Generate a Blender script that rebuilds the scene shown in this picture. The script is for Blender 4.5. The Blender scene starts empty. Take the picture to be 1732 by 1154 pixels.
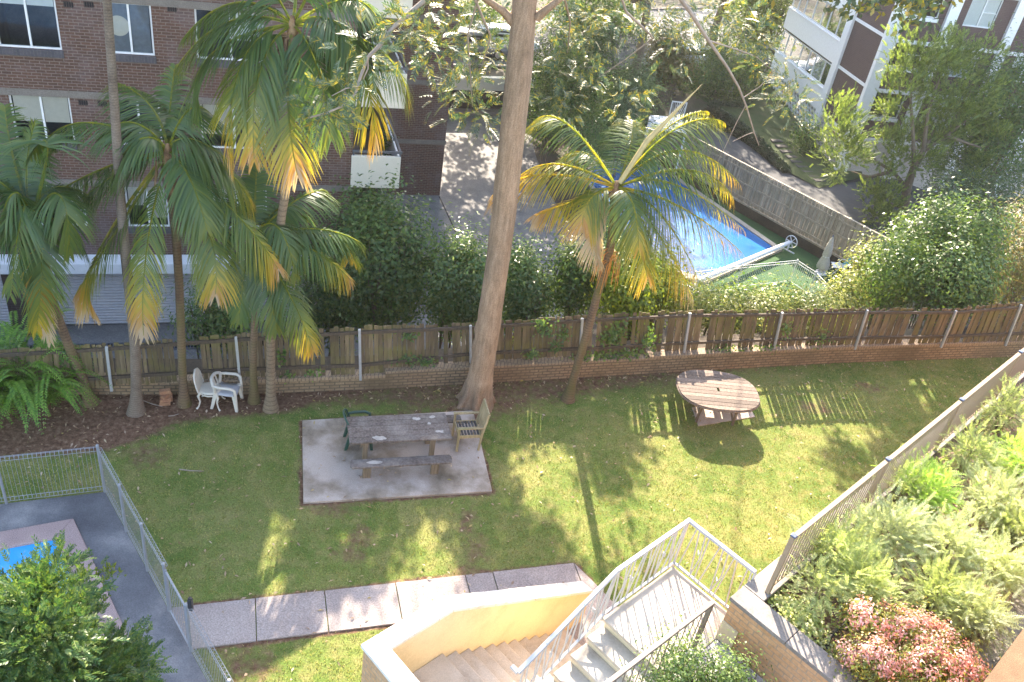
import bpy, math, random
import numpy as np
from mathutils import Vector, Matrix, Quaternion

SC = bpy.context.scene
COL = SC.collection
R = np.random.default_rng(11)
random.seed(5)

# ------------------------------------------------------------------ camera
CAM_F, CAM_PITCH, CAM_ROLL, CAM_H = 1480.2, 0.594808, 0.171535, 13.0   # focal length in px of a 1732 px wide frame, radians, metres
def cam_axes():
    cp, sp = math.cos(CAM_PITCH), math.sin(CAM_PITCH)
    fw = np.array([0, cp, -sp]); rt = np.array([1.0, 0, 0]); up = np.array([0, sp, cp])
    c, s = math.cos(CAM_ROLL), math.sin(CAM_ROLL)
    return c*rt+s*up, -s*rt+c*up, fw
AX, AY, AF = cam_axes()
cam = bpy.data.cameras.new('camera'); cam_o = bpy.data.objects.new('camera', cam); COL.objects.link(cam_o)
cam.sensor_width = 36.0; cam.lens = CAM_F/1732*36.0; cam.clip_start = 0.2; cam.clip_end = 3000
mw = Matrix.Identity(4)
for i in range(3):
    mw[i][0], mw[i][1], mw[i][2] = AX[i], AY[i], -AF[i]
mw[2][3] = CAM_H
cam_o.matrix_world = mw
SC.camera = cam_o

# ------------------------------------------------------------------ sky, sun, exposure
SUN_DIR = np.array([0.165, -1.135, -0.76])            # the way the light travels (from the round table's shadow)
SUN_EL = math.atan2(0.76, math.hypot(0.165, 1.135))
SUN_ROT = math.atan2(-0.165, 1.135)
w = bpy.data.worlds.new('World'); SC.world = w; w.use_nodes = True
nt = w.node_tree
sky = nt.nodes.new('ShaderNodeTexSky'); sky.sky_type = 'NISHITA'; sky.sun_disc = False
sky.sun_elevation = SUN_EL; sky.sun_rotation = SUN_ROT; sky.air_density = 1.0; sky.dust_density = 1.2; sky.ozone_density = 1.0
bg = nt.nodes['Background']; bg.inputs[1].default_value = 0.15
nt.links.new(sky.outputs[0], bg.inputs[0])
sl = bpy.data.lights.new('sun', 'SUN'); sl.energy = 3.7; sl.angle = math.radians(0.53); sl.color = (1.0, 0.93, 0.82)
so = bpy.data.objects.new('sun', sl); COL.objects.link(so)
so.rotation_euler = Vector(SUN_DIR).to_track_quat('-Z', 'Y').to_euler(); so.location = (0, 30, 40)
SC.view_settings.view_transform = 'Standard'; SC.view_settings.look = 'None'
SC.view_settings.exposure = 2.58; SC.view_settings.gamma = 1.0
SC.view_settings.use_white_balance = True; SC.view_settings.white_balance_temperature = 7300; SC.view_settings.white_balance_tint = 12
SC.cycles.max_bounces = 7; SC.cycles.diffuse_bounces = 4; SC.cycles.glossy_bounces = 3
SC.cycles.transmission_bounces = 4; SC.cycles.transparent_max_bounces = 8
SC.cycles.caustics_reflective = False; SC.cycles.caustics_refractive = False
SC.cycles.sample_clamp_indirect = 6

# ------------------------------------------------------------------ measuring: where a sight line of the survey photo meets a plane
def ray(px, py):
    return AX*((px-866)/CAM_F) - AY*((py-577)/CAM_F) + AF
O = np.array([0, 0, CAM_H])
def G(px, py, z=0.0):
    d = ray(px, py); return O + d*((z-CAM_H)/d[2])
def onplane(px, py, p, n):
    d = ray(px, py); return O + d*(np.dot(np.asarray(p)-O, n)/np.dot(d, n))
def D(px, py, y):
    d = ray(px, py); return O + d*(y/d[1])
def UPZ(base, px, py):
    b = np.asarray(base, float); n = np.array([b[0], b[1], 0.0]); return onplane(px, py, b, n)
def xy(p, z): return np.array([p[0], p[1], z])
def unit(v):
    v = np.asarray(v, float); return v/np.linalg.norm(v)

# ------------------------------------------------------------------ things, parts
def tag(o, label=None, cat=None, group=None, kind=None):
    if label: o['label'] = label
    if cat: o['category'] = cat
    if group: o['group'] = group
    if kind: o['kind'] = kind
    return o
def thing(name, label, cat, loc=(0, 0, 0), group=None):
    o = bpy.data.objects.new(name, None); COL.objects.link(o)
    o.location = [float(c) for c in loc]; o.empty_display_size = 0.2
    return tag(o, label, cat, group)
def worigin(o):
    p = np.zeros(3)
    while o is not None:
        p = p + np.array(o.location); o = o.parent
    return p
def dup(root, loc, label=None):
    r = root.copy(); COL.objects.link(r); r.location = loc
    if label: r['label'] = label
    for ch in list(root.children):
        c = ch.copy(); COL.objects.link(c); c.parent = r
        for g in list(ch.children):
            d = g.copy(); COL.objects.link(d); d.parent = c
    return r
def link_mesh(name, me, mat, parent=None):
    o = bpy.data.objects.new(name, me); COL.objects.link(o)
    if mat: me.materials.append(mat)
    if parent is not None: o.parent = parent
    return o

def mesh_np(name, V, F, mat, parent=None, attr=None, smooth=False):
    """V (n,3), F (m,4) or (m,3) int; one mesh object in the parent's space"""
    V = np.asarray(V, np.float32); F = np.asarray(F, np.int32)
    if parent is not None: V = V - worigin(parent).astype(np.float32)
    me = bpy.data.meshes.new(name); k = F.shape[1]
    me.vertices.add(len(V)); me.vertices.foreach_set('co', V.ravel())
    me.loops.add(F.size); me.loops.foreach_set('vertex_index', F.ravel())
    me.polygons.add(len(F)); me.polygons.foreach_set('loop_start', np.arange(0, F.size, k, dtype=np.int32))
    me.polygons.foreach_set('loop_total', np.full(len(F), k, np.int32))
    if smooth: me.polygons.foreach_set('use_smooth', np.ones(len(F), bool))
    if attr:
        for an, av in attr.items():
            a = me.attributes.new(an, 'FLOAT', 'POINT'); a.data.foreach_set('value', np.asarray(av, np.float32))
    me.update(calc_edges=True); me.validate()
    return link_mesh(name, me, mat, parent)

class MB:
    def __init__(s): s.v = []; s.f = []; s.sm = []
    def add(s, vs, fs, smooth=False):
        n = len(s.v); s.v += [tuple(float(c) for c in p) for p in vs]
        for f in fs: s.f.append(tuple(i+n for i in f)); s.sm.append(smooth)
        return s
    def quad(s, a, b, c, d): return s.add([a, b, c, d], [(0, 1, 2, 3)])
    def hexa(s, b, t):
        n = len(b); fs = [tuple(range(n-1, -1, -1)), tuple(range(n, 2*n))]
        fs += [(i, (i+1) % n, n+(i+1) % n, n+i) for i in range(n)]
        return s.add(list(b)+list(t), fs)
    def prism(s, poly, z0, z1):
        ar = sum(poly[i][0]*poly[(i+1) % len(poly)][1]-poly[(i+1) % len(poly)][0]*poly[i][1] for i in range(len(poly)))
        if ar < 0: poly = poly[::-1]
        return s.hexa([(p[0], p[1], z0) for p in poly], [(p[0], p[1], z1) for p in poly])
    def box(s, c, size, yaw=0.0):
        cx, cy, cz = c; hx, hy, hz = size[0]/2, size[1]/2, size[2]/2; co, si = math.cos(yaw), math.sin(yaw)
        P = [(cx+co*x-si*y, cy+si*x+co*y) for x, y in ((-hx, -hy), (hx, -hy), (hx, hy), (-hx, hy))]
        return s.hexa([(x, y, cz-hz) for x, y in P], [(x, y, cz+hz) for x, y in P])
    def bar(s, p0, p1, w, h, up=(0, 0, 1)):
        p0, p1 = np.asarray(p0, float), np.asarray(p1, float); d = unit(p1-p0)
        up = np.asarray(up, float)
        if abs(np.dot(up, d)) > 0.98: up = np.array([0, 1.0, 0])
        a = unit(np.cross(d, up)); b = np.cross(a, d); a = a*w/2; b = b*h/2
        return s.hexa([p0-a-b, p0-a+b, p0+a+b, p0+a-b], [p1-a-b, p1-a+b, p1+a+b, p1+a-b])
    def tube(s, pts, rad, n=8, smooth=True, cap=True):
        pts = [np.asarray(p, float) for p in pts]; m = len(pts)
        if np.isscalar(rad): rad = [rad]*m
        vs = []; prev = None
        for i in range(m):
            d = pts[min(i+1, m-1)]-pts[max(i-1, 0)]; d = unit(d) if np.linalg.norm(d) > 1e-9 else np.array([0, 0, 1.0])
            if prev is None: a = np.cross(d, (0, 0, 1.0) if abs(d[2]) < .9 else (0, 1.0, 0))
            else: a = prev-d*np.dot(prev, d)
            a = unit(a); prev = a; b = np.cross(d, a)
            vs += [pts[i]+rad[i]*(math.cos(2*math.pi*k/n)*a+math.sin(2*math.pi*k/n)*b) for k in range(n)]
        fs = [(i*n+k, i*n+(k+1) % n, (i+1)*n+(k+1) % n, (i+1)*n+k) for i in range(m-1) for k in range(n)]
        s.add(vs, fs, smooth)
        if cap: s.add(vs[:n], [tuple(range(n-1, -1, -1))]); s.add(vs[-n:], [tuple(range(n))])
        return s
    def sheet(s, poly):
        return s.add(poly, [tuple(range(len(poly)))])
    def build(s, name, mat, parent=None, bevel=0.0):
        off = worigin(parent) if parent is not None else np.zeros(3)
        me = bpy.data.meshes.new(name)
        V = [tuple(np.array(p)-off) for p in s.v]
        me.from_pydata(V, [], s.f); me.update()
        me.polygons.foreach_set('use_smooth', s.sm)
        uv = me.uv_layers.new(name='uv')
        co = np.array(s.v) if s.v else np.zeros((0, 3)); out = []
        for p in me.polygons:
            n = p.normal; vi = p.vertices
            if abs(n.z) > 0.75:
                for i in vi: out += [co[i][0], co[i][1]]
            else:
                h = math.hypot(n.x, n.y); tx, ty = -n.y/h, n.x/h
                for i in vi: out += [co[i][0]*tx+co[i][1]*ty, co[i][2]]
        uv.data.foreach_set('uv', out)
        o = link_mesh(name, me, mat, parent)
        if bevel:
            b = o.modifiers.new('bevel', 'BEVEL'); b.width = bevel; b.segments = 2; b.limit_method = 'ANGLE'
        return o

# ------------------------------------------------------------------ materials
def newmat(name):
    m = bpy.data.materials.new(name); m.use_nodes = True; t = m.node_tree; t.nodes.clear()
    out = t.nodes.new('ShaderNodeOutputMaterial'); return m, t, out
def nd(t, typ, ins=None, **props):
    n = t.nodes.new(typ)
    for k, v in props.items(): setattr(n, k, v)
    for k, v in (ins or {}).items():
        if hasattr(v, 'is_linked') or hasattr(v, 'links'): t.links.new(v, n.inputs[k])
        else: n.inputs[k].default_value = v
    return n
def c4(c): return (c[0], c[1], c[2], 1.0)
def noise(t, scale, detail=4, rough=.6, vec=None, dist=0.0):
    n = nd(t, 'ShaderNodeTexNoise', {'Scale': scale, 'Detail': detail, 'Roughness': rough, 'Distortion': dist})
    if vec is not None: t.links.new(vec, n.inputs['Vector'])
    return n.outputs['Fac']
def ramp(t, fac, stops, interp='LINEAR'):
    r = nd(t, 'ShaderNodeValToRGB'); r.color_ramp.interpolation = interp; e = r.color_ramp.elements
    while len(e) < len(stops): e.new(0.5)
    for i, (p, c) in enumerate(stops): e[i].position = p; e[i].color = c4(c)
    t.links.new(fac, r.inputs[0]); return r.outputs[0]
def mixc(t, fac, a, b, blend='MIX'):
    m = nd(t, 'ShaderNodeMix', data_type='RGBA', blend_type=blend)
    for v, i in ((fac, 0), (a, 6), (b, 7)):
        if hasattr(v, 'links'): t.links.new(v, m.inputs[i])
        else: m.inputs[i].default_value = c4(v) if i > 0 else v
    return m.outputs[2]
def pos(t): return nd(t, 'ShaderNodeNewGeometry').outputs['Position']
def isl(t): return nd(t, 'ShaderNodeNewGeometry').outputs['Random Per Island']
def bump(t, h, strength=.3, dist=.02):
    return nd(t, 'ShaderNodeBump', {'Height': h, 'Strength': strength, 'Distance': dist}).outputs[0]
def pbr(t, out, col, rough=.6, metal=0.0, nrm=None, spec=None):
    b = nd(t, 'ShaderNodeBsdfPrincipled')
    if hasattr(col, 'links'): t.links.new(col, b.inputs['Base Color'])
    else: b.inputs['Base Color'].default_value = c4(col)
    if hasattr(rough, 'links'): t.links.new(rough, b.inputs['Roughness'])
    else: b.inputs['Roughness'].default_value = rough
    b.inputs['Metallic'].default_value = metal
    if spec is not None: b.inputs['Specular IOR Level'].default_value = spec
    if nrm is not None: t.links.new(nrm, b.inputs['Normal'])
    t.links.new(b.outputs[0], out.inputs[0]); return b
def mottled(name, cols, scale=3.0, rough=.7, bmp=.25, fine=40.0, metal=0.0, island=0.0, speck=.25, bdist=.01):
    """colour ramp over a large noise, speckled by a fine one; optional random tint per separate piece"""
    m, t, out = newmat(name); p = pos(t)
    f1 = noise(t, scale, 5, .62, p); f2 = noise(t, fine, 3, .7, p)
    n = len(cols); lo, hi = .32, .68
    col = ramp(t, f1, [(lo+(hi-lo)*i/max(1, n-1), c) for i, c in enumerate(cols)])
    sp = ramp(t, f2, [(.3, (1-speck,)*3), (.7, (1+speck,)*3)])
    col = mixc(t, 1.0, col, sp, 'MULTIPLY')
    if island:
        k = ramp(t, isl(t), [(0, (1-island,)*3), (1, (1+island,)*3)]); col = mixc(t, 1.0, col, k, 'MULTIPLY')
    pbr(t, out, col, rough, metal, bump(t, f2, bmp, bdist) if bmp else None); return m
def brickmat(name, c1, c2, mortar, bw=.24, bh=.086, msize=.011, stain=(.3, .28, .3), stain_amt=.35, rough=.85, grime=None):
    m, t, out = newmat(name); uv = nd(t, 'ShaderNodeUVMap').outputs[0]; p = pos(t)
    b = nd(t, 'ShaderNodeTexBrick', {'Color1': c4(c1), 'Color2': c4(c2), 'Mortar': c4(mortar), 'Scale': 1.0, 'Mortar Size': msize, 'Mortar Smooth': .2, 'Bias': 0.0, 'Brick Width': bw, 'Row Height': bh})
    t.links.new(uv, b.inputs['Vector'])
    f = noise(t, .9, 6, .65, p); g = noise(t, 18, 4, .7, p)
    col = mixc(t, 1.0, b.outputs[0], ramp(t, g, [(.3, (.78,)*3), (.7, (1.2,)*3)]), 'MULTIPLY')
    fac = ramp(t, f, [(.5, (0, 0, 0)), (.72, (stain_amt,)*3)])
    col = mixc(t, fac, col, stain)
    if grime:
        f3 = noise(t, .5, 5, .6, p); col = mixc(t, ramp(t, f3, [(.45, (0, 0, 0)), (.65, (.7,)*3)]), col, grime)
    pbr(t, out, col, rough, 0, bump(t, b.outputs['Fac'], -.5, .01)); return m
def leafmat(name, cols, tr=.4, rough=.45, boost=(1.25, 1.25, .7), spec=.5):
    m, t, out = newmat(name); n = len(cols)
    col = ramp(t, isl(t), [(i/max(1, n-1), c) for i, c in enumerate(cols)])
    k = ramp(t, noise(t, 1.3, 3, .6, pos(t)), [(.3, (.75,)*3), (.7, (1.25,)*3)])
    col = mixc(t, 1.0, col, k, 'MULTIPLY')
    b = nd(t, 'ShaderNodeBsdfPrincipled', {'Base Color': col, 'Roughness': rough, 'Specular IOR Level': spec})
    tl = nd(t, 'ShaderNodeBsdfTranslucent', {'Color': mixc(t, 1.0, col, boost, 'MULTIPLY')})
    mx = nd(t, 'ShaderNodeMixShader', {0: tr, 1: b.outputs[0], 2: tl.outputs[0]})
    t.links.new(mx.outputs[0], out.inputs[0]); return m
def frondmat(name):
    m, t, out = newmat(name)
    a = nd(t, 'ShaderNodeAttribute', attribute_name='age').outputs['Fac']
    rnd = nd(t, 'ShaderNodeMath', {0: isl(t), 1: .22}, operation='MULTIPLY').outputs[0]
    s = nd(t, 'ShaderNodeMath', {0: a, 1: rnd}, operation='ADD').outputs[0]
    col = ramp(t, s, [(0, (.055, .12, .05)), (.2, (.095, .165, .045)), (.42, (.2, .22, .03)), (.6, (.47, .35, .035)), (.78, (.48, .26, .06)), (1.0, (.5, .38, .27))])
    b = nd(t, 'ShaderNodeBsdfPrincipled', {'Base Color': col, 'Roughness': .38, 'Specular IOR Level': .6})
    tl = nd(t, 'ShaderNodeBsdfTranslucent', {'Color': mixc(t, 1.0, col, (1.35, 1.35, .7), 'MULTIPLY')})
    mx = nd(t, 'ShaderNodeMixShader', {0: .48, 1: b.outputs[0], 2: tl.outputs[0]})
    t.links.new(mx.outputs[0], out.inputs[0]); return m
def plain(name, col, rough=.5, metal=0.0, var=.12, scale=8.0):
    m, t, out = newmat(name); p = pos(t)
    k = ramp(t, noise(t, scale, 5, .65, p), [(.3, (1-var,)*3), (.7, (1+var,)*3)])
    r = nd(t, 'ShaderNodeMapRange', {0: noise(t, scale*4, 3, .6, p), 1: .3, 2: .7, 3: max(.03, rough-.08), 4: min(1, rough+.1)}).outputs[0]
    pbr(t, out, mixc(t, 1.0, col, k, 'MULTIPLY'), r, metal); return m
def glassmat(name, tint=(.75, .82, .85), refl=1.0):
    m, t, out = newmat(name)
    tr = nd(t, 'ShaderNodeBsdfTransparent', {'Color': c4(tint)}); gl = nd(t, 'ShaderNodeBsdfGlossy', {'Color': c4((1, 1, 1)), 'Roughness': .03})
    fr = nd(t, 'ShaderNodeFresnel', {'IOR': 1.55}); mu = nd(t, 'ShaderNodeMath', {0: fr.outputs[0], 1: refl}, operation='MULTIPLY', use_clamp=True)
    mx = nd(t, 'ShaderNodeMixShader', {0: mu.outputs[0], 1: tr.outputs[0], 2: gl.outputs[0]}); t.links.new(mx.outputs[0], out.inputs[0]); return m

# ------------------------------------------------------------------ foliage builders
def rand_unit(n):
    v = R.normal(size=(n, 3)); return v/np.linalg.norm(v, axis=1)[:, None]
def nrm(a): return a/np.maximum(np.linalg.norm(a, axis=1)[:, None], 1e-9)
def leaf_quads(P, N, L, W, A=None, fold=.12):
    n = len(P); N = nrm(N)
    if A is None: A = rand_unit(n)
    A = nrm(A-N*np.sum(A*N, 1)[:, None]); B = np.cross(N, A)
    L = np.asarray(L)*np.ones(n); W = np.asarray(W)*np.ones(n)
    V = np.empty((n, 4, 3)); mid = P+A*(L*.45)[:, None]+N*(L*fold)[:, None]
    V[:, 0] = P; V[:, 1] = mid+B*(W*.5)[:, None]; V[:, 2] = P+A*L[:, None]; V[:, 3] = mid-B*(W*.5)[:, None]
    return V.reshape(-1, 3), np.arange(n*4).reshape(-1, 4)
def clumps(ells, n, sig=.28, per=28, shell=.62, flat=1.0):
    """points and outward normals in leaf clumps spread through ellipsoids [(centre, radii), ...]"""
    vol = np.array([(r[0]*r[1]*r[2])**.7 for c, r in ells]); vol = vol/vol.sum(); Ps = []; Ns = []
    for (c, r), f in zip(ells, vol):
        k = max(3, int(n*f/per)); u = rand_unit(k); rad = shell+(1-shell)*R.random(k)**.6
        rad[R.random(k) < .18] *= .6
        cc = np.array(c)+u*np.array(r)*rad[:, None]
        cc = np.array(c)+(cc-np.array(c))*(.82+.36*R.random(k))[:, None] + R.normal(size=cc.shape)*.06*np.array(r)
        m = R.poisson(per, k).clip(4)
        ci = np.repeat(np.arange(k), m); off = R.normal(size=(len(ci), 3))*sig*(.7+.6*R.random(k))[ci][:, None]
        off[:, 2] *= flat; off += (u*.6+np.array([0, 0, .5]))[ci]*np.abs(R.normal(size=len(ci)))[:, None]*sig*(R.random(k) < .4)[ci][:, None]*1.3
        Ps.append(cc[ci]+off); Ns.append(u[ci]*.9+nrm(off)*.6+rand_unit(len(ci))*.7+np.array([0, 0, .35]))
    return np.concatenate(Ps), np.concatenate(Ns)
def broadleaf(name, ells, n, L, W, mat, parent=None, sig=.28, per=28, shell=.62, droop=0.0, attr=None):
    P, N = clumps(ells, n, sig, per, shell); k = len(P)
    A = rand_unit(k)+nrm(N)*.5+np.array([0, 0, -droop])
    V, F = leaf_quads(P, N, L*(.6+.7*R.random(k)), W*(.6+.7*R.random(k)), A)
    return mesh_np(name, V, F, mat, parent)
def shoot_template(k, length, nl, w, ang=.7, curve=-.25, taper=.55):
    """a twig with paired needles or leaflets, x along, z up; quads (4 verts each)"""
    Q = []
    for i in range(k):
        t = (i+.6)/k; x = length*t; z = curve*length*t*t; l = nl*(1-taper*t)
        for s in (-1, 1):
            b = np.array([x, 0, z]); d = np.array([math.cos(ang), s*math.sin(ang), .15*(i % 2)-.05]); d /= np.linalg.norm(d)
            e = b+d*l; sd = np.array([-d[1], d[0], .3]); sd = sd/np.linalg.norm(sd)*w/2; m = b+d*l*.5
            Q += [b, m+sd, e, m-sd]
    b = np.array([0, 0, 0.]); e = np.array([length, 0, curve*length]); m = np.array([length*.5, 0, curve*length*.25])
    Q += [b, m+np.array([0, w*.35, 0]), e, m-np.array([0, w*.35, 0])]
    return np.array(Q)
def place_template(T, P, X, Nn, S):
    X = nrm(X); Nn = nrm(Nn-X*np.sum(Nn*X, 1)[:, None]); Y = np.cross(Nn, X)
    S = np.asarray(S)*np.ones(len(P))
    V = P[:, None, :]+S[:, None, None]*(T[None, :, 0:1]*X[:, None, :]+T[None, :, 1:2]*Y[:, None, :]+T[None, :, 2:3]*Nn[:, None, :])
    V = V.reshape(-1, 3); return V, np.arange(len(V)).reshape(-1, 4)
def shoots(name, ells, n, T, mat, parent=None, sig=.3, per=10, shell=.55, up=.4, scale=1.0, droop=0.0):
    P, N = clumps(ells, n, sig, per, shell); k = len(P)
    X = nrm(N)+rand_unit(k)*.6+np.array([0, 0, up-droop])
    V, F = place_template(T, P, X, rand_unit(k)*.6+np.array([0, 0, 1.0]), scale*(.65+.7*R.random(k)))
    return mesh_np(name, V, F, mat, parent)
def ell(x0, y0, x1, y1, Y, ky=.8, grow=1.0):
    """an ellipsoid of the size that a photo rectangle has at distance y = Y"""
    c = D((x0+x1)/2, (y0+y1)/2, Y); dep = np.dot(c-O, AF)
    rx = (x1-x0)/2*dep/CAM_F*grow; rz = (y1-y0)/2*dep/CAM_F*grow/math.cos(.62)
    return (c, (rx, rx*ky, rz))
def bez(p0, p1, p2, n):
    t = np.linspace(0, 1, n)[:, None]; return (1-t)**2*p0+2*t*(1-t)*p1+t*t*p2
def wob(pts, amp=.05):
    pts = [np.asarray(p, float) for p in pts]; return [p+(R.normal(size=3)*amp if 0 < i < len(pts)-1 else 0) for i, p in enumerate(pts)]
# ================================================================== SETTING
LOW = -5.2                                                   # the neighbours' ground lies well below the lawn
M = {}
M['soil'] = mottled('dark_soil', [(.035, .026, .018), (.075, .055, .038), (.05, .045, .028)], .6, .95, .4, 14)
M['concrete_drive'] = mottled('driveway_concrete', [(.1, .1, .105), (.19, .183, .178), (.14, .137, .135)], .8, .85, .25, 22, speck=.3)
M['asphalt'] = mottled('asphalt', [(.055, .056, .062), (.085, .086, .09), (.07, .07, .075)], .7, .9, .3, 30)
M['road'] = mottled('road_asphalt', [(.1, .1, .1), (.14, .137, .135), (.12, .118, .117)], .5, .9, .2, 20)
M['far_grass'] = mottled('far_grass', [(.03, .05, .012), (.055, .08, .022), (.08, .085, .035)], .8, .95, .5, 25, speck=.35)
M['slab'] = mottled('slab_concrete', [(.12, .09, .06), (.27, .215, .165), (.44, .365, .315), (.48, .41, .365)], .85, .85, .3, 55, speck=.22)
M['path'] = mottled('path_concrete', [(.25, .205, .19), (.31, .26, .24), (.35, .3, .28)], .8, .85, .35, 38, speck=.38)
M['deck'] = mottled('pool_deck_concrete', [(.075, .075, .085), (.13, .13, .14), (.25, .24, .24)], .75, .75, .3, 40, speck=.25)
M['pebble'] = mottled('pebble_coping', [(.3, .21, .2), (.38, .27, .25)], 2, .7, .6, 70, speck=.5)
M['bricktan'] = brickmat('tan_brick', (.33, .225, .135), (.26, .17, .1), (.12, .09, .06), .23, .086, .014, (.06, .045, .03), .6, grime=(.12, .085, .045))
M['brickedge'] = brickmat('tan_brick_on_edge', (.33, .235, .15), (.28, .195, .12), (.15, .11, .08), .088, .23, .01, (.12, .09, .06), .5)
M['brickorange'] = brickmat('orange_brick', (.5, .27, .125), (.58, .33, .17), (.36, .25, .17), .23, .086, .009, (.5, .4, .3), .25)
M['gal'] = plain('galvanised_steel', (.42, .43, .44), .55, .35)
M['dark'] = plain('dark_void', (.012, .012, .014), .9)

low = MB().sheet([(-900, -200, LOW), (900, -200, LOW), (900, 1600, LOW), (-900, 1600, LOW)])
tag(low.build('lower_ground', M['soil']), kind='structure')
d_poly = [(-60, 8), *[tuple(G(*p, LOW)[:2]) for p in ((300, 640), (760, 590), (985, 540), (1000, 470), (985, 410), (930, 330), (905, 260), (893, 187), (700, 187))], (-60, 52)]
tag(MB().sheet([(x, y, LOW+.006) for x, y in d_poly]).build('driveway', M['concrete_drive']), kind='structure')
jm = MB()
for a, b in (((743, 333), (775, 402)), ((700, 372), (560, 366)), ((890, 440), (1000, 443)), ((890, 447), (1000, 451)), ((890, 459), (1000, 463))):
    jm.bar(xy(G(*a, LOW), LOW+.008), xy(G(*b, LOW), LOW+.008), .06, .01)
tag(jm.build('driveway_joints', M['dark']), kind='structure')

# ---- upper terrace: lawn edge follows the foot of the brick retaining wall
WB = [np.array([-40.0, 5.5, 0]), np.array([-18.0, 11.75, 0])]+[G(*p) for p in ((160, 668), (410, 668), (650, 658), (830, 648), (1090, 633), (1400, 615), (1732, 603))]+[np.array([30.0, 28.4, 0])]
WBx = np.array(WB)
def wl(x): return np.interp(x, WBx[:, 0], WBx[:, 1])
wd = unit(WB[6]-WB[3]); wn = np.array([-wd[1], wd[0], 0])         # along the wall, away from the camera
bank = [tuple((p+wn*.95)[:2]) for p in WB]+[(40, -14), (-45, -14)]
tag(MB().prism(bank, LOW-.5, -.05).build('terrace_bank', M['soil']), kind='structure')

def inside(P, poly):
    x, y = P[:, 0], P[:, 1]; ins = np.zeros(len(P), bool); n = len(poly)
    for i in range(n):
        x0, y0 = poly[i][:2]; x1, y1 = poly[(i+1) % n][:2]
        c = ((y0 > y) != (y1 > y)); xx = (x1-x0)*(y-y0)/(y1-y0+1e-12)+x0
        ins ^= c & (x < xx)
    return ins
def edist(P, poly, closed=True):
    d = np.full(len(P), 1e9); n = len(poly)
    for i in range(n if closed else n-1):
        a = np.array(poly[i][:2]); b = np.array(poly[(i+1) % n][:2]); ab = b-a
        t = np.clip(((P[:, :2]-a)@ab)/(ab@ab+1e-12), 0, 1); q = a+t[:, None]*ab
        d = np.minimum(d, np.linalg.norm(P[:, :2]-q, axis=1))
    return d
MULCH = [tuple(G(*p)[:2]) for p in ((-400, 800), (-60, 775), (170, 762), (240, 742), (300, 712), (370, 703), (480, 696), (560, 672), (640, 662), (655, 655))]+[(-2.9, 17), (-20, 13), (-40, 8)]
SPARSE = [tuple(G(*p)[:2]) for p in ((300, 712), (480, 700), (570, 692), (660, 690), (720, 700), (790, 722), (860, 712), (910, 690), (1010, 672), (1120, 655), (1250, 632), (1420, 618))]+[(9.3, 22), (-2.9, 17), (-6, 15.3)]
BARE = [((590, 935), .38, .16), ((610, 905), .28, .3), ((805, 930), .24, .45), ((795, 965), .3, .2), ((790, 880), .2, .5), ((1165, 650), .5, .3), ((1380, 690), .5, .25), ((1470, 655), .45, .25), ((1180, 690), .3, .4), ((560, 860), .5, .15), ((1130, 985), .3, .3), ((420, 1130), .5, .5), ((250, 770), .5, .4), ((700, 700), .5, .3)]
def dirt_at(P):
    s = edist(P, MULCH)*np.where(inside(P, MULCH), 1, -1)
    v = np.clip(.5+s/.7, 0, 1)
    s2 = edist(P, SPARSE)*np.where(inside(P, SPARSE), 1, -1); v = np.maximum(v, .5*np.clip(.55+s2/.9, 0, 1))
    for (px, r, rz) in BARE:
        c = G(*px); q = P[:, :2]-c[:2]; v = np.maximum(v, .43*np.clip(1.3-np.hypot(q[:, 0]/(r*1.7), q[:, 1]/(max(rz, .25)*1.6)), 0, 1))
    for pl_ in EDGES: v = np.maximum(v, .85*np.clip(1-edist(P, pl_)/.13, 0, 1))
    return v
PAD = [G(511, 714), G(513, 853), G(832, 834), G(800, 697)]
EDGES = [[p[:2] for p in PAD], [G(*p)[:2] for p in ((322, 1026), (970, 954), (1000, 985), (690, 1053), (358, 1095))]]
na, nb = 330, 190
aa = np.linspace(-17, 22, na); bb = np.linspace(-.02, 1, nb)**1.15; bb = np.nan_to_num(bb)*20
GX, GB = np.meshgrid(aa, bb, indexing='ij')
V = np.stack([GX+GB*-wn[0], wl(GX)+GB*-wn[1], np.zeros_like(GX)], -1).reshape(-1, 3)
V[:, 2] = .035*np.sin(V[:, 0]*.9+1)*np.sin(V[:, 1]*.7)*np.clip((V[:, 1]-3)/5, 0, 1)*0 + R.normal(size=len(V))*.006
ii = np.arange(na*nb).reshape(na, nb)
Fq = np.stack([ii[:-1, :-1], ii[:-1, 1:], ii[1:, 1:], ii[1:, :-1]], -1).reshape(-1, 4)
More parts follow.
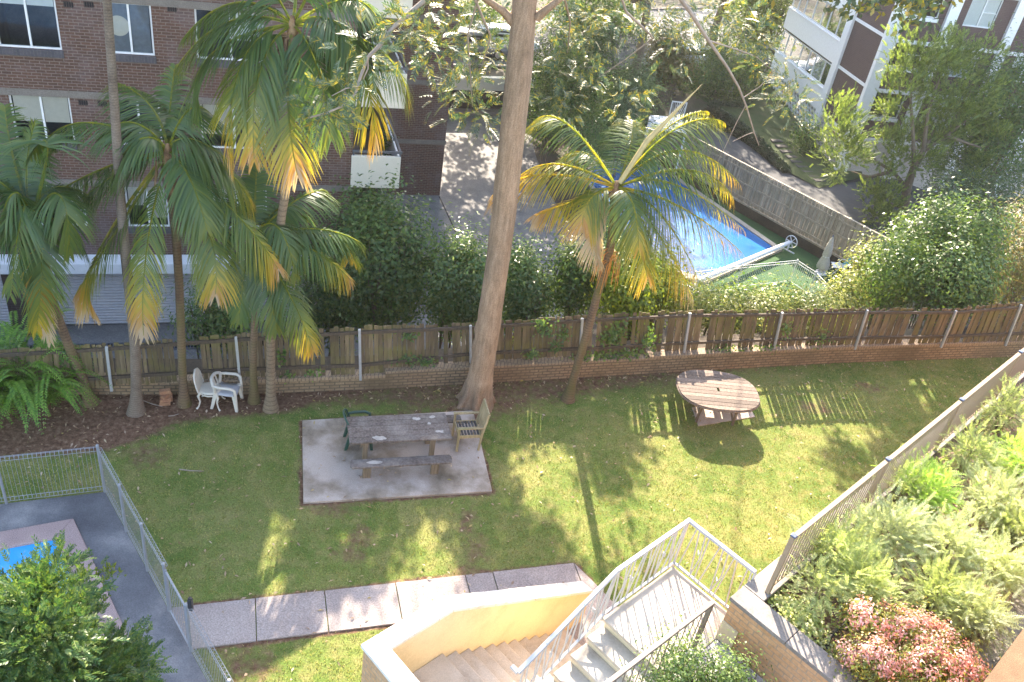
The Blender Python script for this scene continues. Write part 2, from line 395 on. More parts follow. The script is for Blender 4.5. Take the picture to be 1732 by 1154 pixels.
def lawnmat():
    m, t, out = newmat('lawn'); p = pos(t)
    a = nd(t, 'ShaderNodeAttribute', attribute_name='dirt').outputs['Fac']
    big = noise(t, .55, 5, .62, p); mid = noise(t, 3.2, 5, .65, p); fine = noise(t, 34, 3, .75, p)
    g = ramp(t, big, [(.36, (.085, .135, .028)), (.5, (.125, .165, .04)), (.66, (.2, .2, .068))])
    g = mixc(t, ramp(t, mid, [(.46, (0, 0, 0)), (.7, (.75,)*3)]), g, (.26, .22, .09))
    g = mixc(t, 1.0, g, ramp(t, fine, [(.28, (.45,)*3), (.72, (1.5,)*3)]), 'MULTIPLY')
    so_ = ramp(t, noise(t, 9, 5, .75, p), [(.34, (.075, .036, .022)), (.5, (.15, .083, .053)), (.62, (.22, .135, .09)), (.72, (.34, .24, .175))])
    ds = nd(t, 'ShaderNodeMath', {0: noise(t, 5, 5, .7, p), 1: .9}, operation='MULTIPLY').outputs[0]
    s = nd(t, 'ShaderNodeMath', {0: a, 1: ds}, operation='ADD').outputs[0]
    f = ramp(t, s, [(.72, (0, 0, 0)), (1.02, (1, 1, 1))])
    pbr(t, out, mixc(t, f, g, so_), .95, 0, bump(t, fine, .5, .02), spec=.15); return m
mesh_np('lawn', V, Fq[:, ::-1], lawnmat(), attr={'dirt': dirt_at(V)}).__setitem__('kind', 'structure')

# ---- concrete pads and the path
PAD = [G(511, 714), G(513, 853), G(832, 834), G(800, 697)]
tag(MB().prism([tuple(p[:2]) for p in PAD], -.05, .055).build('concrete_pad', M['slab'], bevel=.012), kind='structure')
PAD2 = [G(1170, 690), G(1181, 721), G(1277, 706), G(1262, 680)]
tag(MB().prism([tuple(p[:2]) for p in PAD2], -.05, .022).build('table_pad', M['slab'], bevel=.008), kind='structure')
pa_, pb_, pc_, pd_ = G(322, 1026), G(970, 954), G(358, 1095), G(690, 1053)
pu = unit(pb_-pa_); pv = np.array([pu[1], -pu[0], 0]); PW = float(np.dot(pc_-pa_, pv))
cuts = [float(np.dot(G(*p)-pa_, pu)) for p in ((432, 1016), (549, 1004), (669, 990), (787, 976), (833, 970))]
ends = [-.3]+cuts+[float(np.dot(pb_-pa_, pu))]
pm = MB()
for i in range(len(ends)-1):
    a, b = pa_+pu*(ends[i]+.008), pa_+pu*(ends[i+1]-.008)
    pm.prism([tuple(q[:2]) for q in (a, b, b+pv*PW, a+pv*PW)], -.05, .03+.004*(i % 2))
a, b = pb_, pb_+pv*(PW+1.6)+pu*1.05
EXIT = [pb_+pu*.01, G(1003, 985), np.array([3.67, 10.1, 0]), np.array([2.86, 9.26, 0]), np.array([1.8, 10.2, 0]), np.array([1.5, 10.9, 0]), pb_+pv*PW+pu*.01]
pm.prism([tuple(q[:2]) for q in EXIT], -.05, .027)
tag(pm.build('path', M['path'], bevel=.006), kind='structure')

# ---- retaining wall of tan brick, three levels
def wall_seg(i0pt, i1pt, zt, mb, cp):
    f0, f1 = i0pt, i1pt; n = np.array([-(f1-f0)[1], (f1-f0)[0], 0]); n = n/np.linalg.norm(n)
    mb.prism([tuple(q[:2]) for q in (f0, f1, f1+n*.3, f0+n*.3)], -.4, zt-.085)
    cp.prism([tuple(q[:2]) for q in (f0-n*.018, f1-n*.018, f1+n*.26, f0+n*.26)], zt-.083, zt)
ZL, ZM, ZR = .42, .53, .575
wt = thing('retaining_wall', 'long low tan brick retaining wall with stepped brick on edge top, under the brown paling fence', 'wall', tuple(WB[5]))
wm, wc = MB(), MB()
pj1, pj2 = WB[4], WB[6]-wd*.05
for i in range(1, len(WB)-1):
    z = ZL if i < 4 else (ZM if i < 6 else ZR)
    wall_seg(WB[i], WB[i+1]-wd*(.0 if i not in (3, 5) else 0), z, wm, wc)
wm.build('brick_face', M['bricktan'], wt); wc.build('coping', M['brickedge'], wt, bevel=.008)
sb = MB(); pts0 = [p+wn*.3 for p in WB[1:]]; pts1 = [p+wn*.9 for p in WB[1:]]
for i in range(len(pts0)-1):
    z = (ZL if i < 3 else (ZM if i < 5 else ZR))-.08
    sb.prism([tuple(q[:2]) for q in (pts0[i], pts0[i+1], pts1[i+1], pts1[i])], -.4, z)
tag(sb.build('wall_backfill', M['soil']), kind='structure')

# ---- brown paling fence standing on the wall
def woodmat(name, cols, moss=None, rough=.85, moss_amt=.6, island=.4):
    m, t, out = newmat(name); p = pos(t)
    mp = nd(t, 'ShaderNodeMapping', {'Vector': p}); mp.inputs['Scale'].default_value = (22, 22, 1.6)
    st = noise(t, 1.0, 6, .7, mp.outputs[0]); n = len(cols)
    col = ramp(t, st, [(.3+.4*i/max(1, n-1), c) for i, c in enumerate(cols)])
    col = mixc(t, 1.0, col, ramp(t, isl(t), [(0, (1-island,)*3), (1, (1+island,)*3)]), 'MULTIPLY')
    if moss:
        col = mixc(t, ramp(t, noise(t, 1.7, 5, .65, p), [(.45, (0, 0, 0)), (.66, (moss_amt,)*3)]), col, moss)
    pbr(t, out, col, rough, 0, bump(t, st, .3, .01)); return m
M['paling'] = woodmat('weathered_brown_paling', [(.06, .043, .025), (.135, .098, .058), (.2, .15, .092)], (.14, .125, .035), moss_amt=.8)
M['rail'] = woodmat('weathered_rail', [(.045, .033, .024), (.1, .074, .052)], None)
FP = [((-150, 682), (-152, 607), ZL), ((188, 655), (180, 588), ZL), ((406, 642), (399, 572), ZL), ((610, 637), (608, 559), ZL), ((797, 614), (796, 552), ZM), ((981, 606), (985, 540), ZM),
      ((1158, 596), (1167, 531), ZR), ((1310, 589), (1323, 530), ZR), ((1448, 586), (1467, 526), ZR), ((1594, 583), (1617, 527), ZR), ((1703, 580), (1727, 517), ZR), ((1850, 576), (1880, 507), ZR)]
fb = []; ft = []
for b, tpx, z in FP:
    B_ = G(*b, z); T_ = onplane(*tpx, B_, wn); fb.append(B_); ft.append(T_)
fence = thing('paling_fence', 'long old brown timber paling fence with missing boards, on the brick wall behind the lawn', 'fence', tuple(fb[5]))
GAPS = [(300, 345), (552, 560), (598, 606), (739, 747), (757, 763), (1060, 1068), (1098, 1108), (1122, 1128), (1188, 1196), (1244, 1254), (1276, 1292), (1362, 1370), (1466, 1473), (1536, 1546), (1632, 1640)]
def pxx(p):
    v = np.asarray(p)-O; return 866+CAM_F*np.dot(v, AX)/np.dot(v, AF)
for i in range(len(fb)-1):
    b0, b1, t0, t1 = fb[i], fb[i+1], ft[i], ft[i+1]; L = np.linalg.norm(b1-b0); n = int(L/.108); pmb = MB(); back = wn*.075
    hscale = 1.0
    for k in range(n):
        u = (k+.5)/n; b = b0+(b1-b0)*u+back; t_ = t0+(t1-t0)*u+back
        x = pxx((b+t_)/2)
        if any(g0 <= x <= g1 for g0, g1 in GAPS) or R.random() < .035: continue
        t_ = t_+(t_-b)*(.03+R.normal()*.018)+wd*R.normal()*.01; b = b+np.array([0, 0, -.04+R.normal()*.02])
        wv = wd*(.049 if R.random() < .9 else .035); th = wn*.016+wn*R.normal()*.004
        off = wn*(.022 if k % 2 else 0)
        pmb.hexa([b-wv+off, b+wv+off, b+wv+th+off, b-wv+th+off], [t_-wv+off, t_+wv+off, t_+wv+th+off, t_-wv+th+off])
    pmb.build('paling_panel', M['paling'], fence)
    rb = MB()
    for hh in (.22, .93): rb.bar(b0+(t0-b0)*hh+wn*.045-wd*.02, b1+(t1-b1)*hh+wn*.045+wd*.02, .045, .075)
    rb.build('rail', M['rail'], fence)
for i in range(len(fb)):
    q = MB(); q.bar(fb[i]-np.array([0, 0, .1]), ft[i]+(ft[i]-fb[i])*.02, .055, .055, up=wn); q.build('post', M['gal'], fence)

# ---- pool corner on the lawn side, bottom left of the property
pg0, pg1, pg2 = G(12, 855), G(178, 835), G(287, 1037)
gd = unit(pg2-pg1); gl = unit(pg0-pg1)
cA, cB, cC = G(-40, 912), G(125, 882), G(215, 1075)
deck = [tuple((pg1+gl*9)[:2]), tuple((pg1+gd*-.06)[:2]), tuple((pg1+gd*9)[:2]), tuple((pg1+gd*9+gl*12)[:2]), tuple((pg1+gl*12+gd*3)[:2])]
# deck as a ring round the coping
ci = cB; cl = unit(cA-cB); cd = unit(cC-cB)
outer = [pg1+gl*9-gd*.05, pg1, pg1+gd*9, ]
inner = [cB+cl*9, cB, cB+cd*9]
dk = MB()
for i in range(2): dk.hexa([xy(q, -.04) for q in (outer[i], outer[i+1], inner[i+1], inner[i])], [xy(q, .045) for q in (outer[i], outer[i+1], inner[i+1], inner[i])])
tag(dk.build('pool_deck', M['deck']), kind='structure')
CW = .42
inn2 = [cB+cl*9+cd*CW, cB+cl*CW+cd*CW, cB+cd*9+cl*CW]
cp = MB()
for i in range(2): cp.hexa([xy(q, -.04) for q in (inner[i], inner[i+1], inn2[i+1], inn2[i])], [xy(q, .085) for q in (inner[i], inner[i+1], inn2[i+1], inn2[i])])
tag(cp.build('pool_coping', M['pebble'], bevel=.015), kind='structure')
def watermat(name, col, rough=.06, sc=2.5, st=.08):
    m, t, out = newmat(name); p = pos(t); f = noise(t, sc, 3, .5, p, .6)
    c = mixc(t, ramp(t, noise(t, .6, 3, .5, p), [(.35, (0, 0, 0)), (.65, (1, 1, 1))]), col, tuple(x*1.25 for x in col))
    pbr(t, out, c, rough, 0, bump(t, f, st, .1), spec=.6); return m
M['water'] = watermat('pool_water', (.012, .3, .62), .08)
wq = [inn2[1], inn2[2], inn2[2]+cl*9, inn2[0]]
tag(MB().sheet([xy(q, .03) for q in wq[::-1]]).build('pool_water', M['water']), kind='structure')
# ================================================================== LEFT BUILDING (brown brick flats)
M['brickbrown'] = brickmat('brown_brick', (.125, .058, .038), (.085, .042, .03), (.18, .132, .11), .25, .086, .012, (.21, .165, .17), .5)
M['brickdark'] = brickmat('dark_brick', (.06, .035, .03), (.045, .028, .026), (.07, .06, .055), .25, .086, .01, (.09, .07, .07), .2)
M['brickpurple'] = brickmat('purple_brick', (.1, .06, .055), (.085, .05, .05), (.12, .085, .08), .24, .086, .008, (.12, .08, .08), .15)
M['brickpale'] = brickmat('pale_brick', (.62, .57, .54), (.55, .5, .48), (.42, .38, .37), .24, .086, .012, (.45, .4, .4), .3)
M['band'] = mottled('slab_edge', [(.16, .135, .115), (.21, .18, .155)], 1.5, .85, .2, 30)
M['cream'] = mottled('cream_render', [(.7, .64, .53), (.74, .68, .57)], 1.2, .75, .08, 30, speck=.05)
M['white'] = plain('white_paint', (.8, .8, .8), .5, 0, .05)
M['winwhite'] = plain('window_frame_white', (.78, .78, .78), .4, 0, .04)
M['shutter'] = plain('roller_shutter', (.72, .69, .69), .5, .1, .06)
M['glass'] = glassmat('window_glass', (.85, .9, .92), .75)
M['blind'] = plain('cream_blind', (.74, .66, .56), .8, 0, .05)
M['sheer'] = plain('grey_sheer_curtain', (.2, .22, .26), .8, 0, .15)
M['blindw'] = plain('white_blind', (.82, .82, .8), .8, 0, .04)
M['interior'] = mottled('room_interior', [(.07, .085, .11), (.18, .2, .23)], .8, .9, 0)  # blue-grey of the window reflections put into the room colour
M['railblue'] = plain('balcony_rail_grey', (.13, .14, .16), .45, .3)
M['sillbrick'] = brickmat('sill_brick', (.085, .075, .085), (.065, .06, .07), (.1, .09, .09), .086, .2, .009, (.2, .2, .22), .3)
M['pot'] = plain('white_pot', (.75, .75, .74), .6)
M['greenleaf'] = leafmat('pot_leaf', [(.05, .13, .04), (.08, .17, .05)], .3)

BYAW = .343788
bc = np.array([math.cos(BYAW), math.sin(BYAW), 0]); bn = np.array([-bc[1], bc[0], 0]); bq = G(76, 558.6, LOW)
def L3(u, v, z): p = bq+bc*u+bn*v; return np.array([p[0], p[1], z])
def frame_fn(q, cu, nv):
    def f(u, v, z): p = q+cu*u+nv*v; return np.array([p[0], p[1], z])
    return f
def wallgrid(mb, f, u0, u1, z0, z1, holes, depth=.14, v=0.0):
    us = sorted({u0, u1, *[h[0] for h in holes], *[h[1] for h in holes]}); zs = sorted({z0, z1, *[h[2] for h in holes], *[h[3] for h in holes]})
    us = [u for u in us if u0 <= u <= u1]; zs = [z for z in zs if z0 <= z <= z1]
    for i in range(len(us)-1):
        for j in range(len(zs)-1):
            um, zm = (us[i]+us[i+1])/2, (zs[j]+zs[j+1])/2
            if any(h[0] < um < h[1] and h[2] < zm < h[3] for h in holes): continue
            mb.quad(f(us[i], v, zs[j]), f(us[i+1], v, zs[j]), f(us[i+1], v, zs[j+1]), f(us[i], v, zs[j+1]))
    for a, b, c, d in holes:
        for p, q in (((a, c), (a, d)), ((a, d), (b, d)), ((b, d), (b, c)), ((b, c), (a, c))):
            mb.quad(f(p[0], v, p[1]), f(q[0], v, q[1]), f(q[0], v+depth, q[1]), f(p[0], v+depth, p[1]))
def bx(mb, f, u0, u1, v0, v1, z0, z1):
    return mb.hexa([f(u0, v0, z0), f(u1, v0, z0), f(u1, v1, z0), f(u0, v1, z0)], [f(u0, v0, z1), f(u1, v0, z1), f(u1, v1, z1), f(u0, v1, z1)])
def window(root, f, u0, u1, z0, z1, mull=(.5,), rails=(), blinds=(), depth=.09, fw=.05, frame='winwhite', sill=None, v=0.0, blindmat='blind', room=True):
    """white framed window with glass, sill and blinds in front of a dark room"""
    m = MB(); v0, v1 = v+depth-.03, v+depth+.03
    bx(m, f, u0, u1, v0, v1, z0, z0+fw); bx(m, f, u0, u1, v0, v1, z1-fw, z1)
    bx(m, f, u0, u0+fw, v0, v1, z0+fw, z1-fw); bx(m, f, u1-fw, u1, v0, v1, z0+fw, z1-fw)
    ms = [u0+(u1-u0)*k for k in mull]
    for x in ms: bx(m, f, x-fw*.55, x+fw*.55, v0-.005, v1, z0+fw, z1-fw)
    eds = [u0+fw]+ms+[u1-fw]
    for k, h in rails: bx(m, f, eds[k]+fw*.5, eds[k+1]-fw*.5, v0+.003, v1-.003, z0+(z1-z0)*h-.02, z0+(z1-z0)*h+.02)
    fo = m.build('window', M[frame], root)
    g = MB(); g.quad(f(u0+fw, v+depth, z0+fw), f(u1-fw, v+depth, z0+fw), f(u1-fw, v+depth, z1-fw), f(u0+fw, v+depth, z1-fw)); g.build('pane', M['glass'], fo)
    for k, lo in blinds:
        b = MB(); a0, a1 = eds[k]+.03, eds[k+1]-.03
        bx(b, f, a0, a1, v+depth+.03, v+depth+.035, z0+(z1-z0)*lo, z1-.02); b.build('blind', M[blindmat], fo)
    if room:
        r = MB(); d = 2.4; a, b_, c, e = u0-.25, u1+.25, z0-.9, z1+.05; w0, w1 = v+.16, v+d
        r.quad(f(a, w1, c), f(b_, w1, c), f(b_, w1, e), f(a, w1, e)); r.quad(f(a, w0, c), f(a, w1, c), f(a, w1, e), f(a, w0, e)); r.quad(f(b_, w0, c), f(b_, w1, c), f(b_, w1, e), f(b_, w0, e))
        r.quad(f(a, w0, c), f(b_, w0, c), f(b_, w1, c), f(a, w1, c)); r.quad(f(a, w0, e), f(b_, w0, e), f(b_, w1, e), f(a, w1, e)); r.build('room', M['interior'], fo)
    if sill:
        s = MB(); bx(s, f, u0-.03, u1+.03, v-.05, v+depth-.035, z0-.2, z0-.004); s.build('sill', M[sill], fo)
    return fo
ST = [-2.45, .3, 3.05, 5.8, 8.55]
TOPZ = 16.8
lb = thing('apartment_building', 'brown brick apartment building with cream balcony fronts, behind the row of palms', 'building', L3(0, 0, LOW))
wins = []
for k in range(4):
    for (a, b) in ((-3.6, -1.9), (.2, 1.77), (2.94, 4.17), (5.3, 7.18)):
        wins.append((a, b, ST[k]+1.14, ST[k]+2.57))
m = MB(); wallgrid(m, L3, -16, 9.85, ST[0], TOPZ, wins)
m.quad(L3(9.85, 0, LOW), L3(9.85, 10.68, LOW), L3(9.85, 10.68, TOPZ), L3(9.85, 0, TOPZ)); m.quad(L3(-16, 0, LOW), L3(-16, 10.68, LOW), L3(-16, 10.68, TOPZ), L3(-16, 0, TOPZ))
m.quad(L3(-16, 0, TOPZ), L3(9.85, 0, TOPZ), L3(9.85, 10.68, TOPZ), L3(-16, 10.68, TOPZ))
# rear wing
m.hexa([L3(-16, 10.7, LOW), L3(15.28, 10.7, LOW), L3(15.28, 22, LOW), L3(-16, 22, LOW)], [L3(-16, 10.7, TOPZ), L3(15.28, 10.7, TOPZ), L3(15.28, 22, TOPZ), L3(-16, 22, TOPZ)])
# ground floor either side of the shutters
wallgrid(m, L3, -16, 9.85, LOW, ST[0], [(-4.6, -.9, LOW, -2.75), (.2, 5.1, LOW, -2.75), (6.0, 9.4, LOW, -2.75)], .3)
m.build('wall', M['brickbrown'], lb)
b = MB()
for z in ST[1:]: bx(b, L3, -16, 9.88, -.03, .05, z-.2, z)
for z in ST: bx(b, L3, 11.5, 15.31, 10.66, 10.74, z-.17, z+.02)
b.build('slab_band', M['band'], lb)
for i, (a, c, z0, z1) in enumerate(wins):
    bl = {0: [(0, .3)], 1: [], 2: [], 3: [(1, .4)]}[i % 4]
    k = i//4
    if k == 1 and i % 4 == 1: bl = [(0, .42), (1, .42)]
    if k == 2 and i % 4 == 1: bl = [(0, .8), (1, .8)]
    if k == 2 and i % 4 == 2: bl = [(0, .02), (1, .02)]
    if k == 0: bl = [(0, .5), (1, .2)]
    if k == 1 and i % 4 == 3: bl = [(0, .3), (1, .6)]
    window(lb, L3, a, c, z0, z1, (.51,), (), bl, sill='sillbrick', blindmat=('sheer' if i % 4 == 2 else 'blindw') if k == 2 else 'blind')
v_ = MB()
for u, z in ((2.08, 5.46), (2.59, 5.5), (4.71, 5.55), (2.11, 2.72), (2.62, 2.72), (4.8, 2.72), (8.2, 5.5), (8.2, 2.72)):
    q = MB(); bx(q, L3, u-.12, u+.12, -.008, .02, z-.085, z+.085); vo = q.build('air_vent', M['brickdark'], lb)
    q = MB(); [bx(q, L3, u-.09+.06*j, u-.05+.06*j, -.011, -.006, z-.06, z+.06) for j in range(4)]; q.build('slots', M['dark'], vo)
# round paper shade behind the second window of the upper row
q = MB(); c0 = L3(3.28, .1, 4.95); cs = [c0+bc*.28*math.cos(a)+np.array([0, 0, .28*math.sin(a)]) for a in np.linspace(0, 2*math.pi, 24, endpoint=False)]
q.hexa(cs, [p+bn*.012 for p in cs]); q.build('paper_shade', M['blind'], lb)
for (a, c) in ((-4.6, -.9), (.2, 5.1), (6.0, 9.4)):
    s = MB(); n = 22; z0, z1 = LOW+.03, -2.75
    for j in range(n):
        a0 = z0+(z1-z0)*j/n; a1 = z0+(z1-z0)*(j+1)/n; vv = .26
        s.add([L3(a, vv, a0), L3(c, vv, a0), L3(c, vv-.05, a0+(a1-a0)*.45), L3(a, vv-.05, a0+(a1-a0)*.45), L3(c, vv-.05, a0+(a1-a0)*.75), L3(a, vv-.05, a0+(a1-a0)*.75), L3(c, vv, a1), L3(a, vv, a1)], [(0, 1, 2, 3), (3, 2, 4, 5), (5, 4, 6, 7)])
    s.build('roller_shutter', M['shutter'], lb)
for u in (-.85, 5.15):
    s = MB(); bx(s, L3, u, u+.98, -.38, 0.0, LOW, -2.67); s.build('pillar', M['brickdark'], lb, bevel=.01)
s = MB(); bx(s, L3, -16, 9.8, -.62, -.005, -2.67, -2.3); s.build('canopy', M['white'], lb, bevel=.015)
for z in ST[:4]+[LOW]:
    s = MB()
    if z != LOW: bx(s, L3, 9.86, 11.42, 0.02, 10.6, z-.08, z+.07)
    if z != LOW: s.build('balcony_floor', M['band'], lb)
    if z != LOW:
        s = MB(); bx(s, L3, 9.83, 11.42, -.06, .06, z+.05, z+1.08); bx(s, L3, 9.83, 11.42, -.075, -.055, z-.02, z+.13); s.build('balcony_front', M['cream'], lb, bevel=.01)
    s = MB(); bx(s, L3, 11.36, 11.42, .07, 10.6, z+.08, z+1.0); s.build('balcony_side', M['white'], lb)
    s = MB(); s.bar(L3(9.86, 0, z+1.22), L3(11.46, 0, z+1.22), .06, .07); s.bar(L3(11.4, .03, z+1.22), L3(11.4, 10.6, z+1.22), .07, .07)
    for u in (9.9, 10.65, 11.4): s.bar(L3(u, .0, z+1.06), L3(u, 0, z+1.2), .04, .04)
    for v in (1.5, 3, 4.5, 6, 7.5, 9): s.bar(L3(11.4, v, z+1.0), L3(11.4, v, z+1.2), .04, .04)
    s.build('balcony_rail', M['railblue'], lb)
# washing basket on the upper balcony, plant and drying racks below
def basket(loc, label):
    t = thing('laundry_basket', label, 'basket', loc); m_ = MB(); x, y, z = loc
    for k in range(14):
        a = 2*math.pi*k/14; m_.bar((x+.26*math.cos(a), y+.2*math.sin(a), z), (x+.32*math.cos(a), y+.25*math.sin(a), z+.36), .045, .012)
    for h, r in ((.02, .27), (.12, .285), (.24, .3), (.36, .325)):
        m_.tube([(x+r*math.cos(a), y+r*.78*math.sin(a), z+h) for a in np.linspace(0, 2*math.pi, 21)], .018, 5, cap=False)
    m_.build('basket_body', M['basketgrey'], t)
    c = MB(); c.tube([(x+.24*math.cos(a)*s_, y+.18*math.sin(a)*s_, z+.3+.06*math.sin(3*a)+(.05 if s_ < .6 else 0)) for s_ in (1, .5) for a in np.linspace(0, 2*math.pi, 13)], .07, 6); c.build('laundry', M['blindw'], t)
M['basketgrey'] = plain('grey_plastic', (.5, .52, .55), .5)
basket(tuple(L3(10.75, 2.5, ST[2]+.75)), 'grey plastic washing basket full of washing on the upper balcony')
tb = thing('folding_table', 'small dark folding table under the washing basket on the upper balcony', 'table', tuple(L3(10.75, 2.5, ST[2]+.07)))
q = MB(); bx(q, L3, 10.35, 11.15, 2.2, 2.8, ST[2]+.71, ST[2]+.745); q.build('tabletop', M['railblue'], tb)
for a, c in ((10.4, 2.25), (11.1, 2.25), (10.4, 2.75), (11.1, 2.75)):
    q = MB(); q.bar(L3(a, c, ST[2]+.07), L3(a, c, ST[2]+.71), .03, .03); q.build('leg', M['railblue'], tb)
def rack(u, v, z, label):
    t = thing('drying_rack', label, 'drying rack', tuple(L3(u, v, z))); q = MB()
    for a in (-.3, .3):
        q.tube([L3(u+a, v-.3, z), L3(u+a, v+.25, z+.85)], .012, 6); q.tube([L3(u+a, v+.3, z), L3(u+a, v-.25, z+.85)], .012, 6)
    q.build('frame', M['white'], t)
    q = MB()
    for k in range(8): q.tube([L3(u-.32, v-.25+.07*k, z+.85), L3(u+.32, v-.25+.07*k, z+.85)], .008, 5)
    for a in (-.32, .32): q.tube([L3(u+a, v-.26, z+.85), L3(u+a, v+.26, z+.85)], .012, 6)
    q.build('rail', M['white'], t)
rack(10.95, 1.3, LOW+.3, 'white wire drying rack on the ground floor patio beside the low wall')
rack(10.2, 2.0, LOW+.4, 'white wire drying rack further back under the balcony')
pp = thing('pot_plant', 'leafy plant in a white pot on the lower balcony', 'plant', tuple(L3(11.1, 1.6, ST[1]+.07)))
q = MB(); q.tube([L3(11.1, 1.6, ST[1]+.07), L3(11.1, 1.6, ST[1]+.4)], [.12, .17], 12, False); q.build('pot', M['pot'], pp)
broadleaf('foliage', [(L3(11.1, 1.6, ST[1]+.85), (.18, .18, .45))], 260, .13, .06, M['greenleaf'], pp, .08, 12)

# ---- drain grate in front of the garages
q = MB()
f0, f1 = L3(-6, -1.05, 0), L3(9, -1.05, 0)
for k in range(150):
    u = -6+.1*k; q.bar(L3(u, -1.3, LOW+.03), L3(u, -.9, LOW+.03), .04, .03)
q.bar(L3(-6, -1.3, LOW+.03), L3(9, -1.3, LOW+.03), .05, .035); q.bar(L3(-6, -.9, LOW+.03), L3(9, -.9, LOW+.03), .05, .035)
tag(q.build('drain_grate', M['railblue']), 'long dark steel drain grate across the driveway before the garages', 'drain')
q = MB(); q.hexa([L3(-6, -1.28, LOW+.008), L3(9, -1.28, LOW+.008), L3(9, -.92, LOW+.008), L3(-6, -.92, LOW+.008)], [L3(-6, -1.28, LOW+.012), L3(9, -1.28, LOW+.012), L3(9, -.92, LOW+.012), L3(-6, -.92, LOW+.012)])
tag(q.build('drain_channel', M['dark']), kind='structure')

# ================================================================== RIGHT BUILDING (white and purple brick)
rp = np.array([16.52, 48.49, 0]); ya = math.radians(103.76); yb = math.radians(13.76)
ra = np.array([math.cos(ya), math.sin(ya), 0]); rb_ = np.array([math.cos(yb), math.sin(yb), 0])
FA = frame_fn(rp, ra, rb_)          # u along the left face, v into the building
FB = frame_fn(rp, rb_, ra)          # u along the front face, v into the building
SR = [-2.33, .43, 3.1, 5.87]; RTOP = 14.2
rbld = thing('apartment_building', 'white framed apartment building with purple brick panels and strip windows, at the upper right', 'building', (rp[0], rp[1], LOW))
bw_ = []
for k, s in enumerate(SR[:3]):
    bw_ += [(.72, 2.52, s+1.2, s+2.62), (4.05, 5.85, s+1.0, s+2.5), (8.0, 9.7, s+1.1, s+2.55), (11.6, 13.3, s+1.1, s+2.55)]
m = MB(); wallgrid(m, FB, 0, 15, SR[0], RTOP, bw_)
wallgrid(m, FA, 0, 4.0, SR[0], RTOP, [])
m.quad(FA(0, 15, LOW), FA(11.2, 15, LOW), FA(11.2, 15, RTOP), FA(0, 15, RTOP)); m.quad(FA(11.2, .3, LOW), FA(11.2, 15, LOW), FA(11.2, 15, RTOP), FA(11.2, .3, RTOP)); m.quad(FA(0, 0, RTOP), FA(11.2, 0, RTOP), FA(11.2, 15, RTOP), FA(0, 15, RTOP))
m.build('wall', M['brickpurple'], rbld)
m = MB(); wallgrid(m, FB, 0, 15, LOW, SR[0], []); wallgrid(m, FA, 0, 4.0, LOW, SR[0], []); m.build('ground_floor_wall', M['brickpale'], rbld)
for u0, u1 in ((-.12, .6), (2.9, 3.5), (6.66, 7.22), (10.3, 10.9), (14.5, 15.1)):
    s = MB(); bx(s, FB, u0, u1, -.18, .1, LOW, RTOP); s.build('pillar', M['white'], rbld, bevel=.01)
s = MB(); bx(s, FA, 3.4, 4.0, -.16, .12, LOW, RTOP); s.build('pillar', M['white'], rbld, bevel=.01)
s = MB()
for z in SR: bx(s, FB, .6, 14.5, -.06, .1, z-.2, z); bx(s, FA, .12, 3.4, -.05, .1, z-.06, z+.1)
s.build('slab_band', M['white'], rbld)
for i, (a, c, z0, z1) in enumerate(bw_):
    bl = [[], [(0, .02), (1, .02)], [(0, .5)], []][i % 4]
    window(rbld, FB, a, c, z0, z1, (.5,), ((1, .5),), bl, sill='white' if i % 4 == 0 else None, blindmat='blindw')
for z in SR[:3]+[SR[3]]:
    s = MB(); bx(s, FA, 4.0, 11.25, -.14, .06, z, z+1.27); bx(s, FA, 4.0, 11.25, -.18, .1, z+1.19, z+1.26); bx(s, FA, 11.13, 11.27, .06, 3.2, z, z+1.27); s.build('parapet', M['white'], rbld, bevel=.01)
    s = MB(); bx(s, FA, 4.0, 11.2, .06, 3.0, z-.12, z+.02); s.build('balcony_floor', M['band'], rbld)
    if z < SR[3]:
        window(rbld, FA, 4.02, 11.2, z+1.28, z+2.6, (.13, .3, .42, .58, .75, .88), (), ((1, .0),) if z < 0 else (), depth=.02, fw=.06, blindmat='blindw', room=True)
# white lattice screen block under the balconies
s = MB(); zz0, zz1 = LOW+.2, SR[0]-.05
for k in range(-8, 22):
    for sg in (1, -1):
        u0 = 4.0+k*.42; u1 = u0+(zz1-zz0)*.9*1; a0, a1 = (u0, u1) if sg > 0 else (u1, u0)
        pts = []
        for q in np.linspace(0, 1, 20):
            uu = a0+(a1-a0)*q
            if 4.05 <= uu <= 11.2: pts.append((uu, zz0+(zz1-zz0)*q))
        if len(pts) > 1: s.bar(FA(pts[0][0], .02, pts[0][1]), FA(pts[-1][0], .02, pts[-1][1]), .09, .07, up=rb_)
s.build('screen_wall', M['white'], rbld)
s = MB(); bx(s, FA, 4.0, 11.2, .3, .4, LOW, SR[0]); s.build('undercroft_wall', M['brickdark'], rbld)
q = thing('pot_plant', 'two small leafy plants in white pots on the upper right window sill', 'plant', tuple(FB(1.2, .14, SR[2]+1.26)))
for du in (1.15, 1.55):
    o_ = MB(); o_.tube([FB(du, .2, SR[2]+1.26), FB(du, .2, SR[2]+1.46)], [.09, .13], 10, False); o_.build('pot', M['pot'], q)
    broadleaf('foliage', [(FB(du, .2, SR[2]+1.68), (.16, .1, .2))], 120, .1, .04, M['greenleaf'], q, .07, 10)

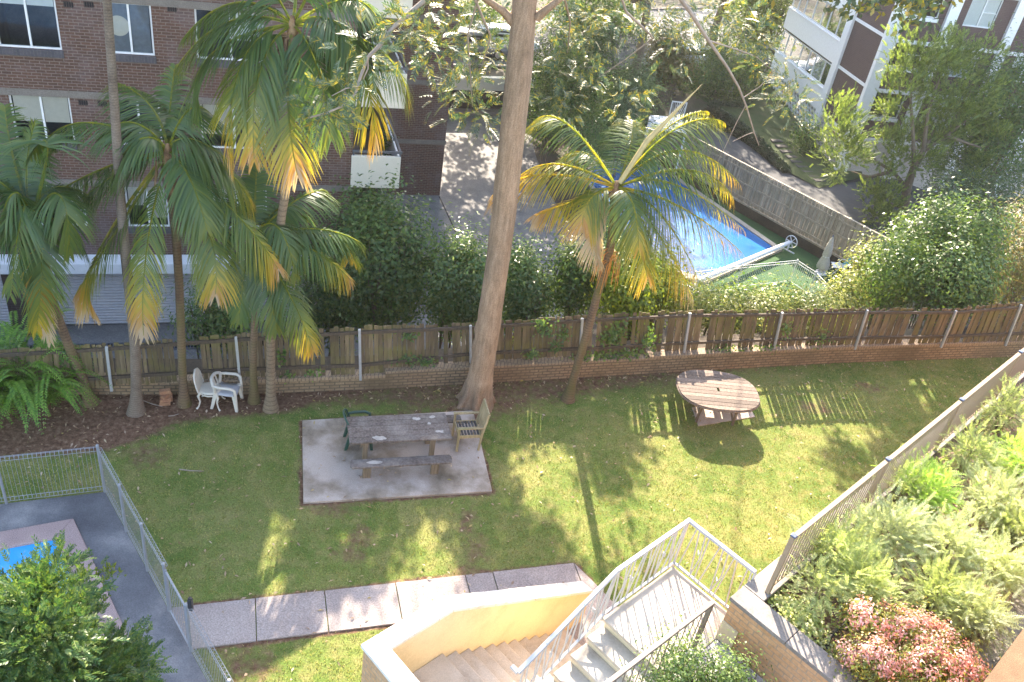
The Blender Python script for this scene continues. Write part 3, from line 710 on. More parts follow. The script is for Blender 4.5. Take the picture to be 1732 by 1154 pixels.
# ================================================================== BACK STREET, TERRACE ON THE RIGHT
STZ = -3.15
def zt_(y): return np.clip(-4.58+(y-47)*.12, -4.58, STZ)
def GS(px, py):
    z = -4.0
    for _ in range(12): z = float(zt_(G(px, py, z)[1]))
    return G(px, py, z)
M['verge'] = mottled('verge_soil', [(.04, .033, .024), (.09, .075, .05), (.06, .07, .028)], .5, .95, .4, 20)
strt = [G(560, 187, LOW), G(896, 187, LOW)+np.array([0, .02, 0]), np.array([2.5, 54.5, 0]), np.array([6.5, 58.6, 0])]
poly = [(-200, 42)]+[tuple(p[:2]) for p in strt]+[(300, 58.6), (300, 700), (-300, 700)]
tag(MB().prism(poly, LOW-.2, STZ-.02).build('street_verge', M['verge']), kind='structure')
r0, r1, r2, r3 = G(520, 108, STZ), G(1340, 122, STZ), G(1420, 10, STZ), G(520, 30, STZ)
tag(MB().sheet([xy(q, STZ+.01) for q in (r0, r1, r2, r3)]).build('road', M['road']), kind='structure')
kb = MB(); kb.bar(xy(r0, STZ+.06), xy(r1, STZ+.06), .18, .14); kb.bar(xy(r3, STZ+.06), xy(r2, STZ+.06), .18, .14)
tag(kb.build('kerb', M['path']), kind='structure')
# grass terrace with the stepping stones and its ivy-dark retaining edge
ed = [(1204, 178), (1225, 195), (1249, 210), (1271, 226), (1299, 253), (1334, 291)]
tp = [GS(*p) for p in ed]
ter = tp+[GS(*p) for p in ((1385, 318), (1460, 300), (1440, 220))]+[np.array([16.5, 52, -3.8]), np.array([16, 59.2, STZ]), np.array([6.3, 59.2, STZ]), np.array([6.3, 56.5, -3.35])]
cen = sum(ter)/len(ter); tm = MB()
tm.add([cen]+ter, [(0, i+1, (i+1) % len(ter)+1) for i in range(len(ter))])
tag(tm.build('grass_terrace', M['far_grass']), kind='structure')
DRZ = -4.62
bkq = MB(); tl_ = [np.array([2.4, 54.4, STZ-.1]), np.array([6.3, 56.5, -3.34]), tp[0]]; bl_ = [G(1085, 205, -4.63), G(1135, 206, -4.63), G(1195, 204, -4.63)]
for i in range(2): bkq.quad(bl_[i], bl_[i+1], tl_[i+1], tl_[i])
tag(bkq.build('garden_bank', M['verge']), kind='structure')
dr = [G(*p, DRZ) for p in ((1150, 172), (1204, 190), (1240, 225), (1290, 265), (1330, 280), (1390, 290), (1475, 285), (1800, 420), (1560, 470), (1475, 400), (1335, 330), (1235, 272), (1150, 215), (1100, 185))]
tag(MB().sheet(dr[::-1]).build('side_driveway', M['asphalt']), kind='structure')
rw = thing('hedge', 'low dark clipped hedge wall along the edge of the far lawn beside the side driveway', 'hedge', tuple(tp[2]))
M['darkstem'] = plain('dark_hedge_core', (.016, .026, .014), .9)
M['darkivy'] = leafmat('dark_ivy', [(.02, .045, .018), (.035, .07, .028), (.03, .05, .03)], .2, .5)
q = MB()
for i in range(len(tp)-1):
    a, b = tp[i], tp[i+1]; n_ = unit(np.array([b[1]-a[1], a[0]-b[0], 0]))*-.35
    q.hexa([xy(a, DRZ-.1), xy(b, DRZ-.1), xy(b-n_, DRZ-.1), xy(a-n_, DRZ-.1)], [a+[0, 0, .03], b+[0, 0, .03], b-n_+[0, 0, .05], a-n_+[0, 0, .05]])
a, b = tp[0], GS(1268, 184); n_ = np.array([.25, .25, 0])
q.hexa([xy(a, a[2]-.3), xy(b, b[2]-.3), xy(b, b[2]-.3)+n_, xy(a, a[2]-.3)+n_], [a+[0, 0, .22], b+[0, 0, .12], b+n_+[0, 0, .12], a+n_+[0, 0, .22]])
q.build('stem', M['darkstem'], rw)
Pp = []
for i in range(len(tp)-1):
    a, b = tp[i], tp[i+1]; k = int(np.linalg.norm(b-a)*1500); n_ = unit(np.array([b[1]-a[1], a[0]-b[0], 0]))*.35; u = R.random(k)[:, None]; zz = R.random(k)**.6; wv_ = R.random(k)[:, None]*1.25-.12
    p = a+(b-a)*u+n_*wv_; p[:, 2] = DRZ+(p[:, 2]+.14-DRZ)*np.where((wv_[:, 0] > .85) | (wv_[:, 0] < .1), zz, 1.0); p += R.normal(size=p.shape)*.055; Pp.append(p)
a, b = tp[0], GS(1268, 184); u = R.random(700)[:, None]; p = a+(b-a)*u+R.normal(size=(700, 3))*.1; p[:, 2] += .15; Pp.append(p)
Pp = np.concatenate(Pp); V, F = leaf_quads(Pp, rand_unit(len(Pp))+np.array([0, -.4, .4]), .11, .08); mesh_np('foliage', V, F, M['darkivy'], rw)
M['stone'] = mottled('stepping_stone', [(.06, .055, .05), (.1, .09, .08)], 3, .9, .3, 30)
for k, (px, py) in enumerate(((1313, 240), (1321, 249), (1329, 258), (1338, 267), (1346, 275), (1355, 283), (1364, 291), (1374, 299), (1385, 307))):
    p = GS(px, py); q = MB(); q.box((p[0], p[1], p[2]+.05), (.7, .38, .1), .35+R.normal()*.1); o_ = q.build('stepping_stone', M['stone'], None, bevel=.03)
    tag(o_, 'dark flat stepping stone set in the grass beside the white building', 'stepping stone', 'stepping stones in the far lawn')
# end wall of the driveway with its beige parapet
ew = thing('end_wall', 'low dark brick wall with a wide beige parapet at the far end of the driveway', 'wall', tuple(G(830, 187, LOW)))
e0, e1 = G(730, 186, LOW), G(893, 188.5, LOW); en = unit(np.array([-(e1-e0)[1], (e1-e0)[0], 0]))
fe = frame_fn(e0, unit(e1-e0), en); EL = np.linalg.norm((e1-e0)[:2])
q = MB(); bx(q, fe, 0, EL, -.25, 0, LOW, LOW+1.35); q.build('brick_base', M['brickdark'], ew)
q = MB(); bx(q, fe, -.1, EL+.05, -.4, -.02, LOW+1.35, LOW+2.1); q.build('parapet', M['cream'], ew, bevel=.015)
q = MB(); bx(q, fe, 0, EL, -.72, -.28, LOW+.02, LOW+.22); q.build('kerb', M['path'], ew)
# ================================================================== STAIR WITH THE YELLOW WALL
ss = np.array([.670, .742, 0]); tt = np.array([.742, -.670, 0]); sp0 = np.array([-.22, 7.96, 0])
def S(u, t, z): p = sp0+ss*u+tt*t; return np.array([p[0], p[1], z])
def SW(px, py, t): return onplane(px, py, S(0, t, 0), tt)
M['yellow'] = mottled('yellow_render', [(.6, .46, .27), (.7, .55, .33), (.74, .59, .36)], 1.6, .85, .12, 35, speck=.08)
M['coping'] = mottled('white_coping', [(.46, .42, .37), (.66, .61, .55), (.72, .68, .62)], 2.2, .8, .2, 40, speck=.14)
M['tread'] = mottled('stair_concrete', [(.38, .31, .245), (.5, .42, .34), (.56, .48, .4)], 2.2, .85, .2, 50, speck=.15)
M['landing'] = mottled('pale_landing', [(.37, .31, .245), (.48, .415, .335), (.52, .455, .375)], 2.0, .8, .15, 45, speck=.1)
M['riser'] = mottled('cream_riser', [(.6, .5, .34), (.68, .58, .4)], 1.5, .85, .1, 35, speck=.08)
M['railmetal'] = plain('pale_grey_metal', (.5, .49, .48), .4, .25, .05)
M['railcap'] = plain('pale_blue_grey_rail', (.42, .42, .44), .45, .15, .06)
M['paver'] = mottled('paver', [(.36, .33, .33), (.44, .41, .4)], 1.4, .85, .25, 40)
wall = thing('stair_wall', 'yellow rendered stair wall with white sloping coping, beside the descending steps', 'wall', S(1.2, 0, 0))
prof = [(-1.15, 2.92), (.06, 2.9), (3.53, .8)]
def strip(mb, t0, t1, zoff0, base=None, th=None):
    for (u0, z0), (u1, z1) in zip(prof[:-1], prof[1:]):
        if base is not None: mb.hexa([S(u0, t0, base), S(u1, t0, base), S(u1, t1, base), S(u0, t1, base)], [S(u0, t0, z0), S(u1, t0, z1), S(u1, t1, z1), S(u0, t1, z0)])
        else: mb.hexa([S(u0, t0, z0), S(u1, t0, z1), S(u1, t1, z1), S(u0, t1, z0)], [S(u0, t0, z0+th), S(u1, t0, z1+th), S(u1, t1, z1+th), S(u0, t1, z0+th)])
q = MB(); strip(q, -.09, 0, 0, base=-.1); q.hexa([S(-1.15, 0, -.1), S(-1.06, 0, -.1), S(-1.06, 3.4, -.1), S(-1.15, 3.4, -.1)], [S(-1.15, 0, 2.92), S(-1.06, 0, 2.92), S(-1.06, 3.4, 2.92), S(-1.15, 3.4, 2.92)]); q.build('render_face', M['yellow'], wall)
q = MB(); strip(q, -.22, -.093, 0, base=-.1); q.hexa([S(-1.28, -.22, -.1), S(-1.153, -.22, -.1), S(-1.153, 3.4, -.1), S(-1.28, 3.4, -.1)], [S(-1.28, -.22, 2.92), S(-1.153, -.22, 2.92), S(-1.153, 3.4, 2.92), S(-1.28, 3.4, 2.92)]); q.build('brick_face', M['brickorange'], wall)
q = MB()
cj = [-1.02, -.2, .06, .95, 1.9, 2.8, 3.56]
def pz(u): return float(np.interp(u, [a for a, b in prof], [b for a, b in prof]))-(max(0, u-3.53)*.6)
for a, b_ in zip(cj[:-1], cj[1:]):
    a += .003; b_ -= .003
    q.hexa([S(a, -.25, pz(a)+.002), S(b_, -.25, pz(b_)+.002), S(b_, .03, pz(b_)+.002), S(a, .03, pz(a)+.002)], [S(a, -.25, pz(a)+.072), S(b_, -.25, pz(b_)+.072), S(b_, .03, pz(b_)+.072), S(a, .03, pz(a)+.072)])
for a, b_ in ((-.25, .55), (.556, 1.4), (1.406, 2.3), (2.306, 3.4)):
    q.hexa([S(-1.31, a, 2.922), S(-1.024, a, 2.922), S(-1.024, b_, 2.922), S(-1.31, b_, 2.922)], [S(-1.31, a, 2.992), S(-1.024, a, 2.992), S(-1.024, b_, 2.992), S(-1.31, b_, 2.992)])
q.build('coping', M['coping'], wall, bevel=.01)
st_ = thing('staircase', 'two flight concrete staircase turning from the sunlit landing down to the lawn path', 'stairs', S(.5, .7, 0))
q = MB(); NL = 12; TR, RI = .275, 2.0/NL
q.hexa([S(-1.06, .002, 0), S(0, .002, 0), S(0, 2.75, 0), S(-1.06, 2.75, 0)], [S(-1.06, .002, 2.0), S(0, .002, 2.0), S(0, 2.75, 2.0), S(-1.06, 2.75, 2.0)])
for k in range(1, NL):
    z = 2.0-RI*k; a, b_ = TR*(k-1), TR*k
    q.hexa([S(a+.002, .002, -.1), S(b_+.002, .002, -.1), S(b_+.002, 1.42, -.1), S(a+.002, 1.42, -.1)], [S(a+.002, .002, z), S(b_+.002, .002, z), S(b_+.002, 1.42, z), S(a+.002, 1.42, z)])
q.build('lower_flight', M['tread'], st_, bevel=.012)
q = MB(); r = MB(); NU = 7; RU = 1.1/NU
for j in range(NU-1):
    z = 3.1-RU*(j+1); b_ = 1.62-.3*j; a = b_-.3
    q.hexa([S(a-.03, 1.47, z-.05), S(b_, 1.47, z-.05), S(b_, 2.62, z-.05), S(a-.03, 2.62, z-.05)], [S(a-.03, 1.47, z), S(b_, 1.47, z), S(b_, 2.62, z), S(a-.03, 2.62, z)])
    r.hexa([S(a, 1.49, 0), S(b_-.0, 1.49, 0), S(b_-.0, 2.6, 0), S(a, 2.6, 0)], [S(a, 1.49, z-.051), S(b_-.0, 1.49, z-.051), S(b_-.0, 2.6, z-.051), S(a, 2.6, z-.051)])
q.build('upper_flight', M['landing'], st_, bevel=.008)
r.hexa([S(1.622, 1.49, 0), S(3.16, 1.49, 0), S(3.16, 2.6, 0), S(1.622, 2.6, 0)], [S(1.622, 1.49, 3.05), S(3.16, 1.49, 3.05), S(3.16, 2.6, 3.05), S(1.622, 2.6, 3.05)])
r.build('riser', M['riser'], st_)
q = MB(); q.hexa([S(1.59, 1.45, 3.052), S(3.2, 1.45, 3.052), S(3.2, 2.66, 3.052), S(1.59, 2.66, 3.052)], [S(1.59, 1.45, 3.1), S(3.2, 1.45, 3.1), S(3.2, 2.66, 3.1), S(1.59, 2.66, 3.1)])
q.build('landing', M['landing'], st_, bevel=.008)
q = MB()
for i in range(5):
    for j in range(3):
        u0, t0 = .72+.66*j, 2.665+.78*i
        if u0+.655 > 2.69: continue
        q.hexa([S(u0, t0, 2.6), S(u0+.65, t0, 2.6), S(u0+.65, t0+.77, 2.6), S(u0, t0+.77, 2.6)], [S(u0, t0, 3.09), S(u0+.65, t0, 3.09), S(u0+.65, t0+.77, 3.09), S(u0, t0+.77, 3.09)])
q.hexa([S(2.05, 2.665, 2.6), S(2.675, 2.665, 2.6), S(2.675, 7, 2.6), S(2.05, 7, 2.6)], [S(2.05, 2.665, 3.088), S(2.675, 2.665, 3.088), S(2.675, 7, 3.088), S(2.05, 7, 3.088)])
tag(q.build('walkway', M['paver'], None, bevel=.006), kind='structure')

# ---- white metal stair railing with slanting bars
rl = thing('stair_railing', 'pale grey metal railing with slanting bars round the outer edge of the landing and stairs', 'railing', S(3.15, 1.47, 3.1))
t0 = 1.44; zt0 = 4.08; zb0 = 3.17
kink = SW(1044, 963, t0); end = SW(876, 1138, t0); ku = float(np.dot(kink-sp0, ss)); eu = float(np.dot(end-sp0, ss)); kz = zt0; ez = end[2]
q = MB(); q.bar(S(3.2, t0, zt0), S(ku, t0, kz), .06, .045); q.bar(S(ku, t0, kz), S(eu, t0, ez), .06, .045)
q.bar(S(3.2, t0-.03, zt0), S(3.2, 2.62, zt0), .06, .045); q.bar(S(eu, t0, ez), S(eu, t0-.12, ez), .06, .045); q.build('handrail', M['railcap'], rl, bevel=.006)
q = MB(); zf = lambda u: zb0 if u > ku else zb0-(ku-u)*(kz-ez)/(ku-eu)
q.bar(S(3.2, t0, zb0), S(ku, t0, zb0), .035, .03); q.bar(S(ku, t0, zb0), S(eu, t0, zf(eu)), .035, .03); q.bar(S(3.2, t0, zb0), S(3.2, 2.62, zb0), .035, .03); q.build('bottom_rail', M['railmetal'], rl)
zt_f = lambda u: zt0 if u > ku else zt0-(ku-u)*(kz-ez)/(ku-eu)
us = np.linspace(3.1, eu+.1, 30)
for k, u in enumerate(us):
    q = MB(); du = (.05, -.06, .02, .09, -.03, 0)[k % 6]
    if k % 5 == 2:
        q.tube([S(u-du, t0, zf(u)), S(u+.07, t0, (zf(u)*.6+zt_f(u)*.4)), S(u+.05, t0, (zf(u)*.35+zt_f(u)*.65)), S(u, t0, zt_f(u))], .012, 6)
    else: q.tube([S(u-du, t0, zf(u)), S(u+du, t0, zt_f(u))], .012, 6)
    if k % 7 == 3: q.box(S(u, t0, (zf(u)+zt_f(u))/2), (.012, .05, .07), math.atan2(ss[1], ss[0]))
    q.build('baluster', M['railmetal'], rl)
for k, t in enumerate(np.linspace(t0+.12, 2.5, 8)):
    q = MB(); d = (.04, -.05, .0, .06, -.02)[k % 5]; q.tube([S(3.2, t-d, zb0), S(3.2, t+d, zt0)], .012, 6)
    if k % 3 == 1: q.box(S(3.2, t+.05, zb0+.3+.2*(k % 2)), (.012, .07, .04), 0); q.tube([S(3.2, t-d, zb0), S(3.2, t+.1, zb0+.4), S(3.2, t+.06, zt0)], .012, 6)
    q.build('baluster', M['railmetal'], rl)
for u, t in ((3.2, t0), (3.2, 2.62), (ku, t0)):
    q = MB(); q.bar(S(u, t, 3.05), S(u, t, zt0-.02), .03, .03, up=ss); q.build('post', M['railmetal'], rl)
# ---- near handrail
h = thing('handrail', 'brownish grey metal handrail with a square post beside the upper steps, above the green shrub', 'railing', S(2.27, 2.56, 3.1))
M['taupe'] = plain('taupe_metal', (.17, .14, .115), .5, .1, .06)
hp = S(2.27, 2.56, 4.05); he = SW(1030, 1154, 2.56); hd = unit(he-hp); hl = np.linalg.norm(he-hp)+.9
q = MB(); q.bar(hp, hp+hd*hl, .06, .045); q.build('rail', M['taupe'], h, bevel=.006)
q = MB(); q.bar(S(2.27, 2.56, 3.09), S(2.27, 2.56, 4.07), .055, .055, up=ss); q.build('post', M['taupe'], h)
for k in range(1, 17):
    p = hp+hd*hl*k/17; lo = max(2.1, p[2]-.9)
    q = MB(); q.tube([xy(p, p[2]-.02), xy(p, lo)], .008, 6); q.build('baluster', M['taupe'], h)

# ================================================================== RAISED PLANTER ON THE RIGHT
CAPZ = 3.95
M['capstone'] = mottled('grey_capstone', [(.17, .15, .135), (.27, .245, .225)], 2.2, .85, .3, 30, speck=.25)
M['mulch'] = mottled('leaf_mulch', [(.09, .05, .035), (.22, .135, .1), (.34, .23, .185)], 6, .95, .6, 60, speck=.45)
M['pebbledash'] = mottled('pebbledash', [(.15, .08, .038), (.21, .12, .06)], 3, .9, .9, 90, speck=.55)
pl = thing('planter_wall', 'orange brick raised planter wall with grey capstones, beside the stair walkway', 'wall', S(2.7, 2.66, 3.1))
TL, TRt, UN = 2.64, 5.32, 2.69
q = MB(); q.hexa([S(UN, TL, 0), S(UN+.25, TL, 0), S(UN+.25, 9, 0), S(UN, 9, 0)], [S(UN, TL, CAPZ-.07), S(UN+.25, TL, CAPZ-.07), S(UN+.25, 9, CAPZ-.07), S(UN, 9, CAPZ-.07)])
q.hexa([S(UN+.255, TL, 0), S(20, TL, 0), S(20, TL+.25, 0), S(UN+.255, TL+.25, 0)], [S(UN+.255, TL, CAPZ-.07), S(20, TL, CAPZ-.07), S(20, TL+.25, CAPZ-.07), S(UN+.255, TL+.25, CAPZ-.07)])
q.build('brick_face', M['brickorange'], pl)
cz0, cz1 = CAPZ-.068, CAPZ
for a in np.arange(TL-.03, 7.0, .9):
    q = MB(); q.hexa([S(UN-.03, a+.004, cz0), S(UN+.3, a+.004, cz0), S(UN+.3, a+.896, cz0), S(UN-.03, a+.896, cz0)], [S(UN-.03, a+.004, cz1), S(UN+.3, a+.004, cz1), S(UN+.3, a+.896, cz1), S(UN-.03, a+.896, cz1)]); q.build('capstone', M['capstone'], pl, bevel=.008)
for a in np.arange(UN+.305, 14, .9):
    q = MB(); q.hexa([S(a+.004, TL-.03, cz0), S(a+.896, TL-.03, cz0), S(a+.896, TL+.3, cz0), S(a+.004, TL+.3, cz0)], [S(a+.004, TL-.03, cz1), S(a+.896, TL-.03, cz1), S(a+.896, TL+.3, cz1), S(a+.004, TL+.3, cz1)]); q.build('capstone', M['capstone'], pl, bevel=.008)
q = MB(); q.hexa([S(UN+.01, TL-.075, 3.12), S(UN-.012, TL+.16, 3.12), S(UN-.012, TL+.16, 3.5), S(UN+.01, TL-.075, 3.5)], [S(UN+.05, TL-.075, 3.12), S(UN+.05, TL+.16, 3.12), S(UN+.05, TL+.16, 3.5), S(UN+.05, TL-.075, 3.5)])
q = MB(); q.hexa([S(UN-.02, TL+.0, 3.1), S(UN-.003, TL+.0, 3.1), S(UN-.003, TL+.26, 3.1), S(UN-.02, TL+.26, 3.1)], [S(UN-.02, TL+.0, 3.48), S(UN-.003, TL+.0, 3.48), S(UN-.003, TL+.26, 3.48), S(UN-.02, TL+.26, 3.48)]); q.build('render_patch', M['riser'], pl)
# soil bed as an uneven sheet
nu, nv = 90, 34; uu = np.linspace(UN+.24, 16, nu); vv = np.linspace(TL+.24, TRt+3.2, nv)
UU, VV = np.meshgrid(uu, vv, indexing='ij'); Z = 3.78+.05*np.sin(UU*2.1+VV)+.04*np.sin(VV*3.3-UU)+R.normal(size=UU.shape)*.012
P_ = sp0+UU[..., None]*ss+VV[..., None]*tt; P_[..., 2] = Z; ii = np.arange(nu*nv).reshape(nu, nv)
o_ = mesh_np('planter_soil', P_.reshape(-1, 3), np.stack([ii[:-1, :-1], ii[1:, :-1], ii[1:, 1:], ii[:-1, 1:]], -1).reshape(-1, 4), M['mulch']); tag(o_, kind='structure')
blk = MB(); blk.hexa([S(UN+.26, TL+.26, -.1), S(20, TL+.26, -.1), S(20, 9, -.1), S(UN+.26, 9, -.1)], [S(UN+.26, TL+.26, 3.6), S(20, TL+.26, 3.6), S(20, 9, 3.6), S(UN+.26, 9, 3.6)]); tag(blk.build('planter_fill', M['soil']), kind='structure')
pw = thing('garden_wall', 'brown pebbledash wall with a grey capstone edge, in the bottom right corner', 'wall', S(5, 5.4, 3.6))
q = MB(); q.hexa([S(0, 5.48, 2.5), S(20, 5.48, 2.5), S(20, 6.2, 2.5), S(0, 6.2, 2.5)], [S(0, 5.48, 5.6), S(20, 5.48, 5.6), S(20, 6.2, 5.6), S(0, 6.2, 5.6)]); q.build('pebbledash_face', M['pebbledash'], pw)
for a in np.arange(2.0, 12, .8):
    q = MB(); q.hexa([S(a+.004, 5.14, 3.6), S(a+.796, 5.14, 3.6), S(a+.796, 5.476, 3.6), S(a+.004, 5.476, 3.6)], [S(a+.004, 5.14, CAPZ), S(a+.796, 5.14, CAPZ), S(a+.796, 5.476, CAPZ), S(a+.004, 5.476, CAPZ)]); q.build('capstone', M['capstone'], pw, bevel=.008)
# ---- beige slatted metal fence on the planter
sf = thing('slatted_fence', 'beige metal fence of thin upright slats along the planter edge above the lawn', 'fence', S(3.17, 2.88, CAPZ))
M['beige'] = plain('beige_metal', (.31, .23, .155), .85, .0, .06); M['capblue'] = plain('dark_blue_cap', (.08, .1, .16), .4)
T_ = 2.885; u0 = 3.17; FTOP = 5.06; posts = [u0+2.635*k for k in range(5)]
for k in range(4):
    a, b_ = posts[k]+.03, posts[k+1]-.03
    q = MB(); q.bar(S(a, T_, FTOP-.02), S(b_, T_, FTOP-.02), .065, .04); q.bar(S(a, T_, CAPZ+.1), S(b_, T_, CAPZ+.1), .03, .035); q.build('rail', M['beige'], sf, bevel=.005)
    q = MB(); n = int((b_-a)/.1)
    for j in range(n):
        u = a+(b_-a)*(j+.5)/n; q.bar(S(u, T_, CAPZ+.118), S(u, T_, FTOP-.042), .03, .012, up=tt)
    q.build('slat_panel', M['beige'], sf)
for u in posts:
    q = MB(); q.bar(S(u, T_, CAPZ-.15), S(u, T_, FTOP), .06, .06, up=ss); po = q.build('post', M['beige'], sf)
    q = MB(); q.box(S(u, T_, FTOP+.015), (.075, .075, .03), math.atan2(ss[1], ss[0])); q.build('post_cap', M['capblue'], po, bevel=.008)
hz = MB(); hz.tube([xy(G(px, py, 3.9), 3.86) for px, py in ((1398, 1096), (1404, 1078), (1418, 1062), (1438, 1050), (1460, 1042))], .03, 8)
tag(hz.build('garden_hose', plain('black_rubber', (.015, .015, .017), .5)), 'short curve of black garden hose on the mulch beside the red bush', 'hose')

# ================================================================== POOL FENCE, BOTTOM LEFT
def loop_fence(name, label, pts, z, h, wire, postr, mat, mat_post, ends=None, loops=True, spacing=.07):
    f = thing(name, label, 'fence', xy(pts[0], z))
    for i in range(len(pts)-1):
        a, b_ = xy(pts[i], z), xy(pts[i+1], z); d = b_-a; L = np.linalg.norm(d); d = d/L; n_ = np.array([-d[1], d[0], 0]); q = MB(); n = int(L/spacing)
        for k in range(n+1):
            p = a+d*(L*k/n); 
            q.tube([p+[0, 0, .06], p+[0, 0, h-.02]], wire, 4, False, False)
            if loops:
                q.tube([p+[0, 0, h-.02], p+n_*.06+[0, 0, h-.05], p+[0, 0, h-.11]], wire, 4, False, False); q.tube([p+[0, 0, .06], p+n_*.06+[0, 0, .1], p+[0, 0, .16]], wire, 4, False, False)
        hs = [(.06, 0), (.16, 0), (h-.11, 0), (h-.02, 0)]+([(.1, .06), (h-.05, .06)] if loops else [])
        for hh, o in hs: q.tube([a+n_*o+[0, 0, hh], b_+n_*o+[0, 0, hh]], wire*1.25, 4, False)
        q.build('wire_panel', mat, f)
    for p in pts:
        q = MB(); q.tube([xy(p, z), xy(p, z+h+.03)], postr, 10); po = q.build('post', mat_post, f)
        q = MB(); q.tube([xy(p, z+h+.03), xy(p, z+h+.05)], [postr*1.2, postr*.7], 10); q.build('post_cap', mat_post, po)
    return f
M['galpale'] = plain('pale_galvanised', (.27, .28, .31), .45, .35, .08)
pf_l = [pg0+gl*4.6, pg0+gl*2.3, pg0]
g1, g2 = G(287, 1036), G(321, 1106)
along = lambda d: pg1+gd*d
dg1, dg2 = float(np.dot(g1-pg1, gd)), float(np.dot(g2-pg1, gd))
loop_fence('pool_fence', 'galvanised loop top pool fence along the lawn edge and round the pool corner', [pg0+gl*2.3, pg0, pg1, along(dg1*.36), along(dg1*.69), along(dg1)], .045, 1.17, .004, .026, M['galpale'], M['galpale'])
loop_fence('pool_fence', 'short galvanised loop top pool fence beyond the gate, at the bottom edge', [along(dg2), along(dg2+1.6), along(dg2+3.2)], .045, 1.17, .004, .026, M['galpale'], M['galpale'])
gt = thing('pool_gate', 'narrow galvanised pool gate with a black latch, where the concrete path meets the pool deck', 'gate', xy(g1, .045))
q = MB(); a, b_ = along(dg1+.07), along(dg2-.07); n = 9
for hh in (.14, 1.12): q.tube([xy(a, hh), xy(b_, hh)], .018, 8)
for p in (a, b_): q.tube([xy(p, .1), xy(p, 1.16)], .018, 8)
q.build('gate_frame', M['galpale'], gt)
q = MB()
for k in range(1, n): p = a+(b_-a)*k/n; q.tube([xy(p, .14), xy(p, 1.12)], .007, 6)
q.build('gate_bars', M['galpale'], gt)
q = MB(); q.box(xy(along(dg2)+gl*-.06, 1.22), (.07, .07, .26)); q.box(xy(along(dg2)+gl*-.06, 1.36), (.05, .05, .05)); q.build('latch', plain('black_plastic', (.02, .02, .022), .4), gt, bevel=.01)

# ================================================================== FURNITURE ON THE LAWN
M['oldwood'] = woodmat('old_grey_timber', [(.05, .038, .033), (.125, .098, .085), (.22, .182, .162)], (.4, .36, .33), moss_amt=.3, island=.2)
M['legwood'] = woodmat('tan_timber', [(.1, .075, .05), (.2, .155, .105), (.28, .22, .16)], None, island=.15)
M['redwood'] = woodmat('red_brown_timber', [(.09, .064, .05), (.165, .122, .096), (.22, .17, .135)], None, island=.4)
def planks(name, mat, parent, corners, n, th, gap=.006, round_ends=False):
    a, b_, c, d = [np.asarray(p, float) for p in corners]; q = MB()         # a-b one long edge, d-c the other
    for k in range(n):
        f0, f1 = k/n, (k+1)/n; w_ = np.linalg.norm(d-a)/n; g = gap/2/w_/n if False else gap/(2*np.linalg.norm(d-a))
        p0, p1, p2, p3 = a+(d-a)*(f0+g), b_+(c-b_)*(f0+g), b_+(c-b_)*(f1-g), a+(d-a)*(f1-g); j = (R.random()-.5)*.012
        e = unit(p1-p0)*j; t_ = np.array([0, 0, (R.random()-.5)*.004])
        q.hexa([p+e-np.array([0, 0, th]) for p in (p0, p1, p2, p3)], [p+e+t_ for p in (p0, p1, p2, p3)])
    return q.build(name, mat, parent, bevel=.006)
pt = [G(588, 750, .77), G(762, 743, .77), G(757, 697, .77), G(587, 705, .77)]
pc = sum(pt)/4; pe = unit((pt[1]-pt[0])+(pt[2]-pt[3])); pfv = np.array([-pe[1], pe[0], 0]); PL = np.linalg.norm(pt[1]-pt[0]); PD = abs(np.dot(pt[3]-pt[0], pfv))
PZ = .055
def P3(a, b_, z): p = pc+pe*a+pfv*b_; return np.array([p[0], p[1], z])
tb = thing('picnic_table', 'long weathered grey picnic table with pale bird droppings, standing on the concrete slab', 'table', P3(0, 0, PZ))
top = planks('tabletop', M['oldwood'], tb, [P3(-PL/2, -PD/2, .77), P3(PL/2, -PD/2, .77), P3(PL/2, PD/2, .77), P3(-PL/2, PD/2, .77)], 5, .045)
q = MB()
for a, b_, r in ((-.25*PL+.1, -.38*PD, .09), (.2*PL, .33*PD, .05), (.36*PL, .36*PD, .06), (.4*PL, -.22*PD, .05), (.31*PL, .1*PD, .03)):
    for i_ in range(6):
        c_ = P3(a+R.normal()*r*.6, b_+R.normal()*r*.35, .7755+.0006*i_); rr = r*(.25+.5*R.random())
        q.sheet([c_+np.array([rr*math.cos(x)*1.6*(.7+.6*R.random()), rr*math.sin(x)*(.7+.6*R.random()), 0]) for x in np.linspace(0, 2*math.pi, 13)[:-1]])
q.build('droppings', plain('dropping_white', (.42, .385, .35), .9, 0, .3), top)
for a in (-.36*PL+.05, .33*PL):
    for b_ in (-.3*PD, .3*PD):
        q = MB(); q.bar(P3(a, b_, PZ), P3(a, b_, .66), .05, .11, up=pe); q.build('leg', M['legwood'], tb, bevel=.005)
    q = MB(); q.bar(P3(a, -.44*PD, .69), P3(a, .44*PD, .69), .05, .065); q.build('bearer', M['legwood'], tb, bevel=.005)
def bench(b_, label, la, lb_):
    t = thing('bench', label, 'bench', P3((la+lb_)/2, b_, PZ), 'benches at the picnic table'); hw = .125
    q = MB(); poly = [P3(la+.04, b_-hw, 0), P3(lb_-.04, b_-hw, 0), P3(lb_, b_-hw*.5, 0), P3(lb_, b_+hw*.5, 0), P3(lb_-.04, b_+hw, 0), P3(la+.04, b_+hw, 0), P3(la, b_+hw*.5, 0), P3(la, b_-hw*.5, 0)]
    q.prism([tuple(p[:2]) for p in poly], .42, .465); se = q.build('seat', M['oldwood'], t, bevel=.008)
    for a in (-.36*PL+.05, .33*PL):
        q = MB(); q.bar(P3(a, b_, PZ), P3(a, b_, .418), .05, .17, up=pe); q.build('leg', M['legwood'], t, bevel=.005)
    return t, se
bf = G(677, 781, .45); bcen = float(np.dot(bf-pc, pfv))
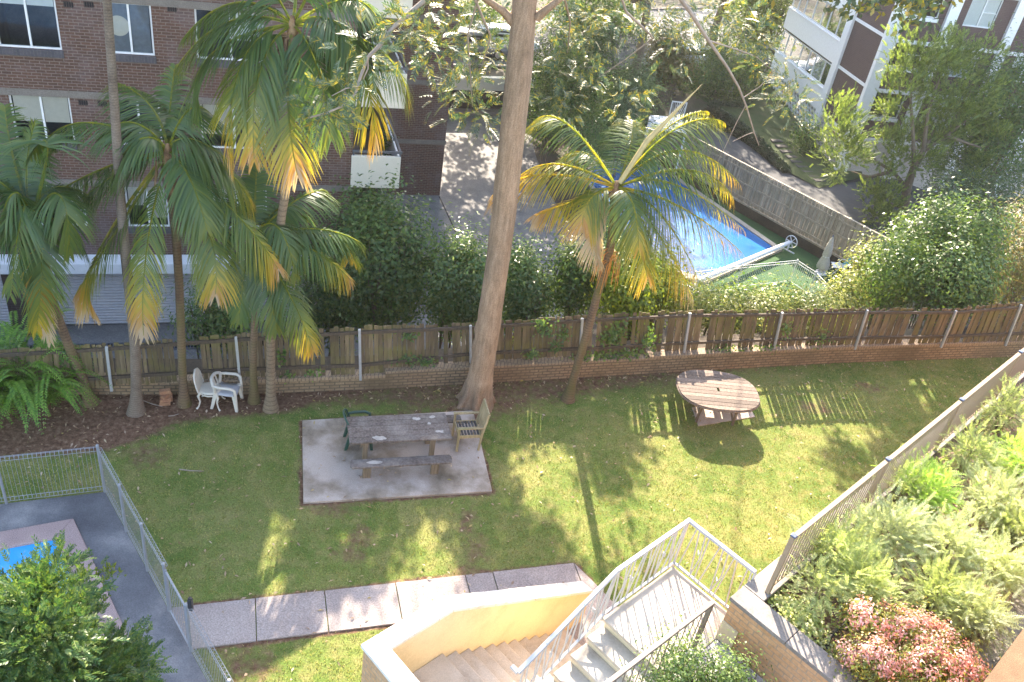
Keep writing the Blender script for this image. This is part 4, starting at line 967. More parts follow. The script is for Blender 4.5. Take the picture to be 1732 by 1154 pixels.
t_, se = bench(bcen, 'weathered timber bench with a pale splash, in front of the long picnic table', float(np.dot(G(592, 786, .45)-pc, pe)), float(np.dot(G(764, 775, .45)-pc, pe)))
q = MB(); c_ = P3(-.26*PL, bcen, .4685)
q.sheet([c_+pe*(.17*math.cos(x)*(.8+.4*R.random()))+pfv*(.055*math.sin(x)*(.8+.4*R.random())) for x in np.linspace(0, 2*math.pi, 11)[:-1]]); q.build('droppings', plain('dropping_pale', (.4, .36, .32), .9, 0, .3), se)
bench(-bcen-.12, 'weathered timber bench half hidden behind the long picnic table', -PL/2+.25, PL/2+.42)

def plastic_chair(loc, yaw, mat, label, group=None, low=False, arms=True, seatmat=None):
    t = thing('plastic_chair', label, 'chair', loc, group); c, s = math.cos(yaw), math.sin(yaw)
    def C(x, y, z): return np.array([loc[0]+c*x-s*y, loc[1]+s*x+c*y, loc[2]+z])      # x points the way the sitter faces
    n = 7; q = MB(); top = []; bot = []
    for i in range(n+1):
        x = -.22+.46*i/n; zz = .43-.02*math.sin(math.pi*i/n)+(.0 if i < n else -.03); wv = .21+.02*i/n
        for j in range(5):
            y = -wv+2*wv*j/4; top.append(C(x, y, zz-.012*(1-abs(j-2)/2)**2)); bot.append(C(x, y, zz-.03))
    def grid(q, A, m_, flip=False):
        k0 = len(A)//m_
        return [((i*m_+j), (i*m_+j+1), ((i+1)*m_+j+1), ((i+1)*m_+j)) for i in range(k0-1) for j in range(m_-1)]
    fs = grid(q, top, 5); off = len(top); fs2 = [tuple(i+off for i in f[::-1]) for f in fs]
    rim = [j for j in range(5)]+[i*5+4 for i in range(1, n+1)]+[n*5+j for j in range(3, -1, -1)]+[i*5 for i in range(n-1, 0, -1)]
    sd = [(rim[k], rim[k]+off, rim[(k+1) % len(rim)]+off, rim[(k+1) % len(rim)]) for k in range(len(rim))]
    q.add(top+bot, fs+fs2+sd, True); q.build('seat', seatmat or mat, t)
    hb = .3 if low else .43; q = MB()
    def back(y, h): return C(-.22-.14*h/.43-.02*math.cos(y*7)*0+.05*(abs(y)/.22)**2, y, .42+h)
    if low:
        q.tube([back(y, hb*(1-.25*(abs(y)/.26)**3)) for y in np.linspace(-.26, .26, 11)], .036, 8)
        q.tube([C(-.22, .21, .42), back(.24, hb*.5), back(.26, hb*.75)], .034, 7); q.tube([C(-.22, -.21, .42), back(-.24, hb*.5), back(-.26, hb*.75)], .034, 7)
        for y in (-.12, 0, .12): q.bar(C(-.22, y, .42), back(y, hb), .05, .014, up=(c, s, 0))
    else:
        for y in np.linspace(-.18, .18, 5): q.bar(back(y, 0), back(y, hb*(1-.18*(abs(y)/.2)**2)), .066, .014, up=(c, s, 0))
        q.tube([back(-.21, 0)]+[back(y, hb*(1-.22*(abs(y)/.22)**3)) for y in np.linspace(-.22, .22, 11)]+[back(.21, 0)], .02, 8)
        q.bar(back(-.21, .04), back(.21, .04), .016, .1)
    q.build('backrest', mat, t)
    for x, y, sx, sy in ((.2, .21, .05, .03), (.2, -.21, .05, -.03), (-.2, .2, -.1, .02), (-.2, -.2, -.1, -.02)):
        q = MB(); a, b_ = C(x, y, .42), C(x+sx, y+sy, 0); m_ = (a+b_)/2
        q.hexa([b_+(C(dx, dy, 0)-C(0, 0, 0))*.03 for dx, dy in ((-1, -1), (1, -1), (1, 1), (-1, 1))], [a+(C(dx, dy, 0)-C(0, 0, 0))*.046 for dx, dy in ((-1, -1), (1, -1), (1, 1), (-1, 1))]); q.build('leg', mat, t, bevel=.008)
    if arms:
        for sg in (1, -1):
            q = MB(); pts = [back(.24*sg, hb*(.75 if low else .5)), C(-.1, .27*sg, .64), C(.12, .275*sg, .645), C(.22, .26*sg, .6), C(.24, .245*sg, .42), C(.25, .24*sg, .2)]
            q.tube(pts, [.03, .034, .034, .032, .03, .026], 7); q.build('armrest', mat, t)
    return t
M['whiteplastic'] = plain('white_plastic', (.56, .52, .46), .4, 0, .08); M['greenplastic'] = plain('dark_green_plastic', (.012, .06, .045), .35, 0, .08); M['greyplastic'] = plain('grey_seat', (.4, .4, .43), .5)
pa2 = math.atan2(pe[1], pe[0])
plastic_chair(tuple(xy(G(607, 752), PZ)), pa2-.02, M['greenplastic'], 'dark green plastic chair at the left end of the picnic table')
plastic_chair(tuple(xy(G(386, 683), .0)), .1, M['whiteplastic'], 'white plastic armchair with a low open back and grey seat, under the palms', 'white chairs under the palms', True, True, M['greyplastic'])
# white cast chair, curved legs
def cast_chair(loc, yaw, label, group):
    t = thing('garden_chair', label, 'chair', loc, group); c, s = math.cos(yaw), math.sin(yaw); mat = M['whiteplastic']
    def C(x, y, z): return np.array([loc[0]+c*x-s*y, loc[1]+s*x+c*y, loc[2]+z])
    q = MB(); a_ = np.linspace(0, 2*math.pi, 20, endpoint=False); pr = [C(.22*math.cos(x), .21*math.sin(x), 0) for x in a_]
    q.hexa([p+[0, 0, .43] for p in pr], [p+[0, 0, .46] for p in pr]); q.tube([C(.22*math.cos(x), .21*math.sin(x), .43) for x in np.linspace(0, 2*math.pi, 21)], .02, 6); q.build('seat', mat, t, bevel=.006)
    q = MB(); arch = [C(-.2-.1*h, y, .44+h*.47) for y, h in ((-.2, 0), (-.21, .3), (-.2, .6), (-.14, .86), (0, 1.0), (.14, .86), (.2, .6), (.21, .3), (.2, 0))]
    q.tube(arch, .02, 7)
    for y, h in ((-.15, .8), (-.09, .9), (-.03, .97), (.03, .97), (.09, .9), (.15, .8)): q.bar(C(-.2, y, .44), C(-.2-.1*h, y, .44+.47*h), .054, .014, up=(c, s, 0))
    for h in (.3, .6): q.bar(C(-.2-.1*h, -.2, .44+.47*h), C(-.2-.1*h, .2, .44+.47*h), .014, .05)
    q.build('backrest', mat, t)
    for x, y in ((.16, .15), (.16, -.15), (-.16, .15), (-.16, -.15)):
        sx, sy = math.copysign(1, x), math.copysign(1, y); q = MB()
        q.tube([C(x, y, .43), C(x+.05*sx, y+.04*sy, .33), C(x+.02*sx, y+.02*sy, .18), C(x+.05*sx, y+.04*sy, .05), C(x+.09*sx, y+.07*sy, .0)], [.034, .03, .019, .016, .024], 7); q.build('leg', mat, t)
    for sy in (1, -1):
        q = MB(); q.tube([C(.19, .15*sy, .42), C(.1, .17*sy, .36), C(0, .17*sy, .34), C(-.1, .17*sy, .36), C(-.19, .15*sy, .42)], .02, 6); q.build('apron', mat, t)
cast_chair(tuple(xy(G(357, 683), 0)), .12, 'white ornate garden chair with a tall back and curved legs, under the palms', 'white chairs under the palms')
# timber armchair at the right end
ac = xy(G(787, 752), PZ); ay = math.atan2(-pe[1], -pe[0])
t = thing('wooden_armchair', 'timber armchair with a dark slatted seat at the right end of the picnic table', 'chair', ac); c, s = math.cos(ay), math.sin(ay)
def C(x, y, z): return np.array([ac[0]+c*x-s*y, ac[1]+s*x+c*y, ac[2]+z])
M['chairwood'] = woodmat('mossy_tan_timber', [(.2, .15, .08), (.36, .28, .16), (.42, .34, .22)], (.2, .2, .07), island=.1, moss_amt=.4); M['blackslat'] = woodmat('black_slats', [(.03, .028, .028), (.08, .075, .075), (.16, .15, .15)], None)
q = MB()
for k in range(7):
    x = -.2+.42*k/6; q.box(C(x, 0, .42), (.045, .46, .022), ay)
q.build('seat', M['blackslat'], t, bevel=.004)
q = MB()
for y in (-.25, .25): q.bar(C(-.25, y, .4), C(.24, y, .4), .03, .07)
q.bar(C(.24, -.25, .4), C(.24, .25, .4), .03, .07); q.bar(C(-.24, -.25, .4), C(-.24, .25, .4), .03, .07); q.build('seat_frame', M['chairwood'], t, bevel=.004)
q = MB()
for k in range(6): q.bar(C(-.27-.0, -.22+.088*k, .45), C(-.35, -.22+.088*k, .98), .07, .02, up=(c, s, 0))
q.bar(C(-.36, -.27, 1.0), C(-.36, .27, 1.0), .03, .07); q.bar(C(-.28, -.25, .47), C(-.28, .25, .47), .025, .06); q.build('backrest', M['chairwood'], t, bevel=.004)
for y in (-.26, .26):
    q = MB(); q.bar(C(.25, y, 0), C(.25, y, .62), .05, .05); q.build('leg', M['chairwood'], t, bevel=.004)
    q = MB(); q.bar(C(-.24, y, 0), C(-.27, y, .45), .05, .05); q.bar(C(-.27, y, .45), C(-.36, y, 1.0), .05, .045); q.build('leg', M['chairwood'], t, bevel=.004)
    q = MB(); q.bar(C(-.31, y, .645), C(.29, y, .645), .07, .028); q.build('armrest', M['chairwood'], t, bevel=.004)
# loose bricks
M['loosebrick'] = mottled('loose_brick', [(.3, .14, .08), (.4, .22, .12)], 6, .9, .4, 30)
bb0 = xy(G(279, 684), 0)
for k, (dx, dy, z, y_) in enumerate(((0, 0, .04, .4), (.0, .13, .04, .35), (.01, .02, .125, .5), (.0, .13, .125, .3), (.02, .06, .21, 1.2), (-.01, .08, .295, .45))):
    q = MB(); q.box((0, 0, 0), (.23, .11, .08), y_); o_ = q.build('brick', M['loosebrick'], None, bevel=.006); o_.location = [float(v_) for v_ in (bb0[0]+dx, bb0[1]+dy, z)]
    tag(o_, 'loose reddish tan brick in the small stack between two palm trunks', 'brick', 'bricks stacked between the palms')
# round table
rc = G(1215, 659, .75); re_ = unit(G(1283, 665, .75)-G(1148, 652, .75)); RLh = np.linalg.norm(G(1283, 665, .75)-G(1148, 652, .75))/2; rf = np.array([-re_[1], re_[0], 0]); RDh = RLh*.77
t = thing('oval_table', 'oval slatted timber table with a centre hole, standing alone on the sunny lawn', 'table', xy(rc, .022))
def Q3(a, b_, z): p = rc+re_*a+rf*b_; return np.array([p[0], p[1], z])
def half(b_): return RLh*max(0, 1-abs(b_/RDh)**2.5)**(1/2.5)
q = MB(); nP = 11
for k in range(nP):
    b0, b1 = -RDh+2*RDh*k/nP+.004, -RDh+2*RDh*(k+1)/nP-.004; bs = np.linspace(b0, b1, 6)
    if k == nP//2:
        for sg in (1, -1):
            pl_ = [(sg*.03, b_) for b_ in bs]+[(sg*half(b_), b_) for b_ in bs[::-1]]; q.prism([tuple(Q3(a, b_, 0)[:2]) for a, b_ in pl_], .72, .75)
    else:
        pl_ = [(-half(b_), b_) for b_ in bs]+[(half(b_), b_) for b_ in bs[::-1]]; q.prism([tuple(Q3(a, b_, 0)[:2]) for a, b_ in pl_], .72, .75+R.normal()*.0015)
q.build('tabletop', M['redwood'], t, bevel=.004)
q = MB(); rim = [Q3(RLh*1.003*np.sign(math.cos(a))*abs(math.cos(a))**.8, RDh*1.003*np.sign(math.sin(a))*abs(math.sin(a))**.8, .7) for a in np.linspace(0, 2*math.pi, 60)]
q.tube(rim, .022, 6, cap=False); q.build('rim', M['redwood'], t)
for sa in (-.45, .45):
    for sb_ in (-.42, .42):
        q = MB(); q.bar(Q3(sa*RLh, sb_*RDh*1.3, .022), Q3(sa*RLh, sb_*RDh*1.3, .7), .055, .055); q.build('leg', M['redwood'], t, bevel=.004)
        q = MB(); q.bar(Q3(sa*RLh, sb_*RDh*1.2, .1), Q3(sa*RLh*.55, sb_*RDh*.6, .7), .04, .03); q.build('brace', M['redwood'], t)
    q = MB(); q.bar(Q3(sa*RLh, -.6*RDh, .68), Q3(sa*RLh, .6*RDh, .68), .05, .05); q.build('bearer', M['redwood'], t)

# ================================================================== NEIGHBOUR'S POOL (lower level, right)
PZL = LOW
M['coverblue'] = watermat('blue_pool_cover', (.004, .11, .33), .24, 3.0, .14)
M['turf'] = mottled('pool_turf', [(.02, .07, .02), (.04, .11, .03)], 1.2, .95, .5, 30, speck=.3)
M['coverwhite'] = plain('white_cover_roll', (.72, .74, .78), .4, 0, .05)
yard = [G(*p, PZL) for p in ((960, 300), (1000, 255), (1110, 255), (1240, 352), (1374, 430), (1420, 460), (1400, 520), (1200, 540), (1080, 480), (1000, 400))]
tag(MB().sheet([xy(p, PZL+.012) for p in yard]).build('pool_lawn', M['turf']), kind='structure')
pool = [G(*p, PZL+.1) for p in ((1308, 418), (1185, 469), (1155, 461), (1073, 397), (995, 305), (1006, 280), (1110, 280))]
pcn = sum(pool)/len(pool)
outp = [p+unit(p-pcn)*.45 for p in pool]
q = MB(); n = len(pool)
for i in range(n):
    j = (i+1) % n; q.hexa([xy(x, PZL) for x in (outp[i], outp[j], pool[j], pool[i])], [xy(x, PZL+.14) for x in (outp[i], outp[j], pool[j], pool[i])])
tag(q.build('pool_coping', M['landing']), kind='structure')
tag(MB().sheet([xy(p, PZL+.08) for p in pool]).build('pool_water', M['coverblue']), kind='structure')
rr = thing('pool_cover_roller', 'white pool cover roller with a hand wheel at the end of the blue pool', 'pool roller', G(1250, 450, PZL))
ra0, ra1 = G(1180, 476, PZL+.45), G(1334, 411, PZL+.45); rdir = unit(ra1-ra0)
q = MB(); q.tube([ra0, ra1], .11, 12); q.build('cover_roll', M['coverwhite'], rr)
for p in (ra0-rdir*.05, ra1+rdir*.1):
    q = MB(); nn_ = np.array([-rdir[1], rdir[0], 0]); q.bar(p-nn_*.4+[0, 0, -.42], p+nn_*.4+[0, 0, -.42], .06, .06); q.bar(p-nn_*.0+[0, 0, -.42], p, .07, .05); q.build('stand', M['coverwhite'], rr)
wc_ = ra1+rdir*.25; q = MB(); q.tube([wc_+(nn_*math.cos(a)+np.array([0, 0, 1])*math.sin(a))*.3 for a in np.linspace(0, 2*math.pi, 25)], .022, 6, cap=False)
for a in np.linspace(0, math.pi, 4)[:-1]: v_ = nn_*math.cos(a)+np.array([0, 0, 1])*math.sin(a); q.bar(wc_-v_*.3, wc_+v_*.3, .03, .03)
q.tube([wc_-rdir*.15, wc_+rdir*.04], .04, 8); q.build('wheel', M['coverwhite'], rr)
um = thing('parasol', 'folded beige parasol standing beside the timber fence by the pool', 'parasol', G(1388, 462, PZL))
ub = G(1388, 462, PZL); utop = UPZ(ub, 1409, 400); ux = unit(utop-ub); q = MB()
q.tube([ub, utop], .025, 8); q.build('pole', M['white'], um)
M['canvas'] = mottled('beige_canvas', [(.5, .46, .38), (.6, .56, .47)], 3, .85, .2, 30)
uh = np.linalg.norm(utop-ub); pr_ = [(.12, .22), (.2, .26), (.35, .2), (.45, .14), (.5, .17), (.7, .14), (.9, .07), (.99, .02)]
q = MB(); ring = []
for h_, r_ in pr_:
    for k in range(16):
        a = 2*math.pi*k/16; rr_ = r_*(1+.22*(-1)**k); ring.append(ub+ux*uh*h_+np.array([rr_*math.cos(a), rr_*math.sin(a), 0]))
q.add(ring, [(i*16+k, i*16+(k+1) % 16, (i+1)*16+(k+1) % 16, (i+1)*16+k) for i in range(len(pr_)-1) for k in range(16)], True); q.build('canopy', M['canvas'], um)
q = MB(); q.tube([ub+ux*uh*.455, ub+ux*uh*.475], .155, 12); q.build('strap', M['white'], um)
q = MB(); q.tube([utop-ux*.02, utop+ux*.08], [.04, .015], 8); q.build('finial', M['capblue'], um)
q = MB(); q.tube([ub, ub+[0, 0, .1]], [.28, .22], 14); q.build('base', M['white'], um)
lc = G(1415, 462, PZL)
t = thing('pool_chair', 'white frame folding pool chair with a teal sling, beside the folded parasol', 'chair', lc); q = MB()
for sg in (-.25, .25):
    q.tube([lc+[-.35, sg, .38], lc+[.2, sg, .4], lc+[.55, sg, .95]], .022, 7); q.tube([lc+[-.3, sg, 0], lc+[.1, sg, .62], lc+[.5, sg, .62]], .02, 7); q.tube([lc+[.35, sg, 0], lc+[-.05, sg, .62]], .02, 7)
q.build('frame', M['white'], t); q = MB()
q.hexa([lc+[-.33, -.24, .36], lc+[.2, -.24, .38], lc+[.2, .24, .38], lc+[-.33, .24, .36]], [lc+[-.33, -.24, .385], lc+[.2, -.24, .405], lc+[.2, .24, .405], lc+[-.33, .24, .385]]); q.build('seat', M['white'], t)
q = MB(); q.hexa([lc+[.2, -.24, .4], lc+[.53, -.24, .93], lc+[.53, .24, .93], lc+[.2, .24, .4]], [lc+[.18, -.24, .42], lc+[.51, -.24, .95], lc+[.51, .24, .95], lc+[.18, .24, .42]]); q.build('backrest', plain('teal_sling', (.05, .35, .42), .7), t)
M['fencewhite'] = plain('white_tube', (.7, .7, .68), .45, .1)
def bar_fence(name, label, pts, z, h, sp_, r_, mat, group=None):
    f = thing(name, label, 'fence', xy(pts[0], z), group)
    for i in range(len(pts)-1):
        a, b_ = xy(pts[i], z), xy(pts[i+1], z); q = MB(); n = max(2, int(np.linalg.norm(b_-a)/sp_))
        for k in range(1, n): p = a+(b_-a)*k/n; q.tube([p+[0, 0, .08], p+[0, 0, h]], r_, 5, False, False)
        q.build('bars', mat, f); q = MB()
        for hh in (.08, h-.12, h): q.tube([a+[0, 0, hh], b_+[0, 0, hh]], r_*1.6, 6)
        q.build('rail', mat, f)
    for p in pts:
        q = MB(); q.tube([xy(p, z), xy(p, z+h+.05)], .03, 8); q.build('post', mat, f)
bar_fence('pool_fence', 'white tubular pool fence with upright bars around the near side of the blue pool', [G(1165, 500, PZL), G(1243, 488, PZL), G(1335, 478, PZL), G(1366, 499, PZL), G(1420, 560, PZL)], PZL, 1.15, .1, .009, M['fencewhite'])
# timber fence beside the pool on its low dark wall
M['greypaling'] = woodmat('grey_paling', [(.2, .16, .11), (.38, .31, .225), (.48, .4, .3)], (.16, .17, .1), moss_amt=.3, island=.3)
tf0, tf1 = G(1241, 355, PZL), G(1374, 431, PZL); td = unit(tf1-tf0); tn = np.array([-td[1], td[0], 0])
tf = thing('timber_fence', 'tall grey timber paling fence on a low dark wall beyond the blue pool', 'fence', tf0)
fw = lambda u, v, z: np.array([tf0[0]+td[0]*u+tn[0]*v, tf0[1]+td[1]*u+tn[1]*v, z])
A0, A1 = -6.5, 9.3
q = MB(); bx(q, fw, A0, A1, 0, .22, LOW-.05, -4.68); q.build('base_wall', M['soil'], tf)
q = MB(); bx(q, fw, A0, A1, -.03, .1, -4.68, -4.6); q.build('plinth', M['greypaling'], tf)
q = MB(); n = int((A1-A0)/.115)
for k in range(n):
    u = A0+(A1-A0)*(k+.5)/n; v_ = .08+(.02 if k % 2 else 0); h_ = -2.82+R.normal()*.015-.12*max(0, -u-3)*0
    bx(q, fw, u-.052, u+.052, v_, v_+.018, -4.62, h_)
q.build('paling_panel', M['greypaling'], tf)
for z in (-4.4, -3.7, -3.05):
    q = MB(); bx(q, fw, A0, A1, .035, .075, z-.04, z+.04); q.build('rail', M['greypaling'], tf)
q = MB(); bx(q, fw, A0, A1, .03, .13, -2.79, -2.74); q.build('top_rail', M['greypaling'], tf)
for u in np.arange(A0+.4, A1, 2.3):
    q = MB(); bx(q, fw, u-.05, u+.05, .0, .034, -4.6, -2.85); q.build('post', M['greypaling'], tf)
# small white pergola and trellis near the street
pg = thing('pergola', 'small white slatted pergola with a lattice panel at the top of the side driveway', 'pergola', G(1125, 225, -4.7))
pq = [G(1100, 196, -2.5), G(1150, 200, -2.5), G(1160, 224, -2.5), G(1096, 218, -2.5)]; q = MB()
for k in range(11):
    f = k/10; q.bar(pq[0]+(pq[3]-pq[0])*f, pq[1]+(pq[2]-pq[1])*f, .07, .05)
q.build('roof_slats', M['white'], pg); q = MB(); q.bar(pq[0]-[0, 0, .06], pq[3]-[0, 0, .06], .08, .1); q.bar(pq[1]-[0, 0, .06], pq[2]-[0, 0, .06], .08, .1); q.build('beam', M['white'], pg)
for p in pq: q = MB(); q.bar(p-[0, 0, .1], xy(p, -4.9), .09, .09); q.build('post', M['white'], pg)
la, lb2 = G(1131, 198, -3.3), G(1155, 201, -3.3); q = MB()
for k in range(9):
    f = k/8; p = la+(lb2-la)*f; q.bar(p+[0, 0, -.5], la+(lb2-la)*min(1, f+.4)+[0, 0, .9 if f < .6 else .9-(f-.6)*3], .03, .02); q.bar(p+[0, 0, -.5], la+(lb2-la)*max(0, f-.4)+[0, 0, .9 if f > .4 else .9-(.4-f)*3], .03, .02)
q.build('lattice', M['white'], pg); q = MB(); q.bar(la+[0, 0, .92], lb2+[0, 0, .92], .05, .06); q.bar(la+[0, 0, -.5], la+[0, 0, .95], .06, .06); q.bar(lb2+[0, 0, -.5], lb2+[0, 0, .95], .06, .06); q.build('lattice_frame', M['white'], pg)
# street furniture: white tube fence, cars
bar_fence('street_fence', 'white pipe rail fence with thin posts in front of the dark street hedge', [G(1158, 139, STZ), G(1172, 141, STZ), G(1198, 150, STZ), G(1237, 157, STZ)], STZ, 1.15, 9, .01, M['galpale'])
bar_fence('street_fence', 'pale pipe rail fence across the far side of the street', [G(1150, 58, STZ), G(1185, 52, STZ), G(1225, 46, STZ)], STZ, 1.1, 9, .012, M['fencewhite'])
M['carglass'] = plain('car_glass', (.03, .035, .04), .08); M['tyre'] = plain('tyre', (.02, .02, .02), .8); M['alloy'] = plain('alloy', (.5, .5, .52), .3, .8)
M['redlamp'] = plain('red_lamp', (.4, .02, .02), .3); M['headlamp'] = plain('headlamp', (.75, .75, .75), .15)
def car(loc, yaw, col, label):
    t = thing('parked_car', label, 'car', loc, 'cars parked on the back street'); c, s = math.cos(yaw), math.sin(yaw); mat = plain('car_paint', col, .25, .2, .03)
    def C(x, y, z): return np.array([loc[0]+c*x-s*y, loc[1]+s*x+c*y, loc[2]+z])
    def loft(secs, m_=None):
        q = MB(); n = len(secs[0]); vs = [p for sct in secs for p in sct]
        fs = [(i*n+k, i*n+(k+1) % n, (i+1)*n+(k+1) % n, (i+1)*n+k) for i in range(len(secs)-1) for k in range(n)]+[tuple(range(n-1, -1, -1)), tuple(range((len(secs)-1)*n, len(secs)*n))]
        return q.add(vs, fs, True)
    def sec(x, wv, z0, z1): return [C(x, -wv, z0), C(x, -wv-.02, (z0+z1)/2), C(x, -wv*.94, z1-.05), C(x, -wv*.8, z1), C(x, wv*.8, z1), C(x, wv*.94, z1-.05), C(x, wv+.02, (z0+z1)/2), C(x, wv, z0)]
    loft([sec(-2.2, .7, .35, .75), sec(-2.1, .82, .25, .9), sec(-1.3, .87, .22, .96), sec(0, .88, .22, .95), sec(1.0, .88, .22, .92), sec(1.8, .83, .24, .8), sec(2.2, .7, .3, .62)]).build('body', mat, t)
    loft([sec(-1.55, .66, .9, 1.38), sec(-1.0, .68, .9, 1.47), sec(.1, .68, .9, 1.46), sec(.45, .64, .9, 1.4)]).build('roof', mat, t, bevel=0)
    q = MB()
    q.quad(C(.47, -.6, 1.38), C(.47, .6, 1.38), C(1.2, .72, .95), C(1.2, -.72, .95)); q.quad(C(-1.57, .56, 1.34), C(-1.57, -.56, 1.34), C(-1.95, -.66, .95), C(-1.95, .66, .95))
    for sg in (1, -1): q.quad(C(-1.45, .715*sg, .97), C(.7, .72*sg, .97), C(.38, .675*sg, 1.34), C(-1.35, .675*sg, 1.34)); q.add([C(.47, .6*sg, 1.38), C(1.2, .72*sg, .95), C(.7, .72*sg, .96)], [(0, 1, 2)])
    q.build('glass', M['carglass'], t)
    for x in (-1.35, 1.35):
        for sg in (1, -1):
            q = MB(); q.tube([C(x, .72*sg, .32), C(x, .9*sg, .32)], .32, 18); wo = q.build('wheel', M['tyre'], t); q = MB(); q.tube([C(x, .895*sg, .32), C(x, .91*sg, .32)], .2, 12); q.build('rim', M['alloy'], wo)
    for sg in (1, -1):
        q = MB(); q.box(C(2.12, .55*sg, .62), (.1, .3, .12), yaw); q.build('headlight', M['headlamp'], t); q = MB(); q.box(C(-2.16, .58*sg, .7), (.08, .26, .14), yaw); q.build('tail_light', M['redlamp'], t)
car(tuple(G(850, 84, STZ)), .35, (.7, .72, .74), 'white car parked beyond the end wall, partly behind the big tree trunk')
car(tuple(G(1172, 112, STZ)), .5, (.6, .64, .66), 'pale silver car parked beside the dark street hedge')
car(tuple(G(1288, 112, STZ)), .2, (.16, .19, .24), 'dark blue car parked on the street beside the white building')
car(tuple(G(800, 92, STZ)), .35, (.2, .2, .22), 'dark grey car parked beyond the beige end wall, left of the white car')
# ================================================================== PALMS
def ringmat(name, cols, per=26.0, dark=.55, mossy=None):
    m, t, out = newmat(name); p = pos(t); sx = nd(t, 'ShaderNodeSeparateXYZ', {0: p}).outputs['Z']
    ns = noise(t, 5, 4, .6, p); a = nd(t, 'ShaderNodeMath', {0: ns, 1: .06, 2: sx}, operation='MULTIPLY_ADD').outputs[0]
    b = nd(t, 'ShaderNodeMath', {0: a, 1: per}, operation='MULTIPLY').outputs[0]; fr = nd(t, 'ShaderNodeMath', {0: b}, operation='FRACT').outputs[0]
    n = len(cols); col = ramp(t, noise(t, 1.6, 5, .65, p), [(.32+.36*i/max(1, n-1), c) for i, c in enumerate(cols)])
    rg = ramp(t, fr, [(0, (dark,)*3), (.1, (dark,)*3), (.22, (1.0,)*3), (.8, (1.12,)*3), (1, (.85,)*3)])
    col = mixc(t, 1.0, col, rg, 'MULTIPLY'); col = mixc(t, 1.0, col, ramp(t, noise(t, 40, 3, .7, p), [(.3, (.7,)*3), (.7, (1.25,)*3)]), 'MULTIPLY')
    if mossy: col = mixc(t, ramp(t, noise(t, .8, 4, .6, p), [(.45, (0, 0, 0)), (.62, (.75,)*3)]), col, mossy)
    pbr(t, out, col, .85, 0, bump(t, fr, .5, .015)); return m
M['palmtrunk'] = ringmat('ringed_palm_trunk', [(.1, .062, .04), (.17, .11, .07), (.13, .095, .065)], 14, .5, (.1, .09, .022))
M['palmgrey'] = ringmat('grey_palm_trunk', [(.11, .08, .06), (.18, .14, .11), (.14, .11, .085)], 20, .75)
M['palmpale'] = ringmat('pale_palm_trunk', [(.15, .105, .07), (.22, .16, .105)], 9, .6)
M['frond'] = frondmat('palm_frond'); M['boot'] = mottled('palm_fibre', [(.12, .06, .03), (.26, .14, .07), (.34, .22, .12)], 7, .9, .5, 40)
M['spear'] = plain('palm_spear', (.42, .33, .15), .6); M['seed'] = plain('orange_flower_stalk', (.5, .2, .04), .7, 0, .3)
def frond_mesh(hub, mid, tip, age0=0.0, age1=.35, ll=.55, n=46, droop=.55, w=.033, petiole=.14, vee=.25):
    ctrl = 2*mid-.5*(hub+tip); P = bez(hub, ctrl, tip, n+1); Tn = np.gradient(P, axis=0); Tn = nrm(Tn)
    up = np.array([0, 0, 1.0]); side = np.cross(Tn, up); bad = np.linalg.norm(side, axis=1) < .25
    ref = np.cross(unit((mid-hub)*np.array([1, 1, 0])+1e-6), up); side[bad] = ref; side = nrm(side); side *= np.sign(side@ref+1e-9)[:, None]
    nrmv = np.cross(side, Tn); nrmv *= np.sign(nrmv[:, 2:3]+1e-9)
    Vs, Fs, Ag = [], [], []; cnt = 0
    for i in range(n+1):
        t = i/n
        if t < petiole: continue
        s_ = (t-petiole)/(1-petiole); L = ll*(.45+1.05*math.sin(math.pi*min(1, .12+.8*s_)))*(.62 if s_ > .93 else 1)
        for sg in (-1, 1):
            if R.random() < .03: continue
            ln = L*(.88+.24*R.random()); d = side[i]*sg*(.78-.3*s_)+Tn[i]*(.32+.45*s_*s_)+nrmv[i]*vee*.6*(1-s_)+np.array([0, 0, -.5*droop])+R.normal(size=3)*.05; d = unit(d)
            g = np.array([0, 0, -1.0]); b = P[i]; k1 = b+d*ln*.3; d2 = unit(d+g*droop*.75*(.6+.6*R.random())); k2 = k1+d2*ln*.38; d3 = unit(d2+g*droop*.7*(.5+.9*R.random())); k3 = k2+d3*ln*.33
            wv = unit(np.cross(d, nrmv[i])+Tn[i]*.3)*w*.5
            Vs += [b-wv*.6, b+wv*.6, k1-wv, k1+wv, k2-wv*.8, k2+wv*.8, k3-wv*.1, k3+wv*.1]
            for a in (0, 2, 4): Fs.append((cnt+a, cnt+a+1, cnt+a+3, cnt+a+2))
            base = age0+(age1-age0)*s_**2.6+R.normal()*.03
            for f in (0, .0, .34, .34, .7, .7, 1.0, 1.0): Ag.append(base+f*.3*max(0, age1-.2)*(.3+s_))
            cnt += 8
    for i in range(0, n, 2):                                   # rachis: a flattened tube of quads
        j = min(i+2, n)
        for (x, y) in ((side, nrmv), (nrmv, side)):
            ra_, rb2 = .026*(1-i/n)+.006, .026*(1-j/n)+.006
            Vs += [P[i]-x[i]*ra_, P[i]+x[i]*ra_, P[j]-x[j]*rb2, P[j]+x[j]*rb2]; Fs.append((cnt, cnt+1, cnt+3, cnt+2)); Ag += [age0*.7+.26]*4; cnt += 4
    return np.array(Vs), np.array(Fs), np.clip(np.array(Ag), 0, 1)
